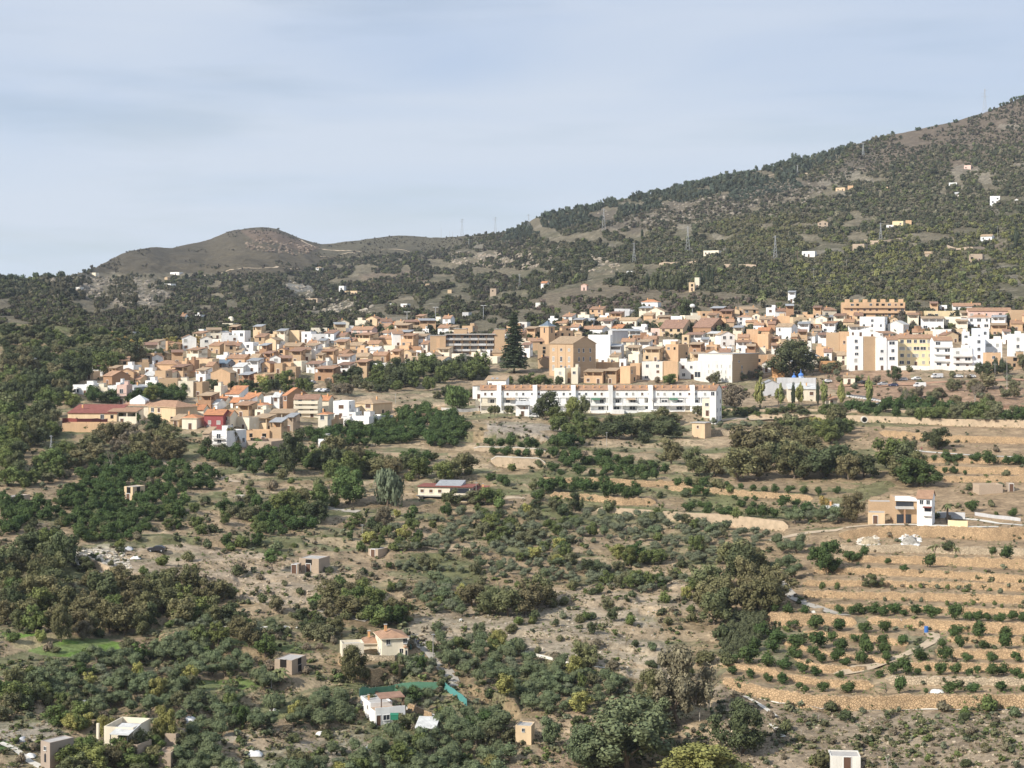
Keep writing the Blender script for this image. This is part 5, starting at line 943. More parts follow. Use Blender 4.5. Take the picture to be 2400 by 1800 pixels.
# ---- ordinary houses filling the town
TOWN = [(200, 905), (215, 885), (300, 850), (440, 800), (520, 792), (650, 790), (780, 785), (830, 768), (930, 765), (1050, 758), (1150, 790), (1280, 765), (1400, 745), (1500, 742), (1600, 750), (1750, 740), (1900, 745), (1980, 715), (2200, 715), (2500, 715), (2500, 860), (2000, 860), (1900, 870), (1700, 890), (1650, 905), (1300, 905), (1270, 850), (1170, 820), (1000, 850), (860, 880), (780, 890), (650, 905), (500, 915), (480, 930), (420, 925), (330, 920), (230, 900)]
rsf = random.Random(11); nfill = 0; CAND = []
v = 745.0
while v < 905:
    u = 190 + rsf.random() * 20
    while u < 2440: CAND.append((u, v)); u += rsf.uniform(20, 34)
    v += 8.5
rsf.shuffle(CAND)
for u, v in CAND:
    wv_ = rsf.uniform(22, 40); hv = rsf.uniform(17, 31) * (0.8 if v < 800 else 1); cu, cv = u + wv_ / 2, v
    if nfill >= 260 or not inpoly(np.array([cu]), np.array([cv]), TOWN)[0]: continue
    ov = 0
    for a0, a1, b0, b1 in COVER:
        ix = min(u + wv_, a1) - max(u, a0); iy = min(cv, b1) - max(cv - hv, b0)
        if ix > 0 and iy > 0: ov = max(ov, ix * iy / (wv_ * hv))
    if ov < .33:
        house(u, u + wv_, cv, cv - hv, rsf.choice(['ochre', 'sand', 'sand', 'tan', 'brown', 'white', 'white', 'cream', 'cream', 'offwhite', 'white']), rsf.choice(['flat', 'flat', 'flat', 'gable', 'open', 'open', 'open', 'shed', 'gabley']), rs=random.Random(nfill), side=None if rsf.random() < .7 else -rsf.uniform(4, 9)); nfill += 1
print('filler houses', nfill)
# past 300 ordinary houses: the smallest in the picture become one mass
bpy.context.view_layer.update()
ZH.sort(key=lambda t: -t[7]); KEEP, DROP = ZH[:292], ZH[292:]; ZH = KEEP
def family(o):
    r_ = [o]
    for c in o.children: r_ += family(c)
    return r_
VV, FF, MI, MM, nvx = [], [], [], [], 0
for t in DROP:
    for o in family(t[0]):
        if o.data:
            M_ = np.array(o.matrix_world); me = o.data; cv = np.empty(len(me.vertices) * 3, np.float32); me.vertices.foreach_get('co', cv); cv = cv.reshape(-1, 3) @ M_[:3, :3].T + M_[:3, 3]
            mm = []
            for m in me.materials:
                if m not in MM: MM.append(m)
                mm.append(MM.index(m))
            for p in me.polygons: FF.append([i + nvx for i in p.vertices]); MI.append(mm[p.material_index])
            VV.append(cv); nvx += len(cv)
for t in DROP:
    for o in family(t[0])[::-1]: bpy.data.objects.remove(o)
if DROP:
    me = bpy.data.meshes.new('town_infill'); me.from_pydata(np.concatenate(VV).tolist(), [], FF); me.polygons.foreach_set('material_index', MI)
    for m in MM: me.materials.append(m)
    tag(add('town_infill', me), 'smallest houses of the town glimpsed between the larger ones', 'houses', None, 'stuff')
# ---------------------------------------------------------------- vegetation
VEG = []
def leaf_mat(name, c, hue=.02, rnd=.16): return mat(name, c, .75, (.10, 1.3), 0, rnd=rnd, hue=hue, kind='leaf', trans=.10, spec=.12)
LM = {'olive': leaf_mat('olive_leaf', (.128, .155, .08), .012), 'citrus': leaf_mat('citrus_leaf', (.066, .10, .034), .015), 'broad': leaf_mat('brownish_leaf', (.155, .142, .07), .02, .2), 'green': leaf_mat('green_leaf', (.125, .155, .052), .025, .2),
      'reed': leaf_mat('reed_leaf', (.11, .19, .05), .01), 'yellow': leaf_mat('yellowing_leaf', (.235, .24, .08), .025), 'poplar': leaf_mat('poplar_leaf', (.27, .28, .10), .015), 'dark': leaf_mat('dark_leaf', (.085, .10, .048), .02), 'pine': leaf_mat('pine_needles', (.12, .17, .06), .01), 'cypress': leaf_mat('cypress_needles', (.06, .075, .045), .01),
      'scrub': leaf_mat('scrub_leaf', (.145, .15, .07), .025, .25), 'dry': leaf_mat('dry_twig', (.20, .17, .115), .02, .2), 'palm': leaf_mat('palm_leaf', (.16, .18, .08), .01), 'autumn': leaf_mat('autumn_leaf', (.33, .23, .09), .02), 'purple': leaf_mat('purple_flower', (.16, .04, .18), .01), 'weep': leaf_mat('weeping_leaf', (.14, .17, .105), .01)}
def crown_np(r, lobes, n, leaf, shape=(1, 1, 1), spread=.62, core=.8, lobe_r=(.34, .55), droop=0, bottom=-.75, up=.25, seed=0):
    """leaf clumps round several lobes plus a dark lumpy inside; crown radius 1, centre at origin. returns V, quads, tint"""
    C_ = []; RR = []
    for k in range(lobes):
        d = r.normal(size=3); d /= np.linalg.norm(d); q = spread * r.random() ** .45
        c = d * q; c[2] = max(c[2], bottom * .7); C_.append(c); RR.append(r.uniform(*lobe_r))
    C_ = np.array(C_); RR = np.array(RR); w_ = RR ** 2; w_ /= w_.sum()
    li = r.choice(lobes, n, p=w_); d = r.normal(size=(n, 3)); d[:, 2] += up; d /= np.linalg.norm(d, axis=1)[:, None]
    P = C_[li] + d * RR[li][:, None] * r.uniform(.80, 1.22, (n, 1))
    nn = d + .42 * r.normal(size=(n, 3)); nn /= np.linalg.norm(nn, axis=1)[:, None]
    a = np.cross(nn, r.normal(size=(n, 3))); a /= np.linalg.norm(a, axis=1)[:, None] + 1e-9; b_ = np.cross(nn, a)
    s = leaf * r.uniform(.55, 1.35, (n, 1)); sb = s * r.uniform(.5, 1, (n, 1))
    if droop: a = a * .35 + np.array([0, 0, -1.]) * droop; 
    Q = np.stack([P - a * s - b_ * sb * .6, P + a * s * .2 - b_ * sb, P + a * s + b_ * sb * .5, P - a * s * .3 + b_ * sb], 1)
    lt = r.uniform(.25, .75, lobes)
    tint = np.clip(lt[li] * .55 + r.uniform(0, .45, n) + .10 * P[:, 2], 0, 1)  # height term lightens crown tops, light from above put into the tint
    V = Q.reshape(-1, 3); Fq = np.arange(n * 4).reshape(-1, 4); T = np.repeat(tint, 4)
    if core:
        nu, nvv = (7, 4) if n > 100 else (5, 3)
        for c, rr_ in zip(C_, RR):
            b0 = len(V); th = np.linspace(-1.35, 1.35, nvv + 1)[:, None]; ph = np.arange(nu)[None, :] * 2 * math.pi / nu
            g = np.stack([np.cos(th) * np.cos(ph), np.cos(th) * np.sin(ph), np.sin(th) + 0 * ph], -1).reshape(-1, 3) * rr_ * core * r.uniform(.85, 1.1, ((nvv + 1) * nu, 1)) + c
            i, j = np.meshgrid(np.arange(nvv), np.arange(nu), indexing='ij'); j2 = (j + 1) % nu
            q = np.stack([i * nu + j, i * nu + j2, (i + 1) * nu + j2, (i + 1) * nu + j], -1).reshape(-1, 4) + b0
            V = np.concatenate([V, g]); Fq = np.concatenate([Fq, q]); T = np.concatenate([T, np.full(len(g), .28)])  # cores tinted darker, inner crown shade put into the colour
    V = V * np.array(shape); return V, Fq, T
def leaf_mesh(name, V, Fq, T, m):
    me = mesh_np(name, V, Fq, [m]); a = me.attributes.new('tint', 'FLOAT', 'POINT'); a.data.foreach_set('value', np.asarray(T, np.float32)); return me
def trunk_mesh(h, r0, m, r, branch=4, lean=.12, spread=.6, top=None):
    b = MB(); p = np.array([0, 0, -.4]); q = np.array([r.normal() * lean * h, r.normal() * lean * h, h * .55]); b.tube(p, q, r0, r0 * .7, m, 7)
    top = top or h
    for k in range(branch):
        a = 2 * math.pi * (k + r.random() * .5) / branch; e = q + np.array([math.cos(a) * h * spread * .6, math.sin(a) * h * spread * .6, (top - h * .55) * r.uniform(.7, 1)])
        b.tube(q - (0, 0, .05 * h), e, r0 * .55, r0 * .2, m, 5)
    return b.mesh('trunk')
KIND = {}
def kindset(key, name, cat, mk, th, r0, Wd, Hd, n=6, bark=None, tsp=.6, crown_z=None):
    L_ = []
    for i in range(n):
        r = np.random.default_rng(hash(key) % 1000 if False else sum(map(ord, key)) * 7 + i)
        V, Fq, T = mk(r); L_.append((V, Fq, T, trunk_mesh(th, r0, bark or M_bark, r, spread=tsp)))
    out = []
    for V, Fq, T, tm in L_:
        mn = V.min(0); mx_ = V.max(0)
        # fit to nominal width and height: crown spans crown_z .. Hd
        V = V * (Wd / 2 / max(mx_[0], -mn[0], .01)); z0, z1 = V[:, 2].min(), V[:, 2].max()
        lo = crown_z if crown_z is not None else th * .45
        V[:, 2] = (V[:, 2] - z0) / (z1 - z0) * (Hd - lo) + lo
        out.append((V, Fq, T, tm))
    KIND[key] = dict(name=name, cat=cat, var=out, W=Wd, H=Hd, meshes={})
kindset('olive', 'olive_tree', 'olive tree', lambda r: crown_np(r, 9, 900, .085, (1, 1, .85), core=.74, droop=.25), 1.6, .22, 4.6, 4.0)
kindset('citrus', 'citrus_tree', 'citrus tree', lambda r: crown_np(r, 7, 700, .095, (1, 1, .9), spread=.58, lobe_r=(.34, .56), core=.7), .9, .12, 3.6, 3.1, crown_z=.15)
kindset('broad', 'broadleaf_tree', 'tree', lambda r: crown_np(r, 20, 1900, .062, (1, 1, .95), spread=.82, lobe_r=(.18, .38), core=.68), 3.2, .28, 8, 8, crown_z=.6)
kindset('bigbroad', 'broadleaf_tree', 'tree', lambda r: crown_np(r, 34, 5200, .040, (1, 1, .95), spread=.88, lobe_r=(.13, .29), core=.66), 3.2, .30, 9, 9, crown_z=.5, n=3)
kindset('poplar', 'poplar_tree', 'poplar', lambda r: crown_np(r, 16, 1000, .10, (1, 1, 3.6), spread=.8, lobe_r=(.22, .42)), 4, .18, 3.4, 12, crown_z=1.6, tsp=.12, n=3)
kindset('cypress', 'cypress_tree', 'cypress', lambda r: crown_np(r, 9, 700, .11, (1, 1, 4.2), spread=.55, lobe_r=(.4, .55)), 3, .16, 2.4, 10, crown_z=.3, tsp=.08, n=3)
kindset('pine', 'pine_tree', 'pine', lambda r: crown_np(r, 14, 1300, .07, (1, 1, .62), spread=.8, lobe_r=(.25, .4), bottom=-.2), 4, .16, 6, 6.5, crown_z=2.7, n=2)
kindset('weep', 'weeping_tree', 'willow', lambda r: crown_np(r, 18, 2200, .075, (1, 1, 1.0), spread=.75, lobe_r=(.22, .42), droop=1.3), 3.2, .28, 8, 9, crown_z=.3, n=2)
kindset('shrub', 'shrub', 'bush', lambda r: crown_np(r, 7, 420, .12, (1, 1, .72), spread=.62), .6, .06, 2.6, 1.9, crown_z=0, n=4)
rb = np.random.default_rng(3)
def bare_mesh(seed, dense=1):
    r = np.random.default_rng(seed); b = MB(); m = LM['dry']
    def grow(p, d, l, rad, depth):
        q = p + d * l; b.tube(p, q, rad, rad * .65, M_pbark if depth > 3 else mat('twig', (.20, .165, .13), .9), 4 if depth < 4 else 6)
        if depth == 0: return
        for k in range(3 if depth > 1 else 4):
            e = d + r.normal(size=3) * .45 + np.array([0, 0, .12]); e /= np.linalg.norm(e); grow(q, e, l * r.uniform(.62, .82), rad * .6, depth - 1)
    grow(np.array([0, 0, -.3]), np.array([0, 0, 1.]), 1.7, .14, 5); return b.mesh('branches')
BARE = [bare_mesh(i) for i in (1, 2)]
DESC = {'olive': 'grey-green olive tree', 'citrus': 'round dark green citrus tree', 'broad': 'brownish-green broadleaf tree', 'bigbroad': 'large leafy tree', 'poplar': 'slim yellow-green poplar', 'cypress': 'dark pointed cypress', 'pine': 'round-topped pine', 'weep': 'weeping tree with hanging foliage', 'shrub': 'low bush'}
GRP = {'olive': 'olive trees of the groves', 'citrus': 'citrus trees planted in rows', 'broad': 'broadleaf trees on the slope', 'bigbroad': 'broadleaf trees on the slope', 'poplar': 'poplars by the road', 'cypress': 'cypresses on the slope', 'pine': None, 'weep': None, 'shrub': 'bushes scattered on the slope'}
CNT = {}; OVER = []
LIM = {'olive_tree': 290, 'citrus_tree': 295, 'broadleaf_tree': 290, 'shrub': 285}
rv = random.Random(99)
PLACED = []
def tree(key, u, vb, wpx, hpx=None, leaf=None, label=None, desc=None, sink=.15):
    k = KIND[key]; x, Y, z = ground(u, vb); mp_ = mpp(Y); sw = wpx * mp_ / k['W']; sh = (hpx * mp_ / k['H']) if hpx else sw * rv.uniform(.88, 1.15)
    leaf = leaf or {'olive': 'olive', 'citrus': 'citrus', 'broad': rv.choice(['broad', 'broad', 'green', 'scrub']), 'bigbroad': 'broad', 'poplar': 'poplar', 'cypress': 'cypress', 'pine': 'pine', 'weep': 'weep', 'shrub': rv.choice(['scrub', 'dark', 'green', 'scrub', 'olive', 'dry'])}[key]
    PLACED.append((key, u, vb, wpx, (x, Y, z), sw, sh, leaf, label, desc, sink))
def flush():
    by = {}
    for p in PLACED: by.setdefault(KIND[p[0]]['name'], []).append(p)
    for nm, L_ in by.items():
        L_.sort(key=lambda p: -(p[3] + (1000 if p[8] else 0))); lim = LIM.get(nm, 999)
        for i, p in enumerate(L_):
            key, u, vb, wpx, (x, Y, z), sw, sh, leaf, label, desc, sink = p; k = KIND[key]
            vi = rv.randrange(len(k['var'])); V, Fq, T, tm = k['var'][vi]; az = rv.uniform(0, 6.28)
            if i >= lim: OVER.append((V, Fq, T, (x, Y, z - sink), sw, sh, az, leaf)); continue
            ck = (vi, leaf)
            if ck not in k['meshes']: k['meshes'][ck] = leaf_mesh('crown', V, Fq, T, LM[leaf])
            if key == 'shrub':
                o = add('shrub', k['meshes'][ck], None, (x, Y, z - sink), az, (sw, sw, sh)); tag(o, label, 'bush')
            else:
                o = thing(nm, (x, Y, z - sink), label, k['cat'], None, az); o.scale = (sw, sw, sh)
                add('trunk', tm, o); add('crown', k['meshes'][ck], o)
            if label is None:
                LN = {'yellow': 'yellowing ', 'autumn': 'orange-brown ', 'green': 'mid green ', 'dark': 'dark ', 'dry': 'dry brown ', 'purple': 'purple-flowering '}
                d = desc or DESC[key]
                if desc is None and key in ('broad', 'shrub') and leaf in LN: d = LN[leaf] + ('broadleaf tree' if key == 'broad' else 'low bush')
                if desc is None and key in ('broad', 'shrub') and leaf == 'scrub': d = 'olive-green ' + ('broadleaf tree' if key == 'broad' else 'low bush')
                VEG.append((o, u, vb, d, GRP[key]))
            elif GRP[key]: o['group'] = GRP[key]
def fill(key, poly, du, dv, w0, w1, jit=.3, hf=None, leaf=None, keep=1.0, desc=None, clump=0):
    if key == 'citrus': du *= .87; dv *= .8; w0 *= 1.12; w1 *= 1.15
    elif key == 'broad': du *= .98; dv *= .9; w0 *= 1.03; w1 *= 1.05
    elif key == 'olive': dv *= .92; w0 *= 1.05; w1 *= 1.05
    p = np.array(poly, float); v = p[:, 1].min(); row = 0
    while v <= p[:, 1].max():
        u = p[:, 0].min() + (row % 2) * du / 2
        while u <= p[:, 0].max():
            uu = u + rv.uniform(-jit, jit) * du; vv = v + rv.uniform(-jit, jit) * dv
            if inpoly(np.array([uu]), np.array([vv]), poly)[0] and rv.random() < keep and (not clump or float(vn(np.array([uu / 45.]), np.array([vv / 25.]), 5)[0]) > clump):
                wp = rv.uniform(w0, w1) * (rv.uniform(.72, 1.18) if key == 'olive' else 1)
                if key == 'olive' and rv.random() < .10: tree('broad', uu, vv, wp * .95, wp * rv.uniform(.8, 1.15), rv.choice(['green', 'green', 'scrub', 'citrus', 'yellow'])); u += du; continue
                lf = rv.choice(leaf) if isinstance(leaf, (list, tuple)) else leaf
                tree(key, uu, vv, wp, wp * rv.uniform(*hf) if hf else None, lf, desc=desc)
            u += du
        v += dv; row += 1
# -- orchard of round citrus trees on the right-hand terraces (picture units of the enlargement)
G6 = lambda x, y: (1600 + x / 2.765, 1350 + y / 2.765)
rows = [[(330, 640, 85), (440, 660, 70), (555, 685, 75), (640, 700, 90), (755, 730, 75), (805, 752, 60), (905, 750, 100), (1075, 758, 115), (1410, 760, 110), (1580, 760, 50), (1730, 757, 95), (1880, 755, 100), (2070, 752, 100), (2205, 750, 60)],
 [(335, 560, 70), (430, 570, 110), (555, 585, 120), (665, 605, 110), (780, 630, 90), (865, 645, 95), (1020, 660, 60), (1275, 655, 80), (1360, 635, 80), (1440, 640, 110), (1525, 645, 70), (1585, 615, 60), (1670, 640, 100), (1765, 635, 90), (1850, 650, 80), (1905, 630, 60), (2010, 655, 110), (2080, 640, 90), (2160, 650, 80), (2200, 670, 60)],
 [(460, 490, 110), (580, 500, 90), (735, 535, 130), (850, 530, 80), (905, 565, 80), (1000, 555, 90), (1055, 585, 75), (1155, 570, 100), (1325, 550, 100), (1540, 550, 120), (1700, 550, 110), (1850, 555, 90), (2010, 560, 110), (2170, 560, 70)],
 [(620, 440, 120), (745, 470, 110), (885, 470, 110), (1030, 490, 130), (1200, 510, 110), (1300, 500, 110), (1680, 460, 70), (1790, 470, 100), (1950, 470, 90), (2090, 470, 120)],
 [(510, 400, 110), (625, 400, 90), (745, 440, 100), (850, 425, 80), (970, 425, 90), (1120, 430, 80), (1180, 450, 90), (1290, 440, 90), (1425, 450, 110), (1760, 400, 110), (1920, 400, 110), (2090, 430, 100), (2230, 440, 90)],
 [(715, 340, 80), (865, 350, 120), (1015, 355, 100), (1175, 365, 100), (1310, 370, 100)],
 [(600, 230, 80), (690, 245, 90), (785, 250, 100), (1020, 245, 100), (1100, 250, 90), (1160, 245, 90), (1240, 250, 110), (1300, 260, 90), (1370, 245, 100), (1440, 262, 70), (1515, 255, 80), (1620, 275, 100), (1770, 285, 110), (1860, 290, 90), (1920, 290, 90), (1975, 290, 80), (2060, 300, 90), (2135, 290, 80), (2200, 300, 70), (2300, 300, 90), (2400, 305, 90)]]
for rw in rows:
    for x, y, w_ in rw: uu, vv = G6(x, y); q_ = w_ / 2.765 * rv.uniform(.88, 1.16); tree('citrus', uu + rv.uniform(-2, 2), vv, q_, q_ * rv.uniform(.72, 1.02))
for k in range(9): tree('citrus', 2440 + k * 34, 1618 - (k % 3) * 30, 36)
for x, y, w_ in [(910, 90, 60), (1000, 90, 60), (1310, 165, 40), (1430, 165, 35), (1480, 180, 30), (1545, 170, 40), (1650, 85, 40), (1715, 190, 40), (1720, 90, 45), (1770, 185, 25), (1790, 90, 35), (1835, 190, 30), (1885, 190, 40), (1855, 90, 30), (1950, 195, 28), (2020, 190, 40), (2070, 205, 35), (2185, 210, 35), (2060, 115, 45), (1540, 80, 40), (1480, 80, 30), (1975, 105, 25)]:
    uu, vv = G6(x, y); tree('shrub', uu, vv, w_ / 2.765, w_ / 2.765, rv.choice(['olive', 'green']), desc='bare little sapling')
G3 = lambda x, y: (1600 + x / 2.765, 900 + y / 2.765)
for x, y, w_ in [(-30, 665, 80), (40, 665, 90), (140, 668, 90), (205, 668, 50), (290, 670, 60), (380, 682, 50), (460, 692, 60), (530, 700, 60), (600, 705, 70), (690, 706, 70), (785, 714, 75), (880, 722, 70), (1000, 712, 60), (20, 717, 60), (90, 727, 90), (150, 728, 70), (340, 752, 45), (410, 757, 45), (470, 757, 45),
                 (40, 830, 90), (120, 800, 60), (170, 815, 70), (230, 830, 80), (300, 850, 80), (380, 800, 70), (440, 860, 100), (520, 868, 110), (590, 872, 90), (650, 800, 90), (730, 850, 80), (800, 850, 110), (260, 860, 80), (160, 845, 70), (460, 800, 60), (735, 790, 70),
                 (1630, 500, 60), (1710, 510, 90), (1760, 510, 70), (1800, 505, 70), (1900, 510, 80), (1985, 525, 110), (2100, 525, 80), (2160, 525, 100), (2210, 525, 70), (1700, 580, 50), (1760, 582, 60), (1830, 590, 40), (1140, 1150, 80), (1175, 1115, 90), (1090, 1155, 90), (970, 1225, 90), (1330, 1170, 55), (1435, 1215, 70), (1600, 1188, 110), (1560, 1230, 45), (2010, 1110, 70), (2095, 1135, 110), (1870, 830, 90), (2140, 860, 70)]:
    uu, vv = G3(x, y); tree('citrus', uu, vv, w_ / 2.765)
H2 = lambda x, y: (700 + x / 2.765, 950 + y / 2.765)
for x, y, w_ in [(1600, 572, 110), (1640, 555, 100), (1700, 556, 110), (1780, 562, 90), (1850, 565, 110), (1920, 556, 90), (2000, 605, 130), (2060, 590, 100), (2130, 608, 110), (2190, 595, 80), (1700, 455, 60), (1820, 458, 90), (1900, 460, 70), (1970, 465, 60), (2070, 468, 80), (2150, 475, 90), (1240, 272, 80), (1310, 272, 80), (1370, 275, 110), (1440, 280, 60), (1500, 280, 90), (1540, 277, 60),
                 (1270, 325, 70), (1340, 332, 90), (1420, 333, 70), (1480, 336, 80), (1560, 342, 80), (1655, 265, 90), (1700, 262, 100), (1770, 262, 110), (1830, 262, 80), (1880, 380, 80), (1790, 300, 50), (1650, 430, 90), (1740, 400, 80), (1560, 620, 100), (1330, 530, 90), (1240, 490, 70)]:
    uu, vv = H2(x, y); tree('citrus', uu, vv, w_ / 2.765)
# dark citrus masses on the left and under the town
for poly, du, dv in [([(120, 1190), (170, 1140), (250, 1075), (320, 1085), (400, 1090), (500, 1110), (505, 1150), (430, 1160), (420, 1200), (350, 1250), (290, 1275), (170, 1275), (150, 1225), (20, 1235), (0, 1180)], 27, 15),
                     ([(415, 1075), (500, 1060), (690, 1068), (700, 1100), (640, 1115), (590, 1122), (480, 1080)], 27, 13), ([(600, 1190), (740, 1190), (765, 1215), (740, 1240), (640, 1265), (600, 1250)], 30, 16),
                     ([(780, 1010), (900, 995), (990, 960), (1080, 985), (1100, 1010), (1040, 1030), (980, 1045), (880, 1050), (740, 1050), (720, 1020)], 26, 13), ([(1010, 975), (1090, 1000), (1080, 1050), (1000, 1050)], 26, 13), ([(720, 1090), (1000, 1080), (1010, 1100), (860, 1110), (720, 1100)], 26, 12),
                     ([(1290, 1040), (1420, 1075), (1570, 1110), (1520, 1130), (1400, 1110), (1290, 1090)], 30, 15), ([(1990, 965), (2110, 945), (2230, 955), (2240, 978), (2150, 985), (2000, 980)], 30, 13), ([(0, 1160), (60, 1180), (60, 1240), (0, 1260)], 26, 16), ([(190, 930), (260, 920), (440, 925), (430, 945), (210, 950)], 22, 10)]:
    fill('citrus', poly, du, dv, 24, 33, keep=.92)
# olive groves
for poly, du, dv, w0, w1, cl in [([(1340, 1222), (1480, 1205), (1600, 1225), (1700, 1240), (1800, 1255), (1800, 1285), (1690, 1325), (1600, 1325), (1480, 1275), (1350, 1265)], 27, 14, 26, 36, 0), ([(930, 1215), (1200, 1200), (1340, 1235), (1340, 1300), (1200, 1310), (980, 1300), (900, 1285)], 27, 14, 24, 34, .3),
   ([(1110, 1330), (1250, 1320), (1400, 1330), (1580, 1370), (1560, 1395), (1400, 1378), (1250, 1365), (1110, 1350)], 27, 14, 26, 34, .15), ([(970, 1372), (1080, 1370), (1110, 1440), (1060, 1450), (990, 1440)], 26, 14, 32, 42, 0), ([(960, 1320), (1060, 1330), (1090, 1345), (870, 1340)], 26, 12, 22, 30, 0),
   ([(900, 1385), (1000, 1375), (990, 1395), (900, 1395)], 28, 12, 28, 38, 0), ([(1015, 1500), (1100, 1498), (1160, 1520), (1300, 1560), (1400, 1580), (1480, 1610), (1460, 1645), (1380, 1670), (1250, 1690), (1180, 1640), (1090, 1590), (1030, 1560)], 34, 19, 38, 52, .1),
   ([(920, 1560), (1030, 1560), (1030, 1590), (925, 1590)], 28, 14, 34, 42, 0), ([(60, 1640), (100, 1570), (230, 1545), (330, 1520), (450, 1515), (540, 1530), (600, 1560), (600, 1590), (440, 1600), (560, 1640), (560, 1670), (420, 1680), (250, 1680)], 33, 19, 38, 52, .12),
   ([(390, 1455), (520, 1465), (640, 1475), (660, 1500), (560, 1485), (400, 1480)], 27, 12, 32, 42, 0), ([(590, 1670), (700, 1640), (830, 1650), (830, 1700), (760, 1710), (640, 1715), (540, 1730), (450, 1730), (430, 1700)], 36, 19, 42, 56, 0),
   ([(430, 1735), (520, 1740), (540, 1790), (560, 1830), (420, 1830), (400, 1770)], 38, 20, 44, 58, .1), ([(930, 1735), (1000, 1740), (1180, 1690), (1200, 1760), (1190, 1840), (560, 1850), (600, 1805), (760, 1800), (870, 1790)], 38, 20, 46, 62, 0), ([(1040, 1680), (1150, 1690), (1180, 1720), (1000, 1730)], 36, 18, 44, 56, 0),
   ([(930, 1640), (1010, 1630), (1030, 1680), (960, 1670)], 34, 18, 40, 52, 0), ([(720, 1760), (850, 1745), (860, 1790), (760, 1780)], 46, 26, 44, 58, 0), ([(590, 1590), (640, 1590), (640, 1620), (600, 1620)], 32, 16, 42, 52, 0), ([(770, 1640), (850, 1690), (850, 1730), (780, 1700)], 36, 20, 44, 54, 0), ([(1840, 1205), (2000, 1210), (2000, 1235), (1860, 1235)], 26, 12, 34, 44, 0), ([(1800, 1275), (1880, 1280), (1880, 1310), (1810, 1300)], 30, 13, 34, 42, 0),
   ([(1640, 985), (1740, 1000), (1980, 1000), (1960, 1015), (1700, 1012)], 24, 10, 24, 34, .2), ([(1810, 1330), (1870, 1335), (1870, 1360), (1810, 1355)], 26, 14, 40, 50, 0), ([(1600, 1360), (1660, 1380), (1650, 1420), (1600, 1400)], 28, 16, 32, 44, 0)]:
    fill('olive', poly, du, dv, w0, w1, hf=(.72, .95), clump=cl, keep=.93)
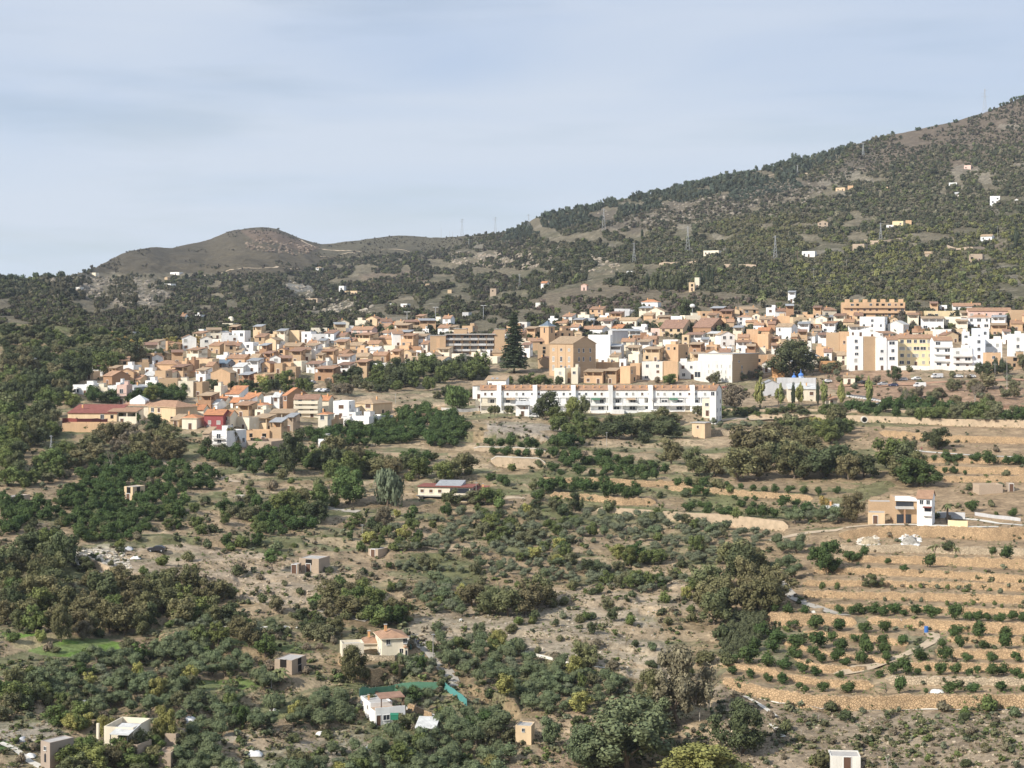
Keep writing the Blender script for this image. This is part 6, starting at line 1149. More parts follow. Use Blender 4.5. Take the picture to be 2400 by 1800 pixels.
# riverside and copse trees
for poly, du, dv, w0, w1, lf, hf in [([(0, 1290), (100, 1270), (150, 1330), (140, 1400), (330, 1430), (560, 1440), (560, 1465), (430, 1475), (330, 1490), (0, 1500)], 44, 24, 52, 80, ['broad', 'broad', 'scrub', 'green', 'dark'], (.8, 1.1)), ([(160, 1370), (300, 1370), (560, 1400), (560, 1430), (300, 1420)], 46, 22, 56, 84, ['broad', 'broad', 'scrub'], (.8, 1.0)),
   ([(1570, 1085), (1700, 1120), (1640, 1120), (1580, 1110)], 34, 18, 52, 74, ['broad', 'dark', 'scrub'], (.75, 1)), ([(1850, 1140), (2160, 1140), (2170, 1105), (1960, 1085), (1900, 1100)], 44, 22, 62, 96, ['dark', 'broad', 'dark', 'green'], (.75, 1)), ([(1700, 1130), (1900, 1120), (1900, 1060), (1760, 1060)], 44, 24, 66, 96, ['broad', 'scrub', 'dark'], (.8, 1)),
   ([(1410, 1010), (1600, 985), (1590, 1025), (1550, 1040), (1480, 1045), (1420, 1030)], 32, 16, 46, 64, ['dark', 'dark', 'scrub'], (.6, .8)), ([(1640, 1420), (1700, 1340), (1780, 1320), (1830, 1400), (1800, 1440), (1720, 1460), (1660, 1470)], 46, 26, 56, 90, ['broad', 'dark', 'scrub', 'broad'], (.85, 1.15)),
   ([(0, 860), (100, 845), (240, 852), (400, 836), (440, 838), (300, 870), (200, 890), (150, 950), (100, 960), (0, 950)], 26, 12, 30, 52, ['dark', 'dark', 'green', 'broad'], (.8, 1.2)), ([(0, 960), (110, 960), (140, 1000), (120, 1040), (90, 1060), (0, 1060)], 34, 16, 38, 62, ['dark', 'green', 'scrub'], (.8, 1.1)), ([(230, 1040), (330, 1020), (480, 1050), (470, 1075), (330, 1090), (250, 1080), (160, 1110)], 36, 17, 42, 66, ['broad', 'scrub', 'dry', 'broad'], (.7, 1)),
   ([(0, 1060), (160, 1075), (150, 1130), (90, 1150), (0, 1140)], 34, 17, 36, 58, ['dark', 'green', 'scrub'], (.7, 1)), ([(700, 1070), (900, 1100), (1160, 1110), (1140, 1130), (1000, 1140), (820, 1130), (700, 1110)], 40, 20, 44, 70, ['green', 'dark', 'broad'], (.7, 1)), ([(760, 1390), (860, 1400), (900, 1440), (980, 1460), (900, 1480), (780, 1440)], 42, 22, 44, 66, ['green', 'broad', 'citrus'], (.8, 1)),
   ([(1100, 1420), (1270, 1410), (1290, 1430), (1190, 1455), (1110, 1440)], 42, 18, 50, 76, ['broad', 'scrub'], (.8, 1.1)), ([(880, 880), (1010, 870), (1000, 905), (930, 910), (870, 900)], 28, 14, 34, 52, ['dark', 'green'], (.8, 1.1)), ([(1010, 870), (1130, 870), (1120, 895), (1030, 900)], 30, 14, 34, 52, ['dark', 'green'], (.8, 1.1)), ([(960, 900), (1030, 905), (1010, 925), (960, 925)], 28, 14, 30, 40, ['green', 'dark'], (.8, 1)),
   ([(850, 1080), (760, 1130), (790, 1160), (850, 1150)], 30, 20, 40, 60, ['green'], (.8, 1.1)), ([(630, 1195), (760, 1180), (780, 1230), (660, 1230)], 34, 18, 44, 64, ['green', 'broad', 'dark'], (.9, 1.1)), ([(150, 1760), (330, 1740), (380, 1790), (330, 1840), (150, 1840)], 40, 22, 50, 76, ['green', 'scrub', 'broad', 'green'], (.7, 1)), ([(0, 1560), (90, 1590), (110, 1680), (0, 1690)], 40, 24, 44, 66, ['green', 'scrub', 'olive'], (.8, 1)),
   ([(120, 1650), (230, 1680), (230, 1740), (130, 1720)], 38, 20, 40, 58, ['green', 'yellow', 'scrub'], (.8, 1)), ([(2120, 930), (2330, 900), (2400, 900), (2400, 950), (2250, 950), (2130, 955)], 46, 18, 28, 46, ['broad', 'scrub', 'dry', 'broad'], (.7, 1)), ([(2290, 860), (2440, 850), (2440, 890), (2300, 890)], 34, 16, 32, 46, ['dark', 'scrub'], (.7, 1)), ([(1500, 1400), (1300, 1480), (1290, 1500), (1400, 1500)], 80, 30, 28, 44, ['scrub', 'dark'], (.8, 1)),
   ([(1630, 970), (1780, 968), (1970, 960), (1980, 975), (1640, 980)], 24, 9, 22, 34, ['green', 'scrub', 'dark'], (.6, .9)), ([(1800, 1010), (1990, 1000), (2010, 1035), (1900, 1050)], 34, 16, 38, 60, ['scrub', 'green', 'dark'], (.7, 1)), ([(2120, 965), (2420, 975), (2420, 995), (2130, 990)], 30, 12, 30, 48, ['green', 'citrus', 'scrub'], (.7, 1)), ([(1300, 1010), (1390, 1000), (1400, 1040), (1320, 1050)], 32, 16, 36, 54, ['dark', 'green'], (.7, .9)), ([(430, 1500), (620, 1490), (650, 1540), (560, 1550)], 60, 26, 40, 60, ['broad', 'green'], (.9, 1.1)), ([(1050, 1180), (1160, 1170), (1180, 1190), (1080, 1200)], 34, 16, 38, 54, ['green', 'scrub'], (.7, .9)), ([(700, 1480), (790, 1470), (800, 1510), (720, 1520)], 36, 18, 40, 56, ['green', 'scrub'], (.8, 1)), ([(1430, 1300), (1500, 1290), (1560, 1330), (1500, 1350)], 40, 20, 40, 60, ['green', 'citrus', 'yellow'], (.7, .9))]:
    fill('broad', poly, du, dv, w0, w1, hf=hf, leaf=lf, keep=.9)
for poly, lf in [([(0, 772), (235, 785), (420, 790), (430, 800), (200, 840), (0, 845)], ['dark', 'green', 'dark', 'scrub']), ([(640, 905), (730, 900), (730, 925), (650, 925)], ['green', 'dark']), ([(560, 915), (650, 905), (640, 925), (570, 930)], ['green', 'yellow', 'dark']), ([(775, 893), (960, 880), (960, 915), (870, 925), (790, 905)], ['dark', 'green', 'scrub']), ([(470, 905), (560, 905), (560, 918), (480, 918)], ['dark']), ([(1010, 925), (1120, 930), (1120, 945), (1010, 940)], ['dark', 'scrub']), ([(770, 905), (830, 925), (800, 935), (770, 920)], ['scrub', 'dry']), ([(1190, 900), (1310, 895), (1310, 905), (1200, 908)], ['green', 'dark']), ([(1000, 880), (1140, 850), (1150, 890), (1010, 900)], ['dark', 'dark', 'green']), ([(1640, 890), (1660, 905), (1800, 890), (1780, 880)], ['scrub', 'dry']), ([(1900, 870), (1980, 860), (1980, 875), (1910, 880)], ['scrub'])]:
    fill('broad', poly, 22, 11, 22, 36, hf=(.7, 1), leaf=lf, keep=.85)
for poly, du, dv, lf in [([(490, 1190), (600, 1170), (620, 1290), (510, 1290)], 34, 18, ['green', 'citrus', 'scrub']), ([(780, 1240), (960, 1200), (1010, 1290), (870, 1305)], 34, 17, ['green', 'yellow', 'scrub', 'citrus']), ([(620, 1440), (760, 1400), (790, 1480), (700, 1495)], 36, 20, ['broad', 'green', 'dark']), ([(1100, 1230), (1360, 1225), (1350, 1330), (1150, 1320)], 36, 19, ['green', 'yellow', 'scrub', 'green']), ([(1360, 1325), (1600, 1335), (1570, 1400), (1400, 1392)], 36, 19, ['green', 'scrub', 'dark', 'citrus']), ([(380, 1200), (480, 1190), (480, 1260), (400, 1270)], 32, 17, ['citrus', 'green', 'scrub']), ([(1100, 1190), (1330, 1180), (1330, 1230), (1120, 1230)], 36, 19, ['scrub', 'green', 'dark']), ([(1560, 1150), (1300, 1130), (1300, 1160), (1500, 1180)], 44, 22, ['citrus'])]:
    fill('broad', poly, du, dv, 24, 42, hf=(.7, 1), leaf=lf, keep=.62)
# single trees one can name
for a in [('bigbroad', 1856, 884, 118, 92, 'dark', 'big round dark-leaved tree rising over the blue play structure'), ('bigbroad', 361, 1028, 72, 64, 'dark', 'big round dark tree in front of the school'), ('bigbroad', 2192, 1052, 78, 54, 'dark', 'lone round dark tree on the bare right-hand slope'), ('bigbroad', 2152, 1140, 110, 72, 'citrus', 'wide bright-dark green tree at the right end of the upper copse'),
          ('bigbroad', 1932, 1339, 92, 78, 'citrus', 'dense dark green fig-like tree below the dirt path at the right'), ('bigbroad', 2046, 1378, 56, 36, 'scrub', 'round olive-green bush tree alone on the bare terraces'), ('bigbroad', 830, 1600, 88, 92, 'broad', 'tall brownish bushy tree left of the cream villa wall'), ('bigbroad', 1374, 1560, 76, 62, 'scrub', 'lone leafy tree casting a shadow on the bare slope'), ('bigbroad', 1166, 1528, 52, 56, 'yellow', 'pale yellow-green young tree above the olive grove'),
          ('bigbroad', 1124, 1506, 44, 52, 'olive', 'dark grey-green tree beside the pale yellow-green one'), ('pine', 639, 1340, 62, 58, 'pine', 'small umbrella-topped pine with a thin trunk left of the mud brick house'), ('weep', 908, 1188, 80, 96, 'weep', 'big weeping tree with long hanging grey-green foliage left of the cream farm building'), ('bigbroad', 815, 1182, 96, 92, 'pine', 'broad bright green tree left of the weeping tree'), ('weep', 1076, 962, 70, 62, 'pine', 'bright green weeping willow left of the terrace row'),
          ('bigbroad', 1280, 985, 62, 72, 'dark', 'rounded dark tree standing in front of the terrace row'), ('bigbroad', 1340, 985, 56, 58, 'yellow', 'yellow-green leafy tree right of the dark tree before the terrace row'), ('broad', 1370, 975, 30, 52, 'scrub', 'thin tall tree before the terrace row'), ('bigbroad', 690, 1110, 78, 110, 'dark', 'very tall dark spreading tree below the lower houses'), ('bigbroad', 545, 1050, 34, 52, 'broad', 'bushy tree right beside the lowest white house'), ('bigbroad', 922, 900, 54, 66, 'dark', 'tall dark columnar bush left of the ochre field'),
          ('bigbroad', 1348, 1200, 48, 50, 'dark', 'round dark purple-grey tree below the citrus rows'), ('bigbroad', 900, 1235, 50, 52, 'dry', 'round brownish tree on the path below the weeping tree'), ('bigbroad', 2000, 1225, 76, 76, 'broad', 'rust-brown spreading tree at the left of the farmhouse outbuildings'), ('broad', 1935, 1205, 50, 44, 'autumn', 'rust-brown smaller tree left of the spreading one'), ('bigbroad', 355, 940, 52, 40, 'green', 'green tree under the blank ochre walls'), ('broad', 252, 945, 46, 34, 'dark', 'dark bushy tree left of the school'), ('broad', 168, 955, 60, 40, 'yellow', 'yellowing tree at the left edge of town'),
          ('bigbroad', 665, 905, 56, 40, 'green', 'leafy tree beside the town car park'), ('bigbroad', 830, 890, 38, 36, 'dark', 'dark tree under the brown houses left of the boxy house'), ('bigbroad', 1570, 900, 44, 26, 'green', 'low green tree at the foot of the civic building'), ('bigbroad', 1615, 745, 56, 46, 'dark', 'big dark tree among the houses at the top of town'), ('broad', 1498, 738, 36, 30, 'dark', 'dark round tree left of the tall lamp at the top of town'), ('bigbroad', 2098, 892, 42, 36, 'dark', 'dark bushy tree on the red earth below the yellow block'),
          ('broad', 1722, 960, 60, 64, 'dry', 'sparse brownish tree right of the terrace row end'), ('bigbroad', 1470, 1800, 235, 165, 'olive', 'huge grey-green willow-like tree at the bottom right of centre'), ('bigbroad', 1380, 1805, 150, 110, 'olive', 'large grey-green tree at the bottom edge left of the huge one'), ('bigbroad', 1595, 1700, 165, 200, 'dry', 'tall brown half-bare tree rising over the dry gully'), ('bigbroad', 1735, 1765, 150, 128, 'dark', 'massive dark green tree beside the pale path at the bottom'), ('bigbroad', 1650, 1840, 210, 110, 'yellow', 'yellow-green spreading tree at the bottom edge'), ('bigbroad', 1530, 1680, 110, 120, 'scrub', 'tall olive-brown tree left of the half-bare one'),
          ('broad', 1290, 1750, 70, 74, 'olive', 'grey-green tree right of the small transformer tower'), ('bigbroad', 385, 1740, 70, 90, 'yellow', 'yellowing tree right of the cluttered farmhouse'), ('broad', 250, 1730, 66, 60, 'yellow', 'pale green fruit tree left of the cluttered farmhouse'), ('bigbroad', 205, 1810, 110, 70, 'yellow', 'yellow-green bushy tree right of the tower hut'), ('broad', 1540, 1720, 90, 90, 'olive', 'grey-green tree behind the bottom willow-like tree'),
          ('broad', 195, 1340, 50, 40, 'dark', 'dark tree at the foot of the quarry track'), ('bigbroad', 1480, 1330, 60, 52, 'green', 'mid green bushy tree in the middle olive rows'), ('broad', 1150, 1240, 40, 40, 'yellow', 'yellowing tree in the slope below the farm building'), ('broad', 1300, 990, 40, 40, 'green', 'green tree left of the parked white car by the mound'), ('bigbroad', 143, 1505, 60, 90, 'broad', 'pale-trunked tree standing on the green lawn'), ('broad', 195, 1500, 40, 50, 'dry', 'thin bare-looking tree at the edge of the green lawn'), ('broad', 97, 1506, 30, 34, 'yellow', 'small yellow-brown conical bush on the green lawn')]:
    tree(a[0], a[1], a[2], a[3], a[4], a[5], label=a[6])
for u, vt, vb in [(1780, 880, 957), (1828, 895, 956), (1874, 893, 954), (1932, 888, 955), (1972, 890, 957), (2038, 878, 957)]: tree('poplar', u, vb, 27, vb - vt)
tree('cypress', 1859, 955, 10, 62); tree('cypress', 1917, 955, 9, 66)
for u, vb, w_, h_ in [(1517, 682, 9, 46), (1660, 670, 12, 55), (1668, 672, 12, 46), (1650, 668, 10, 40), (2333, 880, 14, 44), (2347, 876, 12, 40), (2382, 585, 16, 56), (1505, 560, 8, 24), (2100, 455, 6, 18), (2095, 420, 6, 16), (1640, 672, 10, 34)]: tree('cypress', u, vb, w_, h_)
for u, vb, w_, h_ in [(1535, 685, 26, 50), (1552, 686, 24, 44), (1572, 684, 24, 42), (1596, 680, 26, 48), (1586, 686, 20, 36)]: tree('broad', u, vb, w_, h_, 'cypress', desc='dark bushy cypress-like tree')
for k, u in enumerate(range(256, 500, 19)): tree('broad', u, 818 - (k % 3) * 4, 26, 24, 'autumn' if k % 4 else 'yellow', desc='golden-brown roadside plane tree')
for u in (1150, 1161, 1168, 1190, 1198): tree('pine', u, 982, 19, 34, 'scrub', desc='small park tree with a thin pale trunk')
for u, vb in [(2130, 872), (2230, 885), (1960, 880), (1540, 898)]: tree('shrub', u, vb, 22, 18)
for a in [(790, 1385, 50), (740, 1420, 44), (560, 1345, 44), (1700, 1560, 50), (1690, 1500, 60), (1650, 1560, 60), (2225, 1290, 36), (1215, 1465, 36), (1255, 1455, 34), (1360, 1460, 34), (1318, 1450, 26), (1440, 1800, 60), (1310, 1620, 30), (1185, 1590, 30), (1090, 1520, 30), (960, 1705, 46), (1030, 1690, 36), (920, 1668, 34), (940, 1555, 26), (1840, 1715, 44), (1760, 1740, 30), (2180, 1735, 26), (2310, 1760, 34), (2360, 1760, 30), (2320, 1670, 60), (2210, 1670, 40), (2260, 1680, 36), (2380, 1680, 40), (1930, 1800, 60), (2260, 1690, 30), (1980, 1690, 40), (1950, 1670, 44)]:
    tree('shrub', *a)
fill('shrub', [(1725, 1440), (1795, 1436), (1788, 1500), (1745, 1545), (1690, 1545), (1690, 1510)], 13, 8, 18, 26, leaf='reed', hf=(.8, 1.1), desc='green reed clump in the gully')
# general bushes over the open slope
fill('shrub', [(0, 1000), (200, 960), (700, 1060), (1100, 1060), (1700, 1080), (1750, 1250), (1700, 1560), (1500, 1700), (1200, 1700), (0, 1800)], 62, 34, 18, 40, jit=.5, keep=.7)
fill('shrub', [(1880, 1030), (2400, 1040), (2400, 1230), (2060, 1220), (2200, 1120)], 62, 30, 14, 26, jit=.5, keep=.7)
fill('shrub', [(1700, 1660), (2400, 1670), (2400, 1800), (1700, 1800)], 60, 32, 14, 34, jit=.5, keep=.75)
fill('shrub', [(1960, 1260), (2400, 1260), (2400, 1400), (1900, 1400)], 60, 30, 8, 18, jit=.5, keep=.6)
fill('shrub', [(1740, 870), (2400, 890), (2400, 960), (1740, 960)], 40, 22, 12, 26, jit=.5, keep=.6)
flush()
# half-bare and bare trees
for i, (u, vb, h_, lab) in enumerate([(1662, 1660, 120, 'bare brown tree with a pale trunk beside the orchard corner'), (1918, 1690, 48, 'leafless tree below the long foot wall'), (2080, 1805, 74, 'leafless spreading tree at the bottom edge right of the white hut'), (1878, 1722, 34, 'small leafless shrub tree left of the gully path'), (560, 1060, 36, 'bare-branched tree beside the brown houses of the lower town'), (1530, 965, 44, 'thin bare tree in front of the terrace row'), (260, 1105, 60, 'bare grey tree in the brown copse under the school'),
                                      (2120, 955, 56, 'thin leafless tree by the road under the red earth'), (2285, 952, 66, 'tall thin leafless trunk above the road'), (1640, 1690, 90, 'second bare brown tree in the dry gully')]):
    x, Y, z = ground(u, vb); s = h_ * mpp(Y) / 6.2; o = thing('bare_tree', (x, Y, z), lab, 'bare tree', None, i * 1.3); o.scale = (s * .9, s * .9, s); add('branches', BARE[i % 2], o)
# palms, banana clump, the tall tiered conifer
def palm(u, vb, h_, w_, lab, n=26, thick=.22):
    x, Y, z = ground(u, vb); k = mpp(Y); H = h_ * k; Rr = w_ * k / 2; o = thing('palm_tree', (x, Y, z), lab, 'palm tree'); b = MB()
    hh = max(H - Rr * .6, .6); b.tube((0, 0, -.4), (.1, 0, hh), thick, thick * .8, M_bark, 8); b.build('trunk', o); f = MB(); r = random.Random(int(u)); Vv = []; Ff = []
    for i in range(n):
        a = 2 * math.pi * i / n + r.uniform(-.1, .1); el = r.uniform(-.2, 1.2); p = np.array([.1, 0, hh]); d = np.array([math.cos(a) * math.cos(el), math.sin(a) * math.cos(el), math.sin(el)]); side = np.array([-math.sin(a), math.cos(a), 0]); L0 = Rr * r.uniform(.85, 1.1); prev = None
        for s in range(7):
            t = s / 6; c = p + d * L0 * t + np.array([0, 0, -.75 * L0 * t * t]); wd = L0 * .15 * math.sin(math.pi * (t * .86 + .1)); l = len(Vv); Vv += [c - side * wd - np.array([0, 0, wd * .5]), c, c + side * wd - np.array([0, 0, wd * .5])]
            if prev is not None: Ff += [(prev, l, l + 1, prev + 1), (prev + 1, l + 1, l + 2, prev + 2)]
            prev = l
    me = mesh_np('fronds', Vv, Ff, [LM['palm']]); a_ = me.attributes.new('tint', 'FLOAT', 'POINT'); a_.data.foreach_set('value', np.full(len(Vv), .55, np.float32)); add('crown', me, o); return o
palm(2220, 1226, 52, 32, 'tall slender palm in front of the terrace farmhouse', 22, .3); palm(655, 1606, 50, 60, 'bushy date palm left of the stone hut', 34, .25); palm(1517, 962, 30, 14, 'small fan palm before the terrace row', 18, .12); palm(1785, 722, 34, 34, 'broad palm on the slope above the upper town', 26, .3); palm(1869, 615, 38, 16, 'tall thin palm beside the white ragged-parapet house', 18, .3); palm(1368, 965, 30, 20, 'dark palm at the middle of the terrace row front', 20, .15); palm(2440, 1000, 60, 40, 'palm beyond the right edge', 20, .2)
for i, (du_, hh) in enumerate([(-26, 22), (-14, 26), (0, 30), (12, 28), (24, 24), (34, 20)]): palm(2208 + du_, 1296, hh, 26, 'broad-leaved banana plant, %s in the clump below the terrace farmhouse' % ['leftmost', 'second from left', 'third from left, tallest', 'fourth from left', 'second from right', 'rightmost'][i], 12, .1)['category'] = 'banana plant'
def tiered(u, vb, h_, w_):
    x, Y, z = ground(u, vb); k = mpp(Y); H = h_ * k; W = w_ * k / 2; o = thing('tiered_conifer', (x, Y, z), 'very tall dark conifer with flat tiers of branches in the centre of town', 'conifer'); b = MB(); b.tube((0, 0, -1), (0, 0, H), .5, .08, M_bark, 8); b.build('trunk', o)
    r = np.random.default_rng(4); Vs = []; Fs = []; Ts = []; nn = 0; tiers = 26
    for t in range(tiers):
        f = t / (tiers - 1); zc = H * (.10 + .88 * f); rad = W * (1 - f) ** .62 * (.92 + .16 * r.random()) + .35; na = int(13 + rad * 2.0)
        for q in range(na):
            if r.random() < .14: continue
            a = 2 * math.pi * (q + r.random() * .6) / na; L0 = rad * r.uniform(.55, 1.14); m_ = int(60 * (L0 / W) + 14)
            s = r.random(m_) ** .7 * L0; P = np.stack([np.cos(a) * s, np.sin(a) * s, zc + r.normal() * .22 + .08 * s - .035 * s * s * .6 + r.normal(size=m_) * .13], 1); sd = np.array([-math.sin(a), math.cos(a), 0]); P += sd * (r.normal(size=(m_, 1)) * .32)
            nv_ = np.stack([r.normal(size=m_) * .35, r.normal(size=m_) * .35, np.ones(m_)], 1); nv_ /= np.linalg.norm(nv_, axis=1)[:, None]; A_ = np.cross(nv_, r.normal(size=(m_, 3))); A_ /= np.linalg.norm(A_, axis=1)[:, None]; B_ = np.cross(nv_, A_); sz = r.uniform(.3, .62, (m_, 1))
            Q = np.stack([P - A_ * sz - B_ * sz * .5, P + A_ * sz * .3 - B_ * sz * .6, P + A_ * sz + B_ * sz * .5, P - A_ * sz * .3 + B_ * sz * .6], 1).reshape(-1, 3); Vs.append(Q); Fs.append(np.arange(len(Q)).reshape(-1, 4) + nn); nn += len(Q); Ts.append(np.repeat(r.uniform(.25, .7, m_), 4))
    add('crown', leaf_mesh('crown', np.concatenate(Vs), np.concatenate(Fs), np.concatenate(Ts), leaf_mat('conifer_needles', (.11, .14, .075), .005)), o)
tiered(1205, 874, 142, 66)
# -- one mass: the scrub and far woods of the mountainsides, and what exceeds the named trees near by
def merge_stuff(name, items, label, mname):
    """items: (V, F, tint, loc, sw, sh, az, rgb) -> one object"""
    n = 0; VV = []; FF = []; CC = []
    for V, Fq, T, (x, y, z), sw, sh, az, rgb in items:
        c, s = math.cos(az), math.sin(az); P = V * np.array([sw, sw, sh]); P = np.stack([P[:, 0] * c - P[:, 1] * s + x, P[:, 0] * s + P[:, 1] * c + y, P[:, 2] + z], 1)
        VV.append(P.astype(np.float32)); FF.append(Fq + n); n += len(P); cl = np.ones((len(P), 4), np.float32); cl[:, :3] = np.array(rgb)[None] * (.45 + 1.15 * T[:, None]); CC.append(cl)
    me = mesh_np(name, np.concatenate(VV), np.concatenate(FF), [mat(mname, (1, 1, 1), .85, (.15, .12), attr='leafcol', spec=.1)])
    ca = me.color_attributes.new('leafcol', 'FLOAT_COLOR', 'POINT'); ca.data.foreach_set('color', np.concatenate(CC).ravel())
    return tag(add(name, me), label, name.replace('_', ' '), None, 'stuff')
def low(seed, n=40, lobes=3, leaf=.25, shape=(1, 1, .9), **k):
    V, Fq, T = crown_np(np.random.default_rng(seed), lobes, n, leaf, shape, core=.86, **k); V = V.copy(); V[:, 2] -= V[:, 2].min(); V /= abs(V[:, :2]).max(); return V, Fq, T
LOW = [low(s) for s in range(8)]
PAL = {'olive': (.145, .16, .10), 'citrus': (.064, .095, .034), 'broad': (.165, .148, .08), 'green': (.115, .14, .05), 'yellow': (.28, .27, .09), 'dark': (.078, .092, .046), 'scrub': (.14, .14, .075), 'dry': (.18, .152, .105), 'autumn': (.31, .22, .08)}
rh = random.Random(5); rn = np.random.default_rng(8)
PAL['low'] = (.085, .08, .052); PAL['pineish'] = (.075, .10, .06); PAL['yellowish'] = (.20, .20, .085)
# cover of the mountainsides: (polygon, density, colours, size factor); the first that holds a point counts
ZN = [([(215, 640), (280, 560), (560, 500), (770, 560), (1100, 540), (1080, 580), (900, 600), (760, 610), (700, 640), (400, 650)], .42, ['low', 'low', 'dark', 'scrub'], .5),
 ([(-300, 700), (240, 700), (240, 770), (-300, 770)], .72, ['dark', 'low', 'scrub', 'green'], .85),
 ([(-300, 600), (110, 640), (110, 800), (-300, 800)], .95, ['dark', 'dark', 'green', 'scrub'], 1.1),
 ([(100, 640), (330, 640), (420, 690), (360, 730), (120, 730)], .5, ['dark', 'scrub', 'scrub'], .8),
 ([(1170, 570), (1230, 500), (1500, 440), (1900, 350), (2000, 340), (1960, 375), (1850, 420), (1700, 450), (1500, 500), (1290, 545)], 1.1, ['pineish', 'pineish', 'dark'], .95),
 ([(1700, 440), (1870, 395), (1880, 440), (1720, 475)], 1.0, ['pineish', 'pineish'], .8),
 ([(1400, 540), (1500, 500), (1700, 460), (1900, 420), (1960, 400), (2100, 320), (2400, 230), (2700, 200), (2700, 330), (2400, 335), (2200, 345), (2050, 400), (1900, 470), (1600, 540)], .85, ['scrub', 'dark', 'low', 'dark'], .7),
 ([(1230, 705), (1420, 668), (1750, 690), (1900, 720), (1500, 750), (1250, 740)], .6, ['scrub', 'dry', 'green', 'dark'], .8),
 ([(1250, 400), (3000, 100), (3000, 720), (1250, 720)], .95, ['scrub', 'green', 'dark', 'dark', 'scrub'], 1.0),
 ([(-400, 400), (3000, 100), (3000, 900), (-400, 900)], .92, ['dark', 'dark', 'scrub', 'low', 'green'], .85)]
NH = 150000
hu = rn.uniform(-180, 2580, NH); hsk = pl(hu, SKY); hv_ = hsk + 1 + (796 - hsk) * rn.random(NH)
zid = np.full(NH, len(ZN) - 1)
for k in range(len(ZN) - 1, -1, -1): zid[inpoly(hu, hv_, ZN[k][0])] = k
den = np.array([z_[1] for z_ in ZN])[zid]; szf = np.array([z_[3] for z_ in ZN])[zid]
cl = vn(hu / 34., hv_ / 12., 9) * .55 + vn(hu / 120., hv_ / 40., 19) * .45
keep = (rn.random(NH) < den) & (cl > (1 - np.minimum(den, 1)) * .45 + .325)
hu, hv_, zid, szf, cl = hu[keep], hv_[keep], zid[keep], szf[keep], cl[keep]
hx, hY, hz_ = ground_many(hu, hv_); k2 = hY > 850; hu, hv_, zid, szf, hx, hY, hz_ = [a[k2] for a in (hu, hv_, zid, szf, hx, hY, hz_)]
nH = len(hu); hs = rn.gamma(3.2, .36, nH).clip(.35, 3.4) * szf * np.interp(hY, [900, 1500, 2700], [.95, 1.25, 1.5])
colr = np.array([PAL[ZN[z_][2][rn.integers(len(ZN[z_][2]))]] for z_ in zid]) * rn.uniform(.65, 1.35, (nH, 1)) * np.where(hu < 1500, .8, .95)[:, None]
yg = inpoly(hu, hv_, [(1900, 560), (2500, 500), (2500, 720), (1950, 720), (1850, 650)]) & (rn.random(nH) < .3); colr[yg] = np.array([.17, .185, .06]) * rn.uniform(.7, 1.2, (yg.sum(), 1))
yg = inpoly(hu, hv_, [(1680, 520), (1950, 500), (1900, 590), (1680, 590)]) & (rn.random(nH) < .5); colr[yg] = np.array([.14, .145, .06]) * rn.uniform(.7, 1.2, (yg.sum(), 1))
colr *= np.array([1.0, .93, 1.12])
hsc = np.stack([hs, hs, hs * rn.uniform(.75, 1.3, nH) * np.where((zid == 3) | (zid == 4), 1.5, 1)], 1)
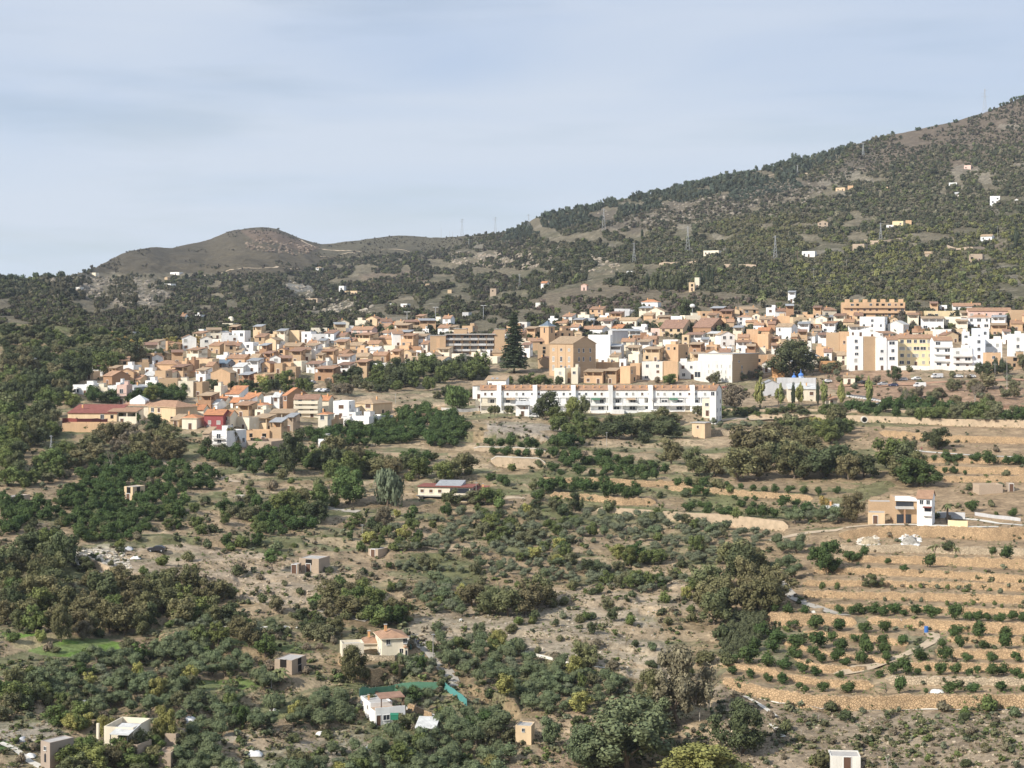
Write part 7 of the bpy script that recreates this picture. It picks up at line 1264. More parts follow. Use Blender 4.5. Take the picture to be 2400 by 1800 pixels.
# crowns standing on the ridge line
ru = np.concatenate([np.arange(-60, 215, 6), np.arange(1250, 2000, 7), [2080, 2092, 2150, 2156, 2178, 2184, 2196, 2224, 2240, 2283, 2296, 2320, 2345, 2352, 2360, 2372, 2380, 2390, 2400, 2412], [1165, 1180, 1195, 1212, 1226]]).astype(float)
rx, rY, rz_ = ground_many(ru, pl(ru, SKY) + rn.uniform(2, 7, len(ru))); rs_ = rn.uniform(1.5, 3.8, len(ru))
HX = np.concatenate([hx, rx]); HY = np.concatenate([hY, rY]); HZ = np.concatenate([hz_ - .2 * hs, rz_ - .3]); HS = np.concatenate([hsc, np.stack([rs_, rs_, rs_ * 1.15], 1)]); HC = np.concatenate([colr, np.tile(PAL['pineish'], (len(ru), 1))]).astype(np.float32)
def scatter(name, P, S, Cc, srcs, m, label):
    """one object: shrubs set on points by geometry nodes"""
    n = len(P); me = bpy.data.meshes.new(name); me.vertices.add(n); me.vertices.foreach_set('co', np.asarray(P, np.float32).ravel())
    a = me.attributes.new('psize', 'FLOAT_VECTOR', 'POINT'); a.data.foreach_set('vector', np.asarray(S, np.float32).ravel())
    a = me.attributes.new('pcol', 'FLOAT_COLOR', 'POINT'); c4 = np.ones((n, 4), np.float32); c4[:, :3] = Cc; a.data.foreach_set('color', c4.ravel())
    me.materials.append(m); o = add(name, me); g = bpy.data.node_groups.new(name, 'GeometryNodeTree'); g.interface.new_socket('Geometry', in_out='INPUT', socket_type='NodeSocketGeometry'); g.interface.new_socket('Geometry', in_out='OUTPUT', socket_type='NodeSocketGeometry')
    gi = g.nodes.new('NodeGroupInput'); go = g.nodes.new('NodeGroupOutput'); iop = g.nodes.new('GeometryNodeInstanceOnPoints'); gg = g.nodes.new('GeometryNodeGeometryToInstance'); iop.inputs['Pick Instance'].default_value = True
    for sm in srcs[::-1]:
        so_ = bpy.data.objects.new('leaf_clump', sm); oi = g.nodes.new('GeometryNodeObjectInfo'); oi.inputs['Object'].default_value = so_; oi.inputs['As Instance'].default_value = False; g.links.new(oi.outputs['Geometry'], gg.inputs[0])
    g.links.new(gi.outputs[0], iop.inputs['Points']); g.links.new(gg.outputs[0], iop.inputs['Instance'])
    sa = g.nodes.new('GeometryNodeInputNamedAttribute'); sa.data_type = 'FLOAT_VECTOR'; sa.inputs['Name'].default_value = 'psize'; g.links.new(sa.outputs['Attribute'], iop.inputs['Scale'])
    rvn = g.nodes.new('FunctionNodeRandomValue'); rvn.data_type = 'FLOAT_VECTOR'; rvn.inputs['Min'].default_value = (-.1, -.1, 0); rvn.inputs['Max'].default_value = (.1, .1, 6.283); g.links.new(rvn.outputs[0], iop.inputs['Rotation'])
    ri = g.nodes.new('FunctionNodeRandomValue'); ri.data_type = 'INT'; ri.inputs[4].default_value = 0; ri.inputs[5].default_value = len(srcs) - 1; g.links.new(ri.outputs[2], iop.inputs['Instance Index'])
    g.links.new(iop.outputs[0], go.inputs[0]); md = o.modifiers.new('scatter', 'NODES'); md.node_group = g
    return tag(o, label, name.replace('_', ' '), None, 'stuff')
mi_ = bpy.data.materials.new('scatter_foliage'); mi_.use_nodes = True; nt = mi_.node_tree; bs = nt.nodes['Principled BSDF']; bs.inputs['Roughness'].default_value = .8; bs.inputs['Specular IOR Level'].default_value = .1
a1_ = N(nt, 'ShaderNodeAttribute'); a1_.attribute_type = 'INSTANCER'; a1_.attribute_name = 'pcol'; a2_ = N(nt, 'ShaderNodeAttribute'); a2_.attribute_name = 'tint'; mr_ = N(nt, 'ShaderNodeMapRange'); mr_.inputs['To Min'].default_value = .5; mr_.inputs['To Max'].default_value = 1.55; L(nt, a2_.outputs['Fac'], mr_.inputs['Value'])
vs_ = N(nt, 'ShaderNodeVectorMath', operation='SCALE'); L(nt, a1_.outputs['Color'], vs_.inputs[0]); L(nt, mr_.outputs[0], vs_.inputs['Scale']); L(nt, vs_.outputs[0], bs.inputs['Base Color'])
SRC = [leaf_mesh('leaf_clump', *low(s + 50, n=60, lobes=4, leaf=.2), mi_) for s in range(8)]
scatter('hillside_scrub', np.stack([HX, HY, HZ], 1), HS, HC, SRC, mi_, 'dense dark scrub and far woods covering the mountainsides behind the town')
LAWN = [(20, 1484), (330, 1484), (330, 1545), (20, 1545)]; NG = 90000; gu_ = rn.uniform(-120, 2520, NG); gv_ = 905 + 900 * rn.random(NG) ** .8
gk = vn(gu_ / 50., gv_ / 22., 33) * .5 + vn(gu_ / 14., gv_ / 7., 34) * .5; okk = (gk > .47) & ~inpoly(gu_, gv_, LAWN) & ~inpoly(gu_, gv_, [(910, 945), (1050, 945), (1045, 1000), (910, 1000)]) & ~inpoly(gu_, gv_, [(1690, 890), (2130, 870), (2300, 950), (1690, 990)])
gu_, gv_, gk = gu_[okk], gv_[okk], gk[okk]; gx_, gY_, gz_ = ground_many(gu_, gv_); ng = len(gu_); gs_ = rn.gamma(3, .085, ng).clip(.08, .7)
GCOL = np.array([(.30, .25, .15), (.22, .20, .11), (.15, .165, .075), (.12, .15, .05), (.26, .20, .13)]); gc_ = GCOL[rn.integers(0, 5, ng)] * rn.uniform(.7, 1.2, (ng, 1))
inor = inpoly(gu_, gv_, [(1680, 1430), (2600, 1440), (2600, 1640), (1690, 1610)]); gc_[inor] = np.array([.14, .19, .06]) * rn.uniform(.7, 1.3, (inor.sum(), 1)); gs_[inor] *= .7
def tuft(sd):
    V, Fq, T = crown_np(np.random.default_rng(sd), 3, 16, .32, (1, 1, .7), core=0); V = V.copy(); V[:, 2] -= V[:, 2].min(); V /= abs(V[:, :2]).max(); return V, Fq, T
scatter('ground_cover', np.stack([gx_, gY_, gz_ - .04], 1), np.stack([gs_, gs_, gs_ * rn.uniform(.5, 1.1, ng)], 1), gc_, [leaf_mesh('leaf_clump', *tuft(s + 80), mi_) for s in range(5)], mi_, 'dry grass tufts and weeds over the terraces and slopes')
print('hill shrubs', len(HX), 'tufts', ng)
items = []
for V, Fq, T, loc, sw, sh, az, lf in OVER:
    items.append((V, Fq, T, loc, sw, sh, az, PAL.get(lf, (.1, .11, .06))))
# small plants between houses and along the lower wood edge
for _ in range(12500):
    u = rh.uniform(-60, 2460); v = rh.uniform(800, 1800)
    if v < 1000 and not (u < 230 or u > 1700 or (v > 930 and u > 700)): continue
    if float(vn(np.array([u / 60.]), np.array([v / 25.]), 29)[0]) < (.40 if u < 1700 or v < 1000 or v > 1665 else .72): continue
    if inpoly(np.array([u]), np.array([v]), [(960, 1450), (1300, 1400), (1560, 1430), (1560, 1600), (1140, 1500)])[0] and rh.random() < .8: continue
    if inpoly(np.array([u]), np.array([v]), LAWN)[0]: continue
    if inpoly(np.array([u]), np.array([v]), [(910, 950), (1050, 950), (1040, 1000), (910, 1000)])[0]: continue
    x, Y, z = ground(u, v); V, Fq, T = LOW[rh.randrange(8)]; s = rh.uniform(.3, 1.2) ** 1.3; c = np.array(PAL[rh.choice(['scrub', 'scrub', 'dry', 'green', 'dark', 'olive'])]) * rh.uniform(.7, 1.25); items.append((V, Fq, T, (x, Y, z - .1), s, s * rh.uniform(.5, 1), rh.uniform(0, 6.28), c))
merge_stuff('undergrowth', items, 'undergrowth of small bushes and weeds over the lower slopes', 'undergrowth_foliage')
# loose stones
items = []
def stone(seed):
    r = np.random.default_rng(seed); nu, nv_ = 6, 3; th = np.linspace(-1.2, 1.3, nv_ + 1)[:, None]; ph = np.arange(nu)[None] * 2 * math.pi / nu
    g = np.stack([np.cos(th) * np.cos(ph), np.cos(th) * np.sin(ph), np.sin(th) * .7 + 0 * ph], -1).reshape(-1, 3) * r.uniform(.7, 1.15, ((nv_ + 1) * nu, 1)); i, j = np.meshgrid(np.arange(nv_), np.arange(nu), indexing='ij'); j2 = (j + 1) % nu
    return g, np.stack([i * nu + j, i * nu + j2, (i + 1) * nu + j2, (i + 1) * nu + j], -1).reshape(-1, 4), np.full(len(g), .5)
ST = [stone(s) for s in range(6)]
def stones(n, poly, s0, s1, col, v_=.25):
    p = np.array(poly, float); k = 0
    while k < n:
        u = rh.uniform(p[:, 0].min(), p[:, 0].max()); v = rh.uniform(p[:, 1].min(), p[:, 1].max())
        if not inpoly(np.array([u]), np.array([v]), poly)[0]: continue
        x, Y, z = ground(u, v); V, Fq, T = ST[rh.randrange(6)]; s = rh.uniform(s0, s1); items.append((V, Fq, T, (x, Y, z), s, s, rh.uniform(0, 6), np.array(col) * rh.uniform(1 - v_, 1 + v_))); k += 1
stones(260, [(170, 1290), (290, 1290), (310, 1330), (260, 1350), (200, 1325)], .15, .6, (.55, .5, .42)); stones(160, [(280, 1340), (800, 1350), (780, 1440), (560, 1390)], .15, .5, (.42, .35, .26)); stones(200, [(2010, 1262), (2060, 1252), (2062, 1278), (2010, 1282)], .2, .55, (.62, .58, .5)); stones(260, [(2118, 1240), (2150, 1240), (2160, 1262), (2155, 1280), (2115, 1280), (2108, 1262)], .15, .5, (.66, .65, .62))
stones(260, [(1700, 1670), (2400, 1670), (2400, 1800), (1700, 1800)], .12, .4, (.42, .35, .26)); stones(240, [(1880, 1260), (2400, 1260), (2400, 1430), (1880, 1430)], .1, .32, (.45, .35, .24)); stones(160, [(960, 1440), (1560, 1400), (1560, 1590), (1140, 1500)], .12, .4, (.42, .37, .3)); stones(260, [(100, 650), (340, 650), (420, 700), (360, 720), (180, 700)], 1.0, 3.2, (.24, .21, .17)); stones(300, [(1040, 590), (1480, 600), (1440, 640), (1060, 620)], 1, 3, (.33, .28, .22)); stones(300, [(1390, 500), (1950, 420), (1900, 480), (1450, 540)], 1, 2.6, (.24, .21, .17)); stones(160, [(640, 650), (900, 700), (860, 740), (640, 720)], .8, 2.4, (.34, .3, .24)); stones(120, [(590, 560), (760, 580), (700, 600), (560, 580)], 1.5, 4, (.21, .165, .125))
merge_stuff('loose_stones', items, 'loose stones and rubble lying on the dry slopes', 'stone_rubble')

# ---------------------------------------------------------------- pylons, lamps, cars, people and small things
def pylon(u, vb, vt, lab, arms=1, w=None, lattice=True, m=M_steel):
    x, Y, z = ground(u, vb); H = (vb - vt) * mpp(Y); w = w or H * .085; b = MB(); r0 = .075 * max(1, Y / 1500)
    if not lattice:
        b.tube((0, 0, -.5), (0, 0, H), r0 * 1.3, r0 * .9, M_conc, 6); o = thing('utility_pole', (x, Y, z), lab, 'utility pole'); b.build('post', o); c = MB(); c.box(-H * .09, H * .09, -.07, .07, H * .93, H * .93 + r0 * 1.2, m); c.build('crossarm', o); return o
    o = thing('power_pylon', (x, Y, z), lab, 'pylon', 'power pylons on the hillside'); n = 7
    def wd(t): return w * (1 - .82 * min(t / .8, 1))
    for sx in (-1, 1):
        for sy in (-1, 1):
            for k in range(n): t0, t1 = k / n, (k + 1) / n; b.tube((sx * wd(t0), sy * wd(t0), H * t0 - .5 * (k == 0)), (sx * wd(t1), sy * wd(t1), H * t1), r0, r0, m, 4)
    for k in range(n):
        t0, t1 = k / n, (k + 1) / n
        for s in (-1, 1): b.tube((-wd(t0), s * wd(t0), H * t0), (wd(t1), s * wd(t1), H * t1), r0 * .6, r0 * .6, m, 3); b.tube((wd(t0), s * wd(t0), H * t0), (-wd(t1), s * wd(t1), H * t1), r0 * .6, r0 * .6, m, 3)
    b.build('lattice_mast', o)
    for k in range(arms):
        c = MB(); zz = H * (.93 - .12 * k); L0 = H * (.13 + .02 * k); side = (-1, 1) if arms < 3 else ((1,) if k != 1 else (-1,))
        for s in ((-1, 1) if k == arms - 1 else side): c.tube((0, 0, zz), (s * L0, 0, zz - .01 * H), r0, r0 * .7, m, 4); c.tube((0, 0, zz + .03 * H), (s * L0, 0, zz - .01 * H), r0 * .7, r0 * .6, m, 4)
        c.build('crossarm', o)
    return o
for a in [(2308, 268, 208, 'largest lattice pylon on the skyline at the right', 3), (1083, 553, 512, 'tall lattice pylon on the skyline in the middle', 2), (1161, 547, 508, 'lattice pylon on the skyline left of the wooded ridge', 2), (1239, 538, 502, 'lattice pylon against the left end of the wooded ridge', 1), (1415, 540, 488, 'pale pylon standing on the brown spur', 1), (1612, 590, 530, 'tall slim pylon rising from the brown wood', 1), (1486, 614, 568, 'slim pylon at the foot of the brown ravine', 1), (1817, 608, 552, 'slim pylon left of the white ragged-parapet house', 1), (2064, 562, 522, 'slim pylon beside the yellow mountain house', 1), (2023, 366, 334, 'faint pylon just under the right-hand skyline', 1), (1869, 410, 386, 'faint pylon at the top of the pine plantation', 1), (1218, 673, 642, 'short pylon in the wood above the bell tower', 1), (120, 1052, 1020, 'lattice pylon among the trees at the left', 1), (24 + 58, 878, 838, 'faint lattice pylon in the wood at the left edge', 1), (1099, 577, 560, 'short pylon on the saddle below the skyline', 1)]: pylon(a[0], a[1], a[2], a[3], a[4])
for a in [(1034, 556, 534, 'thin pole farthest left on the saddle skyline'), (1054, 556, 541, 'first short pole of the skyline pair'), (1061, 556, 543, 'second short pole of the skyline pair'), (2338, 560, 530, 'thin pole above the retaining bank at the right'), (1907, 665, 628, 'thin pole in the scrub above the gabled halls'), (1984, 640, 608, 'thin pole on the bare patch of the right slope'), (1432, 545, 515, 'thin pole right of the pale pylon'), (1116, 1180, 1128, 'lattice-like pole beside the cream farm building'), (1422, 1046, 1012, 'grey pole in the dark trees below the terrace row'), (198, 1680, 1640, 'paired pole behind the cluttered farmhouse'), (636, 1615, 1580, 'grey pole left of the date palm'), (1015, 1540, 1484, 'pole standing beside the track above the net fence'), (927, 945, 922, 'thin pole at the left end of the ochre field'), (2332, 905, 850, 'left pole of the frame below the small orange house'), (2360, 922, 838, 'right pole of the frame below the small orange house'), (452, 818, 792, 'thin pole in the row of autumn trees'), (849, 1270, 1228, 'faint pole on the slope below the weeping tree')]: pylon(a[0], a[1], a[2], a[3], lattice=False)
def lamp(u, vb, vt, lab, ball=False):
    x, Y, z = ground(u, vb); H = (vb - vt) * mpp(Y); o = thing('street_lamp', (x, Y, z), lab, 'street lamp', 'tall lamp masts at the back of town'); b = MB(); b.tube((0, 0, -1), (0, 0, H), .2, .14, M_steel, 6); b.build('post', o); c = MB()
    if ball: c.sph((0, 0, H + 1.2), 1.6, 1.2, 1.2, mat('pale_dish', (.7, .7, .66), .6), 12, 8)
    else:
        for s in (-1, 1): c.box(s * .3, s * 1.7, -.25, .25, H - .1, H + .15, M_frame)
        c.box(-.3, .3, -.2, .2, H - .12, H + .1, M_steel)
    c.build('lamp_head' if not ball else 'dish', o)
lamp(1133, 748, 716, 'double-headed lamp mast behind the brown apartment block'); lamp(1021, 752, 720, 'double-headed lamp mast left of the brown apartment block'); lamp(954, 768, 731, 'tall lamp mast at the top edge of town left of centre'); lamp(1623, 748, 722, 'tall mast carrying a pale round dish at the top of town', True)
carp = {n_: mat('car_paint_' + n_, c, .35, spec=.5) for n_, c in {'white': (.75, .75, .74), 'silver': (.45, .46, .47), 'darkblue': (.04, .05, .10), 'black': (.03, .03, .035), 'red': (.3, .03, .03), 'grey': (.25, .25, .26)}.items()}
M_tyre = mat('tyre', (.03, .03, .03), .8); CARM = {}
def carmesh(kind, paint):
    if (kind, paint) in CARM: return CARM[kind, paint]
    m = carp[paint]; b = MB()
    if kind == 'van':
        L0, H0 = 5.2, 2.1; sec = [(-2.6, .35), (-2.6, .95), (-2.3, 1.15), (-1.6, 1.95), (-1.3, 2.05), (2.5, 2.1), (2.6, 1.9), (2.6, .35)]
        gl = [(-2.12, 1.25), (-1.58, 1.85), (-.7, 1.85), (-.7, 1.25)]; gl2 = None
    elif kind == 'pickup': sec = [(-2.5, .4), (-2.5, .95), (-1.4, 1.1), (-.9, 1.65), (.5, 1.65), (.6, 1.1), (2.5, 1.1), (2.5, .4)]; gl = [(-1.25, 1.12), (-.82, 1.58), (.42, 1.58), (.48, 1.12)]
    else: sec = [(-2.1, .35), (-2.15, .75), (-1.9, .92), (-1.0, 1.02), (-.35, 1.45), (1.2, 1.5), (1.95, 1.05), (2.1, .95), (2.1, .35)]; gl = [(-.85, 1.04), (-.3, 1.40), (1.1, 1.43), (1.7, 1.06)]
    b.prism([(x, z) for x, z in sec[::-1]], -.85, .85, m, ax='y')
    for s in (-1, 1): b.prism(gl, s * .85, s * .87, M_glass_shade, ax='y')
    b.prism([(gl[0][0] - .12, gl[0][1]), (gl[1][0] - .1, gl[1][1]), (gl[1][0] - .02, gl[1][1]), (gl[0][0], gl[0][1])], -.75, .75, M_glass_shade, ax='y')
    wm_ = MB(); wm_.tube((0, -.1, 0), (0, .1, 0), .33, .33, M_tyre, 12); wm_.tube((0, -.12, 0), (0, .12, 0), .19, .19, M_steel, 10)
    CARM[kind, paint] = (b.mesh('body'), wm_.mesh('wheel')); return CARM[kind, paint]
def car(u, vb, kind, paint, lab, rz=0, name='parked_car'):
    x, Y, z = ground(u, vb); bm_, wm_ = carmesh(kind, paint); o = thing(name, (x, Y, z + .02), lab, 'van' if kind == 'van' else 'pickup' if kind == 'pickup' else 'car', 'vehicles parked below the town', R(rz)); add('body', bm_, o)
    for sx in (-1.35, 1.35):
        for sy in (-.83, .83): add('wheel', wm_, o, (sx, sy, .33))
T5 = lambda x, y: (1900 + x / 4.424, 680 + y / 4.424)
for x, y, kd, p, lab, rz in [(955, 940, 'car', 'silver', 'silver car parked nearest the dark bush on the red earth', 20), (1095, 932, 'car', 'white', 'white hatchback parked between the silver car and the upper van', 22), (1310, 912, 'van', 'white', 'upper white van parked below the white veranda block', 15), (1528, 908, 'car', 'white', 'pale car parked left of the small dark tree', 0), (1660, 908, 'car', 'white', 'low white car parked right of the small dark tree', 5), (1130, 1006, 'van', 'white', 'lower white panel van on the red earth', 0), (745, 988, 'car', 'silver', 'silver hatchback beside the dark blue car', 10), (856, 998, 'car', 'darkblue', 'dark blue car parked right of the silver hatchback', -8), (540, 972, 'car', 'black', 'black car behind the tallest poplar', 30), (170, 958, 'car', 'white', 'white car parked behind the pavilion', 10), (462, 1208, 'car', 'white', 'white car on the road left of the tallest poplar', 0), (700, 1208, 'car', 'white', 'white car on the road right of the tallest poplar', 0), (1030, 1205, 'car', 'white', 'white car half hidden behind the hedge at the road bend', 0), (1880, 1204, 'pickup', 'white', 'white pickup on the road below the right-hand poles', 0), (1450, 1206, 'car', 'grey', 'grey car on the road under the yellow shrub', 0)]:
    uu, vv = T5(x, y); car(uu, vv, kd, p, lab, rz)
car(1704, 911, 'car', 'red', 'red car in front of the civic building', 0); car(1250, 979, 'car', 'white', 'white car under the trees by the gravel mound', 0)
for i, (x, y, p) in enumerate([(545, 806, 'white'), (575, 806, 'white'), (602, 808, 'silver'), (455, 745, 'white'), (430, 770, 'silver'), (752, 800, 'grey'), (480, 735, 'white')]): car(600 + x / 3.687, 700 + y / 3.687, 'car', p, '%s car in the town car park, %s' % (p, ['leftmost of the front three', 'middle of the front three', 'rightmost of the front three', 'behind under the trees', 'beside the left hedge', 'alone on the ramp road', 'farthest back by the wall'][i]), 60)
car(367, 1293, 'car', 'black', 'black car standing alone on the quarried terrace at the left', 0)
# people
M_skin = mat('skin', (.45, .28, .2), .7)
def person(u, vb, lab, top, leg, h=1.72, face=0):
    x, Y, z = ground(u, vb); o = thing('person', (x, Y, z), lab, 'person', None, face); me = bpy.data.meshes.new('body')
    J = [(0, 0, .95), (0, 0, 1.2), (0, 0, 1.42), (0, 0, 1.50), (0, -.01, 1.62), (0, 0, 1.70), (.19, 0, 1.40), (.27, -.03, 1.12), (.25, -.15, .90), (-.19, 0, 1.40), (-.27, -.03, 1.12), (-.25, -.13, .90), (.10, 0, .90), (.12, -.02, .50), (.12, .03, .08), (.12, -.12, .04), (-.10, 0, .90), (-.12, .04, .50), (-.12, .10, .08), (-.12, -.05, .04)]
    Ed = [(0, 1), (1, 2), (2, 3), (3, 4), (4, 5), (2, 6), (6, 7), (7, 8), (2, 9), (9, 10), (10, 11), (0, 12), (12, 13), (13, 14), (14, 15), (0, 16), (16, 17), (17, 18), (18, 19)]; rad = [.15, .14, .15, .06, .10, .08, .06, .045, .04, .06, .045, .04, .09, .065, .045, .04, .09, .065, .045, .04]
    me.from_pydata(J, Ed, []); b = add('body', me, o); md = b.modifiers.new('s', 'SKIN'); md.use_smooth_shade = True
    for v_, r_ in zip(me.skin_vertices[0].data, rad): v_.radius = (r_, r_)
    me.skin_vertices[0].data[0].use_root = True; me.materials.append(mat('cloth_' + leg, {'dark': (.04, .045, .06), 'grey': (.15, .15, .16)}[leg])); sd = b.modifiers.new('d', 'SUBSURF'); sd.levels = 1; sd.render_levels = 1
    s = MB(); tc_ = mat('shirt_' + top, {'white': (.75, .75, .73), 'dark': (.05, .05, .07), 'red': (.35, .05, .05)}[top]); s.sph((0, 0, 1.18), .20, .16, .32, tc_, 12, 8, -.95, .95); s.sph((.2, 0, 1.38), .08, .08, .1, tc_, 8, 5); s.sph((-.2, 0, 1.38), .08, .08, .1, tc_, 8, 5); s.build('shirt', o, True); s = MB(); s.sph((0, -.01, 1.63), .098, .105, .125, M_skin, 12, 8); s.build('face', o, True); s = MB(); s.sph((0, .015, 1.67), .108, .112, .10, mat('hair', (.03, .02, .015)), 12, 6, -.1, 1); s.build('hair', o, True); o.scale = (h / 1.75,) * 3
person(2114, 1467, 'person in a white top and dark trousers standing in the orchard', 'white', 'dark', 1.75)
person(2139, 1056, 'left walker of the pair on the pale hillside path', 'dark', 'dark'); person(2160, 1059, 'right walker of the pair on the pale hillside path', 'red', 'grey'); person(980, 1516, 'person in dark clothes on the villa driveway', 'dark', 'dark'); person(1020, 1560, 'person standing on the track beside the citrus bush', 'dark', 'grey')
# green net fence
def fence(pts, h, m, name, lab, cat='fence', post=2.5, thick=.06):
    P = [ground(u, v) for u, v in pts]; o = thing(name, P[0], lab, cat); Vv = []; Ff = []; x0, y0, z0 = P[0]; ps = MB()
    for (a, b_) in zip(P, P[1:]):
        n = max(1, int(math.hypot(b_[0] - a[0], b_[1] - a[1]) / post))
        for i in range(n + (b_ is P[-1])):
            t = i / n; x = a[0] + (b_[0] - a[0]) * t; y = a[1] + (b_[1] - a[1]) * t; z = zat(x, y); l = len(Vv); Vv += [(x - x0, y - y0, z - z0 - .3), (x - x0, y - y0, z - z0 + h + .08 * math.sin(i * 1.7)), (x - x0, y - y0 + thick, z - z0 + h + .08 * math.sin(i * 1.7)), (x - x0, y - y0 + thick, z - z0 - .3)]
            ps.tube((x - x0, y - y0 + .1, z - z0 - .3), (x - x0, y - y0 + .1, z - z0 + h + .15), .035, .035, M_steel, 5)
            if l: 
                for e in range(3): Ff.append((l - 4 + e, l + e, l + 1 + e, l - 3 + e))
    add('panel', mesh_np('panel', Vv, Ff, [m]), o); ps.build('posts', o); return o
M_net = mat('green_net', (.13, .28, .18), .8, (.12, 1.5)); M_teal = mat('teal_net', (.09, .27, .25), .7, (.08, 1.5))
fence([(842, 1634), (880, 1629), (925, 1623), (980, 1616), (1038, 1614)], 1.5, M_net, 'net_fence', 'long green netting fence behind the white farmhouse', post=1.3); fence([(1039, 1614), (1058, 1628), (1078, 1642), (1094, 1656)], 1.4, M_teal, 'net_fence', 'bright teal stretch of netting fence beside the track', post=.8)
fence([(952, 1512), (958, 1518), (964, 1524)], 1.0, M_teal, 'net_fence', 'short teal net screen at the corner of the villa', post=1.2); fence([(972, 1562), (984, 1558), (995, 1553)], 1.6, mat('dark_green_sheet', (.02, .13, .10), .6), 'sheet_fence', 'dark green sheet screen at the villa gate', post=1.5)
fence([(952, 1662), (980, 1672), (1008, 1682), (1030, 1690)], .8, wmat('grey'), 'picket_fence', 'pale picket fence on the curved wall behind the farmhouse', post=1.0)
# white crash barrier blocks on the sloping road
for i in range(24):
    t = i / 23; u = 1981 + (2124 - 1981) * t; vb = pl(u, [(1981, 929), (2030, 936), (2080, 944), (2124, 952)]); x, Y, z = ground(u, float(vb)); b = MB(); b.box(-.45, .45, -.15, .15, -.3, .6, mat('white_block', (.72, .71, .68))); o = b.build('road_barrier_block'); o.location = (x, Y, z); tag(o, None, 'barrier block', 'white blocks edging the sloping road'); VEG.append((o, u, float(vb), 'white edging block of the sloping road', 'white blocks edging the sloping road'))
# culvert mouth, tanks, tarps, play structure
x, Y, z = ground(2025, 992); o = thing('culvert', (x, Y - .9, z), 'dark round culvert mouth in the pale wall above the gully', 'culvert'); b = MB(); n = 18
for i in range(n):
    a0, a1 = 2 * math.pi * i / n, 2 * math.pi * (i + 1) / n
    for r0_, r1_, y_ in ((.95, 1.25, -.1),): b.poly([(r0_ * math.cos(a0), y_, 1.4 + r0_ * math.sin(a0)), (r0_ * math.cos(a1), y_, 1.4 + r0_ * math.sin(a1)), (r1_ * math.cos(a1), y_, 1.4 + r1_ * math.sin(a1)), (r1_ * math.cos(a0), y_, 1.4 + r1_ * math.sin(a0))], M_chan)
    b.poly([(1.25 * math.cos(a0), -.1, 1.4 + 1.25 * math.sin(a0)), (1.25 * math.cos(a1), -.1, 1.4 + 1.25 * math.sin(a1)), (1.25 * math.cos(a1), 1.5, 1.4 + 1.25 * math.sin(a1)), (1.25 * math.cos(a0), 1.5, 1.4 + 1.25 * math.sin(a0))], M_chan)
b.build('pipe_ring', o); b = MB(); b.poly([(.95 * math.cos(2 * math.pi * i / n), -.05, 1.4 + .95 * math.sin(2 * math.pi * i / n)) for i in range(n)], mat('bore_shade', (.015, .014, .012))); b.build('bore_shade_disc', o)  # dark disc closes the ring, shade of the bore painted as its colour
for u, lab in ((1155, 'left of the two steel water tanks on the white roof'), (1165, 'right of the two steel water tanks on the white roof')):
    xx, Y, _ = ground(1150, 914); Y += 5; b = MB(); m = mat('steel_tank', (.5, .52, .54), .35, metal=.5); zt = CZ - (890 - HOR) / F * Y; b.tube((-.55, 0, .6), (.55, 0, .6), .45, .45, m, 14); b.box(-.4, -.3, -.3, .3, -.2, .3, M_iron); b.box(.3, .4, -.3, .3, -.2, .3, M_iron); o = b.build('water_tank'); o.location = ((u - 1200) / F * Y, Y, zt - .1); tag(o, lab, 'water tank', 'steel water tanks on the white roof')
def tarp(u, vb, w_, h_, lab, m, peak=True, name='tarpaulin', cat='tarpaulin'):
    x, Y, z = ground(u, vb); k = mpp(Y); W = w_ * k / 2; H = h_ * k; r = random.Random(int(u)); n = 7; Vv = []; Ff = []
    for j in range(n + 1):
        for i in range(n + 1):
            a, c = i / n * 2 - 1, j / n * 2 - 1; hh = H * .75 * max(0, 1 - (abs(a) ** 3 + abs(c) ** 3) * .6) * r.uniform(.35, 1.1); Vv.append((a * W, c * W * .8, hh if abs(a) < 1 and abs(c) < 1 else -.15))
    for j in range(n):
        for i in range(n): q = j * (n + 1) + i; Ff.append((q, q + 1, q + n + 2, q + n + 1))
    o = add(name, mesh_np(name, Vv, Ff, [m], True), None, (x, Y, z + .03)); tag(o, lab, cat)
M_tarp = mat('white_tarp', (.72, .71, .68), .7, (.1, 2)); M_gtarp = mat('grey_tarp', (.45, .46, .48), .7, (.1, 2))
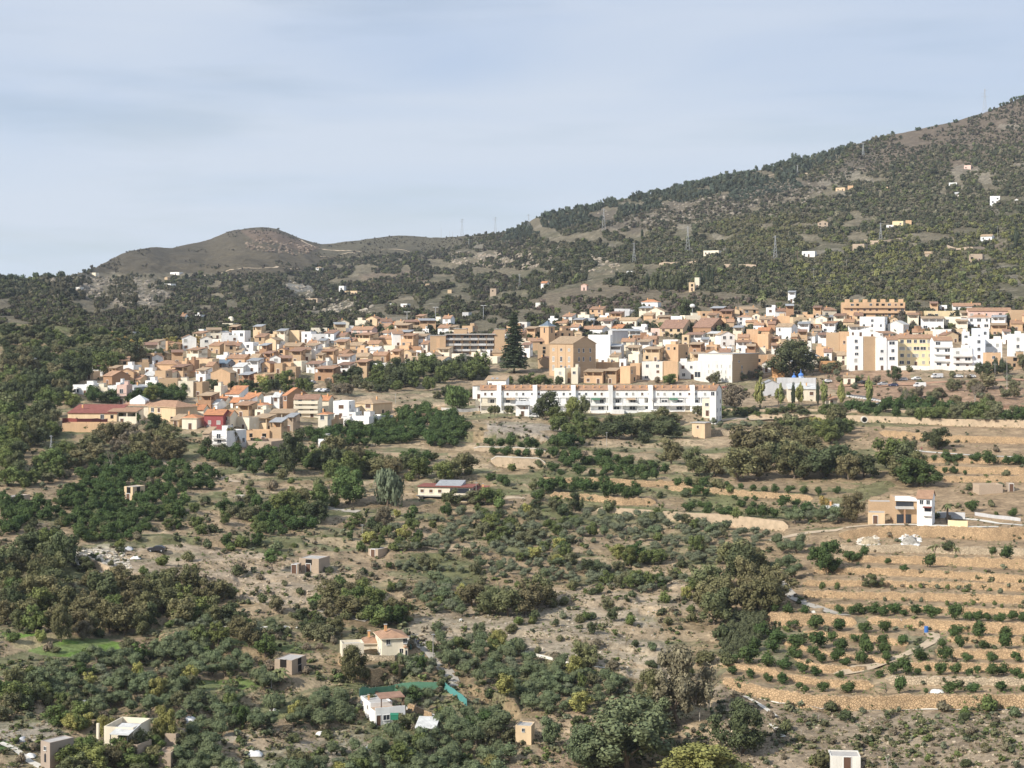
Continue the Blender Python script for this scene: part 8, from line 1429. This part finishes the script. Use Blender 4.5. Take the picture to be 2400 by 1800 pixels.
tarp(2196, 1624, 34, 13, 'white tent-like cover under the citrus trees in the orchard', M_tarp, name='tent', cat='tent'); tarp(302, 1288, 20, 10, 'grey-white tarpaulin over a heap on the quarried terrace', M_gtarp); tarp(318, 1308, 24, 6, 'pale spoil heap below the grey-white tarpaulin', M_tarp, name='rubble_heap', cat='heap'); tarp(597, 1768, 36, 13, 'long crumpled white sheet among the bottom olives', M_tarp); tarp(752, 1720, 26, 8, 'flat white sheet on the bare ground left of the farmhouse', M_tarp); tarp(868, 1755, 24, 13, 'bulging white cover below the farmhouse', M_tarp); tarp(1080, 1455, 9, 7, 'small bright white boulder-like bag on the bare slope', M_tarp, name='sack', cat='sack'); tarp(640, 1664, 16, 7, 'small white sheet on the grass left of centre', M_tarp); tarp(440, 1690, 38, 14, 'large crumpled white plastic sheet right of the yellowing tree', M_tarp); tarp(1078, 1765, 8, 7, 'small pale sack in the bottom olive grove', M_tarp, name='sack', cat='sack'); tarp(70, 1772, 26, 8, 'white cover near the lower left tower hut', M_tarp); tarp(50, 1735, 24, 12, 'grey-white plastic bundle at the lower left', M_gtarp); tarp(948, 1555, 22, 8, 'covered grey heap beside the villa gate', M_gtarp); tarp(1906, 1436, 12, 7, 'pale concrete block by the orchard track', M_chan, name='concrete_block', cat='block'); tarp(2040, 1275, 44, 22, 'pale yellow rubble heap under the farmhouse yard', mat('pale_rubble', (.40, .33, .23), .95, (.35, 1.5), .3), name='rubble_heap', cat='heap'); tarp(2134, 1275, 40, 26, 'white-grey rubble chute spilling down below the farmhouse yard', mat('white_rubble', (.36, .335, .29), .95, (.35, 1.5), .3), name='rubble_heap', cat='heap'); tarp(2360 / 1, 1668, 26, 5, 'low pale heap below the long foot wall', M_pstone, name='rubble_heap', cat='heap')
x, Y, z = ground(2171, 1483); b = MB(); b.tube((0, 0, -.1), (0, 0, .85), .28, .28, mat('blue_plastic', (.05, .16, .45), .5), 12); b.tube((0, 0, .3), (0, 0, .33), .30, .30, mat('blue_plastic', (.05, .16, .45), .5), 12); o = b.build('barrel'); o.location = (x, Y, z); o.scale = (1.6, 1.6, 1.6); tag(o, 'blue plastic barrel at the bend of the orchard track', 'barrel')
x, Y, z = ground(928, 1693); b = MB(); g_ = mat('green_plastic', (.03, .20, .12), .6); b.box(-.7, .7, -.5, .5, 0, .9, g_); b.prism([(-.55, .9), (.55, .9), (.4, 1.1), (-.4, 1.1)], -.75, .75, g_); o = b.build('waste_bin'); o.location = (x, Y - 4, z + 1.5); tag(o, 'green plastic container beside the lower terrace of the farmhouse', 'container')
x, Y, z = ground(1875, 893); o = thing('play_structure', (x, Y, z), 'blue play structure with two domed towers below the big round tree', 'play structure'); k = mpp(Y); bl = mat('bright_blue', (.10, .24, .62), .6); bl2 = mat('pale_blue', (.40, .52, .75), .6)
for dx, hh, rr_ in ((-14, 15, 5.5), (2, 23, 6.5)):
    b = MB(); b.tube((dx * k, 0, 0), (dx * k, 0, hh * k * .55), rr_ * k * .75, rr_ * k * .8, bl2, 12); b.sph((dx * k, 0, hh * k * .55), rr_ * k, rr_ * k, rr_ * k * 1.0, bl, 12, 6, 0, 1); b.tube((dx * k, 0, hh * k * .55 + rr_ * k * .9), (dx * k, 0, hh * k + 1), .25, .05, bl, 6); b.build('domed_tower', o)
b = MB(); b.box(-18 * k, 8 * k, .5, 2.5, 0, 1.3, bl); b.prism([(3 * k, 2.6), (16 * k, .1), (16 * k, -.1), (3 * k, 2.2)], -1, 1, bl2, ax='y'); b.build('slide', o)
fence([(2222, 1233), (2245, 1235), (2268, 1236)], 1.6, wmat('yellow'), 'low_wall', 'low cream yard wall right of the tall slender palm', 'wall', post=2, thick=.3); fence([(2196, 1214), (2230, 1215), (2262, 1217)], 1.7, wmat('grey'), 'low_wall', 'grey rough-faced retaining wall right of the terrace farmhouse', 'wall', post=2, thick=.3); fence([(2285, 1208), (2330, 1215), (2392, 1222)], .9, wmat('grey'), 'low_wall', 'long pale wall running to the right edge from the terrace farmhouse', 'wall', post=3, thick=.3)
fence([(955, 1668), (985, 1680), (1012, 1692)], 1.6, M_stone, 'curved_stone_wall', 'curved stone garden wall right of the white farmhouse', 'wall', post=1.2, thick=.4); fence([(845, 1545), (880, 1550), (925, 1549), (945, 1546)], 1.1, M_pstone, 'garden_wall', 'pale stone garden wall in front of the cream villa', 'wall', post=1.2, thick=.35)
# field wall and dome of the hillside villa
x, Y, z = ground(540, 757); b = MB(); b.sph((0, 0, 0), 1.5, 1.5, 1.2, wmat('cream'), 14, 6, 0, 1); b.tube((0, 0, -5), (0, 0, .02), 1.5, 1.5, wmat('cream'), 14); o = b.build('water_dome', None, True); o.location = (x + .5, Y - 1, z + 2.5); tag(o, 'pale domed round tower in front of the hillside villa', 'domed tower')
# pale railing of the terrace left of the school
fence([(146, 1000), (180, 1001), (215, 1001), (252, 1000)], 3.0, mat('red_rail', (.22, .06, .05), .7), 'railing', 'dark red railing along the school terrace', post=3)
fence([(915, 992), (960, 990), (1000, 987), (1040, 982)], 3.0, wmat('ochre'), 'field_wall', 'long plain ochre wall under the ochre field', 'wall', post=4, thick=.4); fence([(1034, 962), (1060, 964), (1090, 966), (1140, 962)], 1.2, wmat('offwhite'), 'low_wall', 'low white wall in front of the weeping willow', 'wall', post=4, thick=.3)
fence([(2006, 868), (2100, 868), (2200, 866), (2300, 866)], 2.0, wmat('offwhite'), 'low_wall', 'white parapet wall under the apartment towers', 'wall', post=4, thick=.3); fence([(1690, 962), (1760, 965), (1900, 964), (2060, 964), (2200, 966)], .9, M_mason, 'low_wall', 'tan roadside wall under the poplars', 'wall', post=5, thick=.4)
for i, (pts, h_, lab) in enumerate([([(1698, 628), (1735, 629), (1772, 630)], 3, 'tan retaining wall under the long cream house on the slope'), ([(2220, 585), (2280, 590), (2350, 578)], 3.5, 'tan retaining wall under the white bungalow at the right'), ([(2025, 570), (2070, 572), (2110, 566)], 3, 'tan cut wall below the yellow mountain house'), ([(1545, 625), (1600, 622), (1640, 618)], 3, 'low tan wall left of the long cream house'), ([(1440, 735), (1480, 738), (1510, 736)], 3, 'grey concrete wall beside the grey box above town')]): fence(pts, h_, wmat('mud') if i < 4 else wmat('grey'), 'retaining_wall', lab, 'wall', post=6, thick=.5)
# ---------------------------------------------------------------- labels that single out each repeated thing
LMK = [('the bell tower', 1283, 790), ('the tall dark conifer', 1205, 830), ('the brown apartment block', 1085, 805), ('the deep red house', 500, 990), ('the school', 330, 965), ('the white terrace row', 1400, 935), ('the civic building', 1710, 885),
 ('the big round tree', 1855, 840), ('the blank brick wall', 2040, 830), ('the yellow block', 2148, 830), ('the blue-white tower', 2290, 830), ('the orange hill flats', 2050, 730), ('the boxy modern house', 900, 870), ('the gabled halls', 1640, 790), ('the four-storey flats', 710, 960),
 ('the ochre gable wall', 515, 890), ('the lantern-roofed hall', 385, 865), ('the pink flats', 850, 785), ('the cream villa', 920, 1520), ('the white farmhouse', 890, 1665), ('the green net fence', 1040, 1615), ('the small transformer tower', 1225, 1725), ('the terrace farmhouse', 2150, 1195),
 ('the cream farm building', 1045, 1155), ('the mud brick house', 725, 1327), ('the sand brick hut', 305, 1160), ('the green lawn', 160, 1510), ('the tower hut', 115, 1770), ('the stone hut', 665, 1565), ('the ochre field', 970, 975), ('the gravel mound', 1200, 1010), ('the culvert', 2025, 990), ('the orchard track', 2180, 1510), ('the lone round tree', 2205, 1020),
 ('the yellow mountain house', 2110, 525), ('the domed villa', 535, 765), ('the quarry track', 200, 1320), ('the bare slope', 1300, 1490), ('the riverside trees', 1650, 1400), ('the banana clump', 2205, 1290), ('the orchard foot wall', 2000, 1650), ('the cypress grove', 1560, 650), ('the tall pylon', 2308, 250), ('the rock dome', 930, 650), ('the white hut', 1985, 1790)]
ORD = ['', 'first', 'second', 'third', 'fourth', 'fifth', 'sixth', 'seventh', 'eighth', 'ninth', 'tenth', 'eleventh', 'twelfth', 'thirteenth', 'fourteenth', 'fifteenth', 'sixteenth', 'seventeenth', 'eighteenth', 'nineteenth', 'twentieth']
def ordw(n): return ORD[n] if n <= 20 else ('twenty-' + ORD[n - 20] if n < 30 else '%dth' % n)
def zone(u, v):
    best = min(LMK, key=lambda l: math.hypot(u - l[1], (v - l[2]) * 1.3)); du, dv = u - best[1], (v - best[2]) * 1.3
    if abs(du) > abs(dv): return ('right of ' if du > 0 else 'left of ') + best[0]
    return ('below ' if dv > 0 else 'above ') + best[0]
def autolabel(items, cat=None):
    """items: (object, u, v, description, group) -> description + place + order from the left"""
    g = {}
    for it in items: g.setdefault((it[3], zone(it[1], it[2])), []).append(it)
    for (d, zn), L_ in g.items():
        L_.sort(key=lambda t: t[1])
        if len(L_) > 12:                       # split into an upper and a lower half, still read from the left
            L_.sort(key=lambda t: t[2]); h = (len(L_) + 1) // 2; sets = [(L_[:h], 'upper half'), (L_[h:], 'lower half')]
        else: sets = [(L_, '')]
        for S, hw in sets:
            S.sort(key=lambda t: t[1])
            for i, it in enumerate(S):
                t = d + ' ' + zn
                if len(L_) > 1: t += ', ' + ('leftmost' if i == 0 else (ordw(i + 1) + ' from left' if i < len(S) - 1 or len(S) < 2 else 'rightmost')) + (', ' + hw if hw else '')
                if len(t.split()) > 16: t = t.replace(' from left', '')
                it[0]['label'] = t
                if it[4]: it[0]['group'] = it[4]
CN = {'ochre': 'ochre', 'sand': 'sand-coloured', 'brown': 'brown brick', 'tan': 'tan brick', 'white': 'white', 'cream': 'cream', 'offwhite': 'off-white', 'yellow': 'yellow', 'pink': 'pinkish', 'red': 'red', 'grey': 'grey', 'orange': 'orange', 'mud': 'mud brown', 'taupe': 'taupe', 'darkgrey': 'dark grey', 'bluewhite': 'blue-white'}
RN = {'flat': 'flat-roofed', 'gable': 'clay-roofed', 'gabley': 'gable-fronted', 'hip': 'hip-roofed', 'open': 'open-topped', 'shed': 'lean-to-roofed'}
autolabel([(r_, u, v, '%s %s house' % (CN[c], RN[rf]), 'houses packed together in the hillside town') for r_, u, v, c, rf, fl, rcc, _ in ZH])
if 'VEG' in globals(): autolabel(VEG)

for o in COL.objects:
    if o.get('label') and len(o['label'].split()) > 16: print('LONG', o.name, o['label'])
# ---------------------------------------------------------------- the air
hz = bpy.data.materials.new('haze_air'); hz.use_nodes = True; nt = hz.node_tree; nt.nodes.clear()
pv = N(nt, 'ShaderNodeVolumePrincipled'); pv.inputs['Color'].default_value = (.80, .88, 1, 1); pv.inputs['Density'].default_value = .00005; pv.inputs['Anisotropy'].default_value = .1
ho = N(nt, 'ShaderNodeOutputMaterial'); L(nt, pv.outputs[0], ho.inputs['Volume'])
zmin = float(SZ.min()) - 1
b = MB(); b.box(-1450, 1450, -550, 3300, min(zmin, CZ - 62), float(SZ.max()) + 40, hz); o = b.build('haze'); tag(o, 'thin bluish haze in the air over the whole valley', 'haze', None, 'stuff')
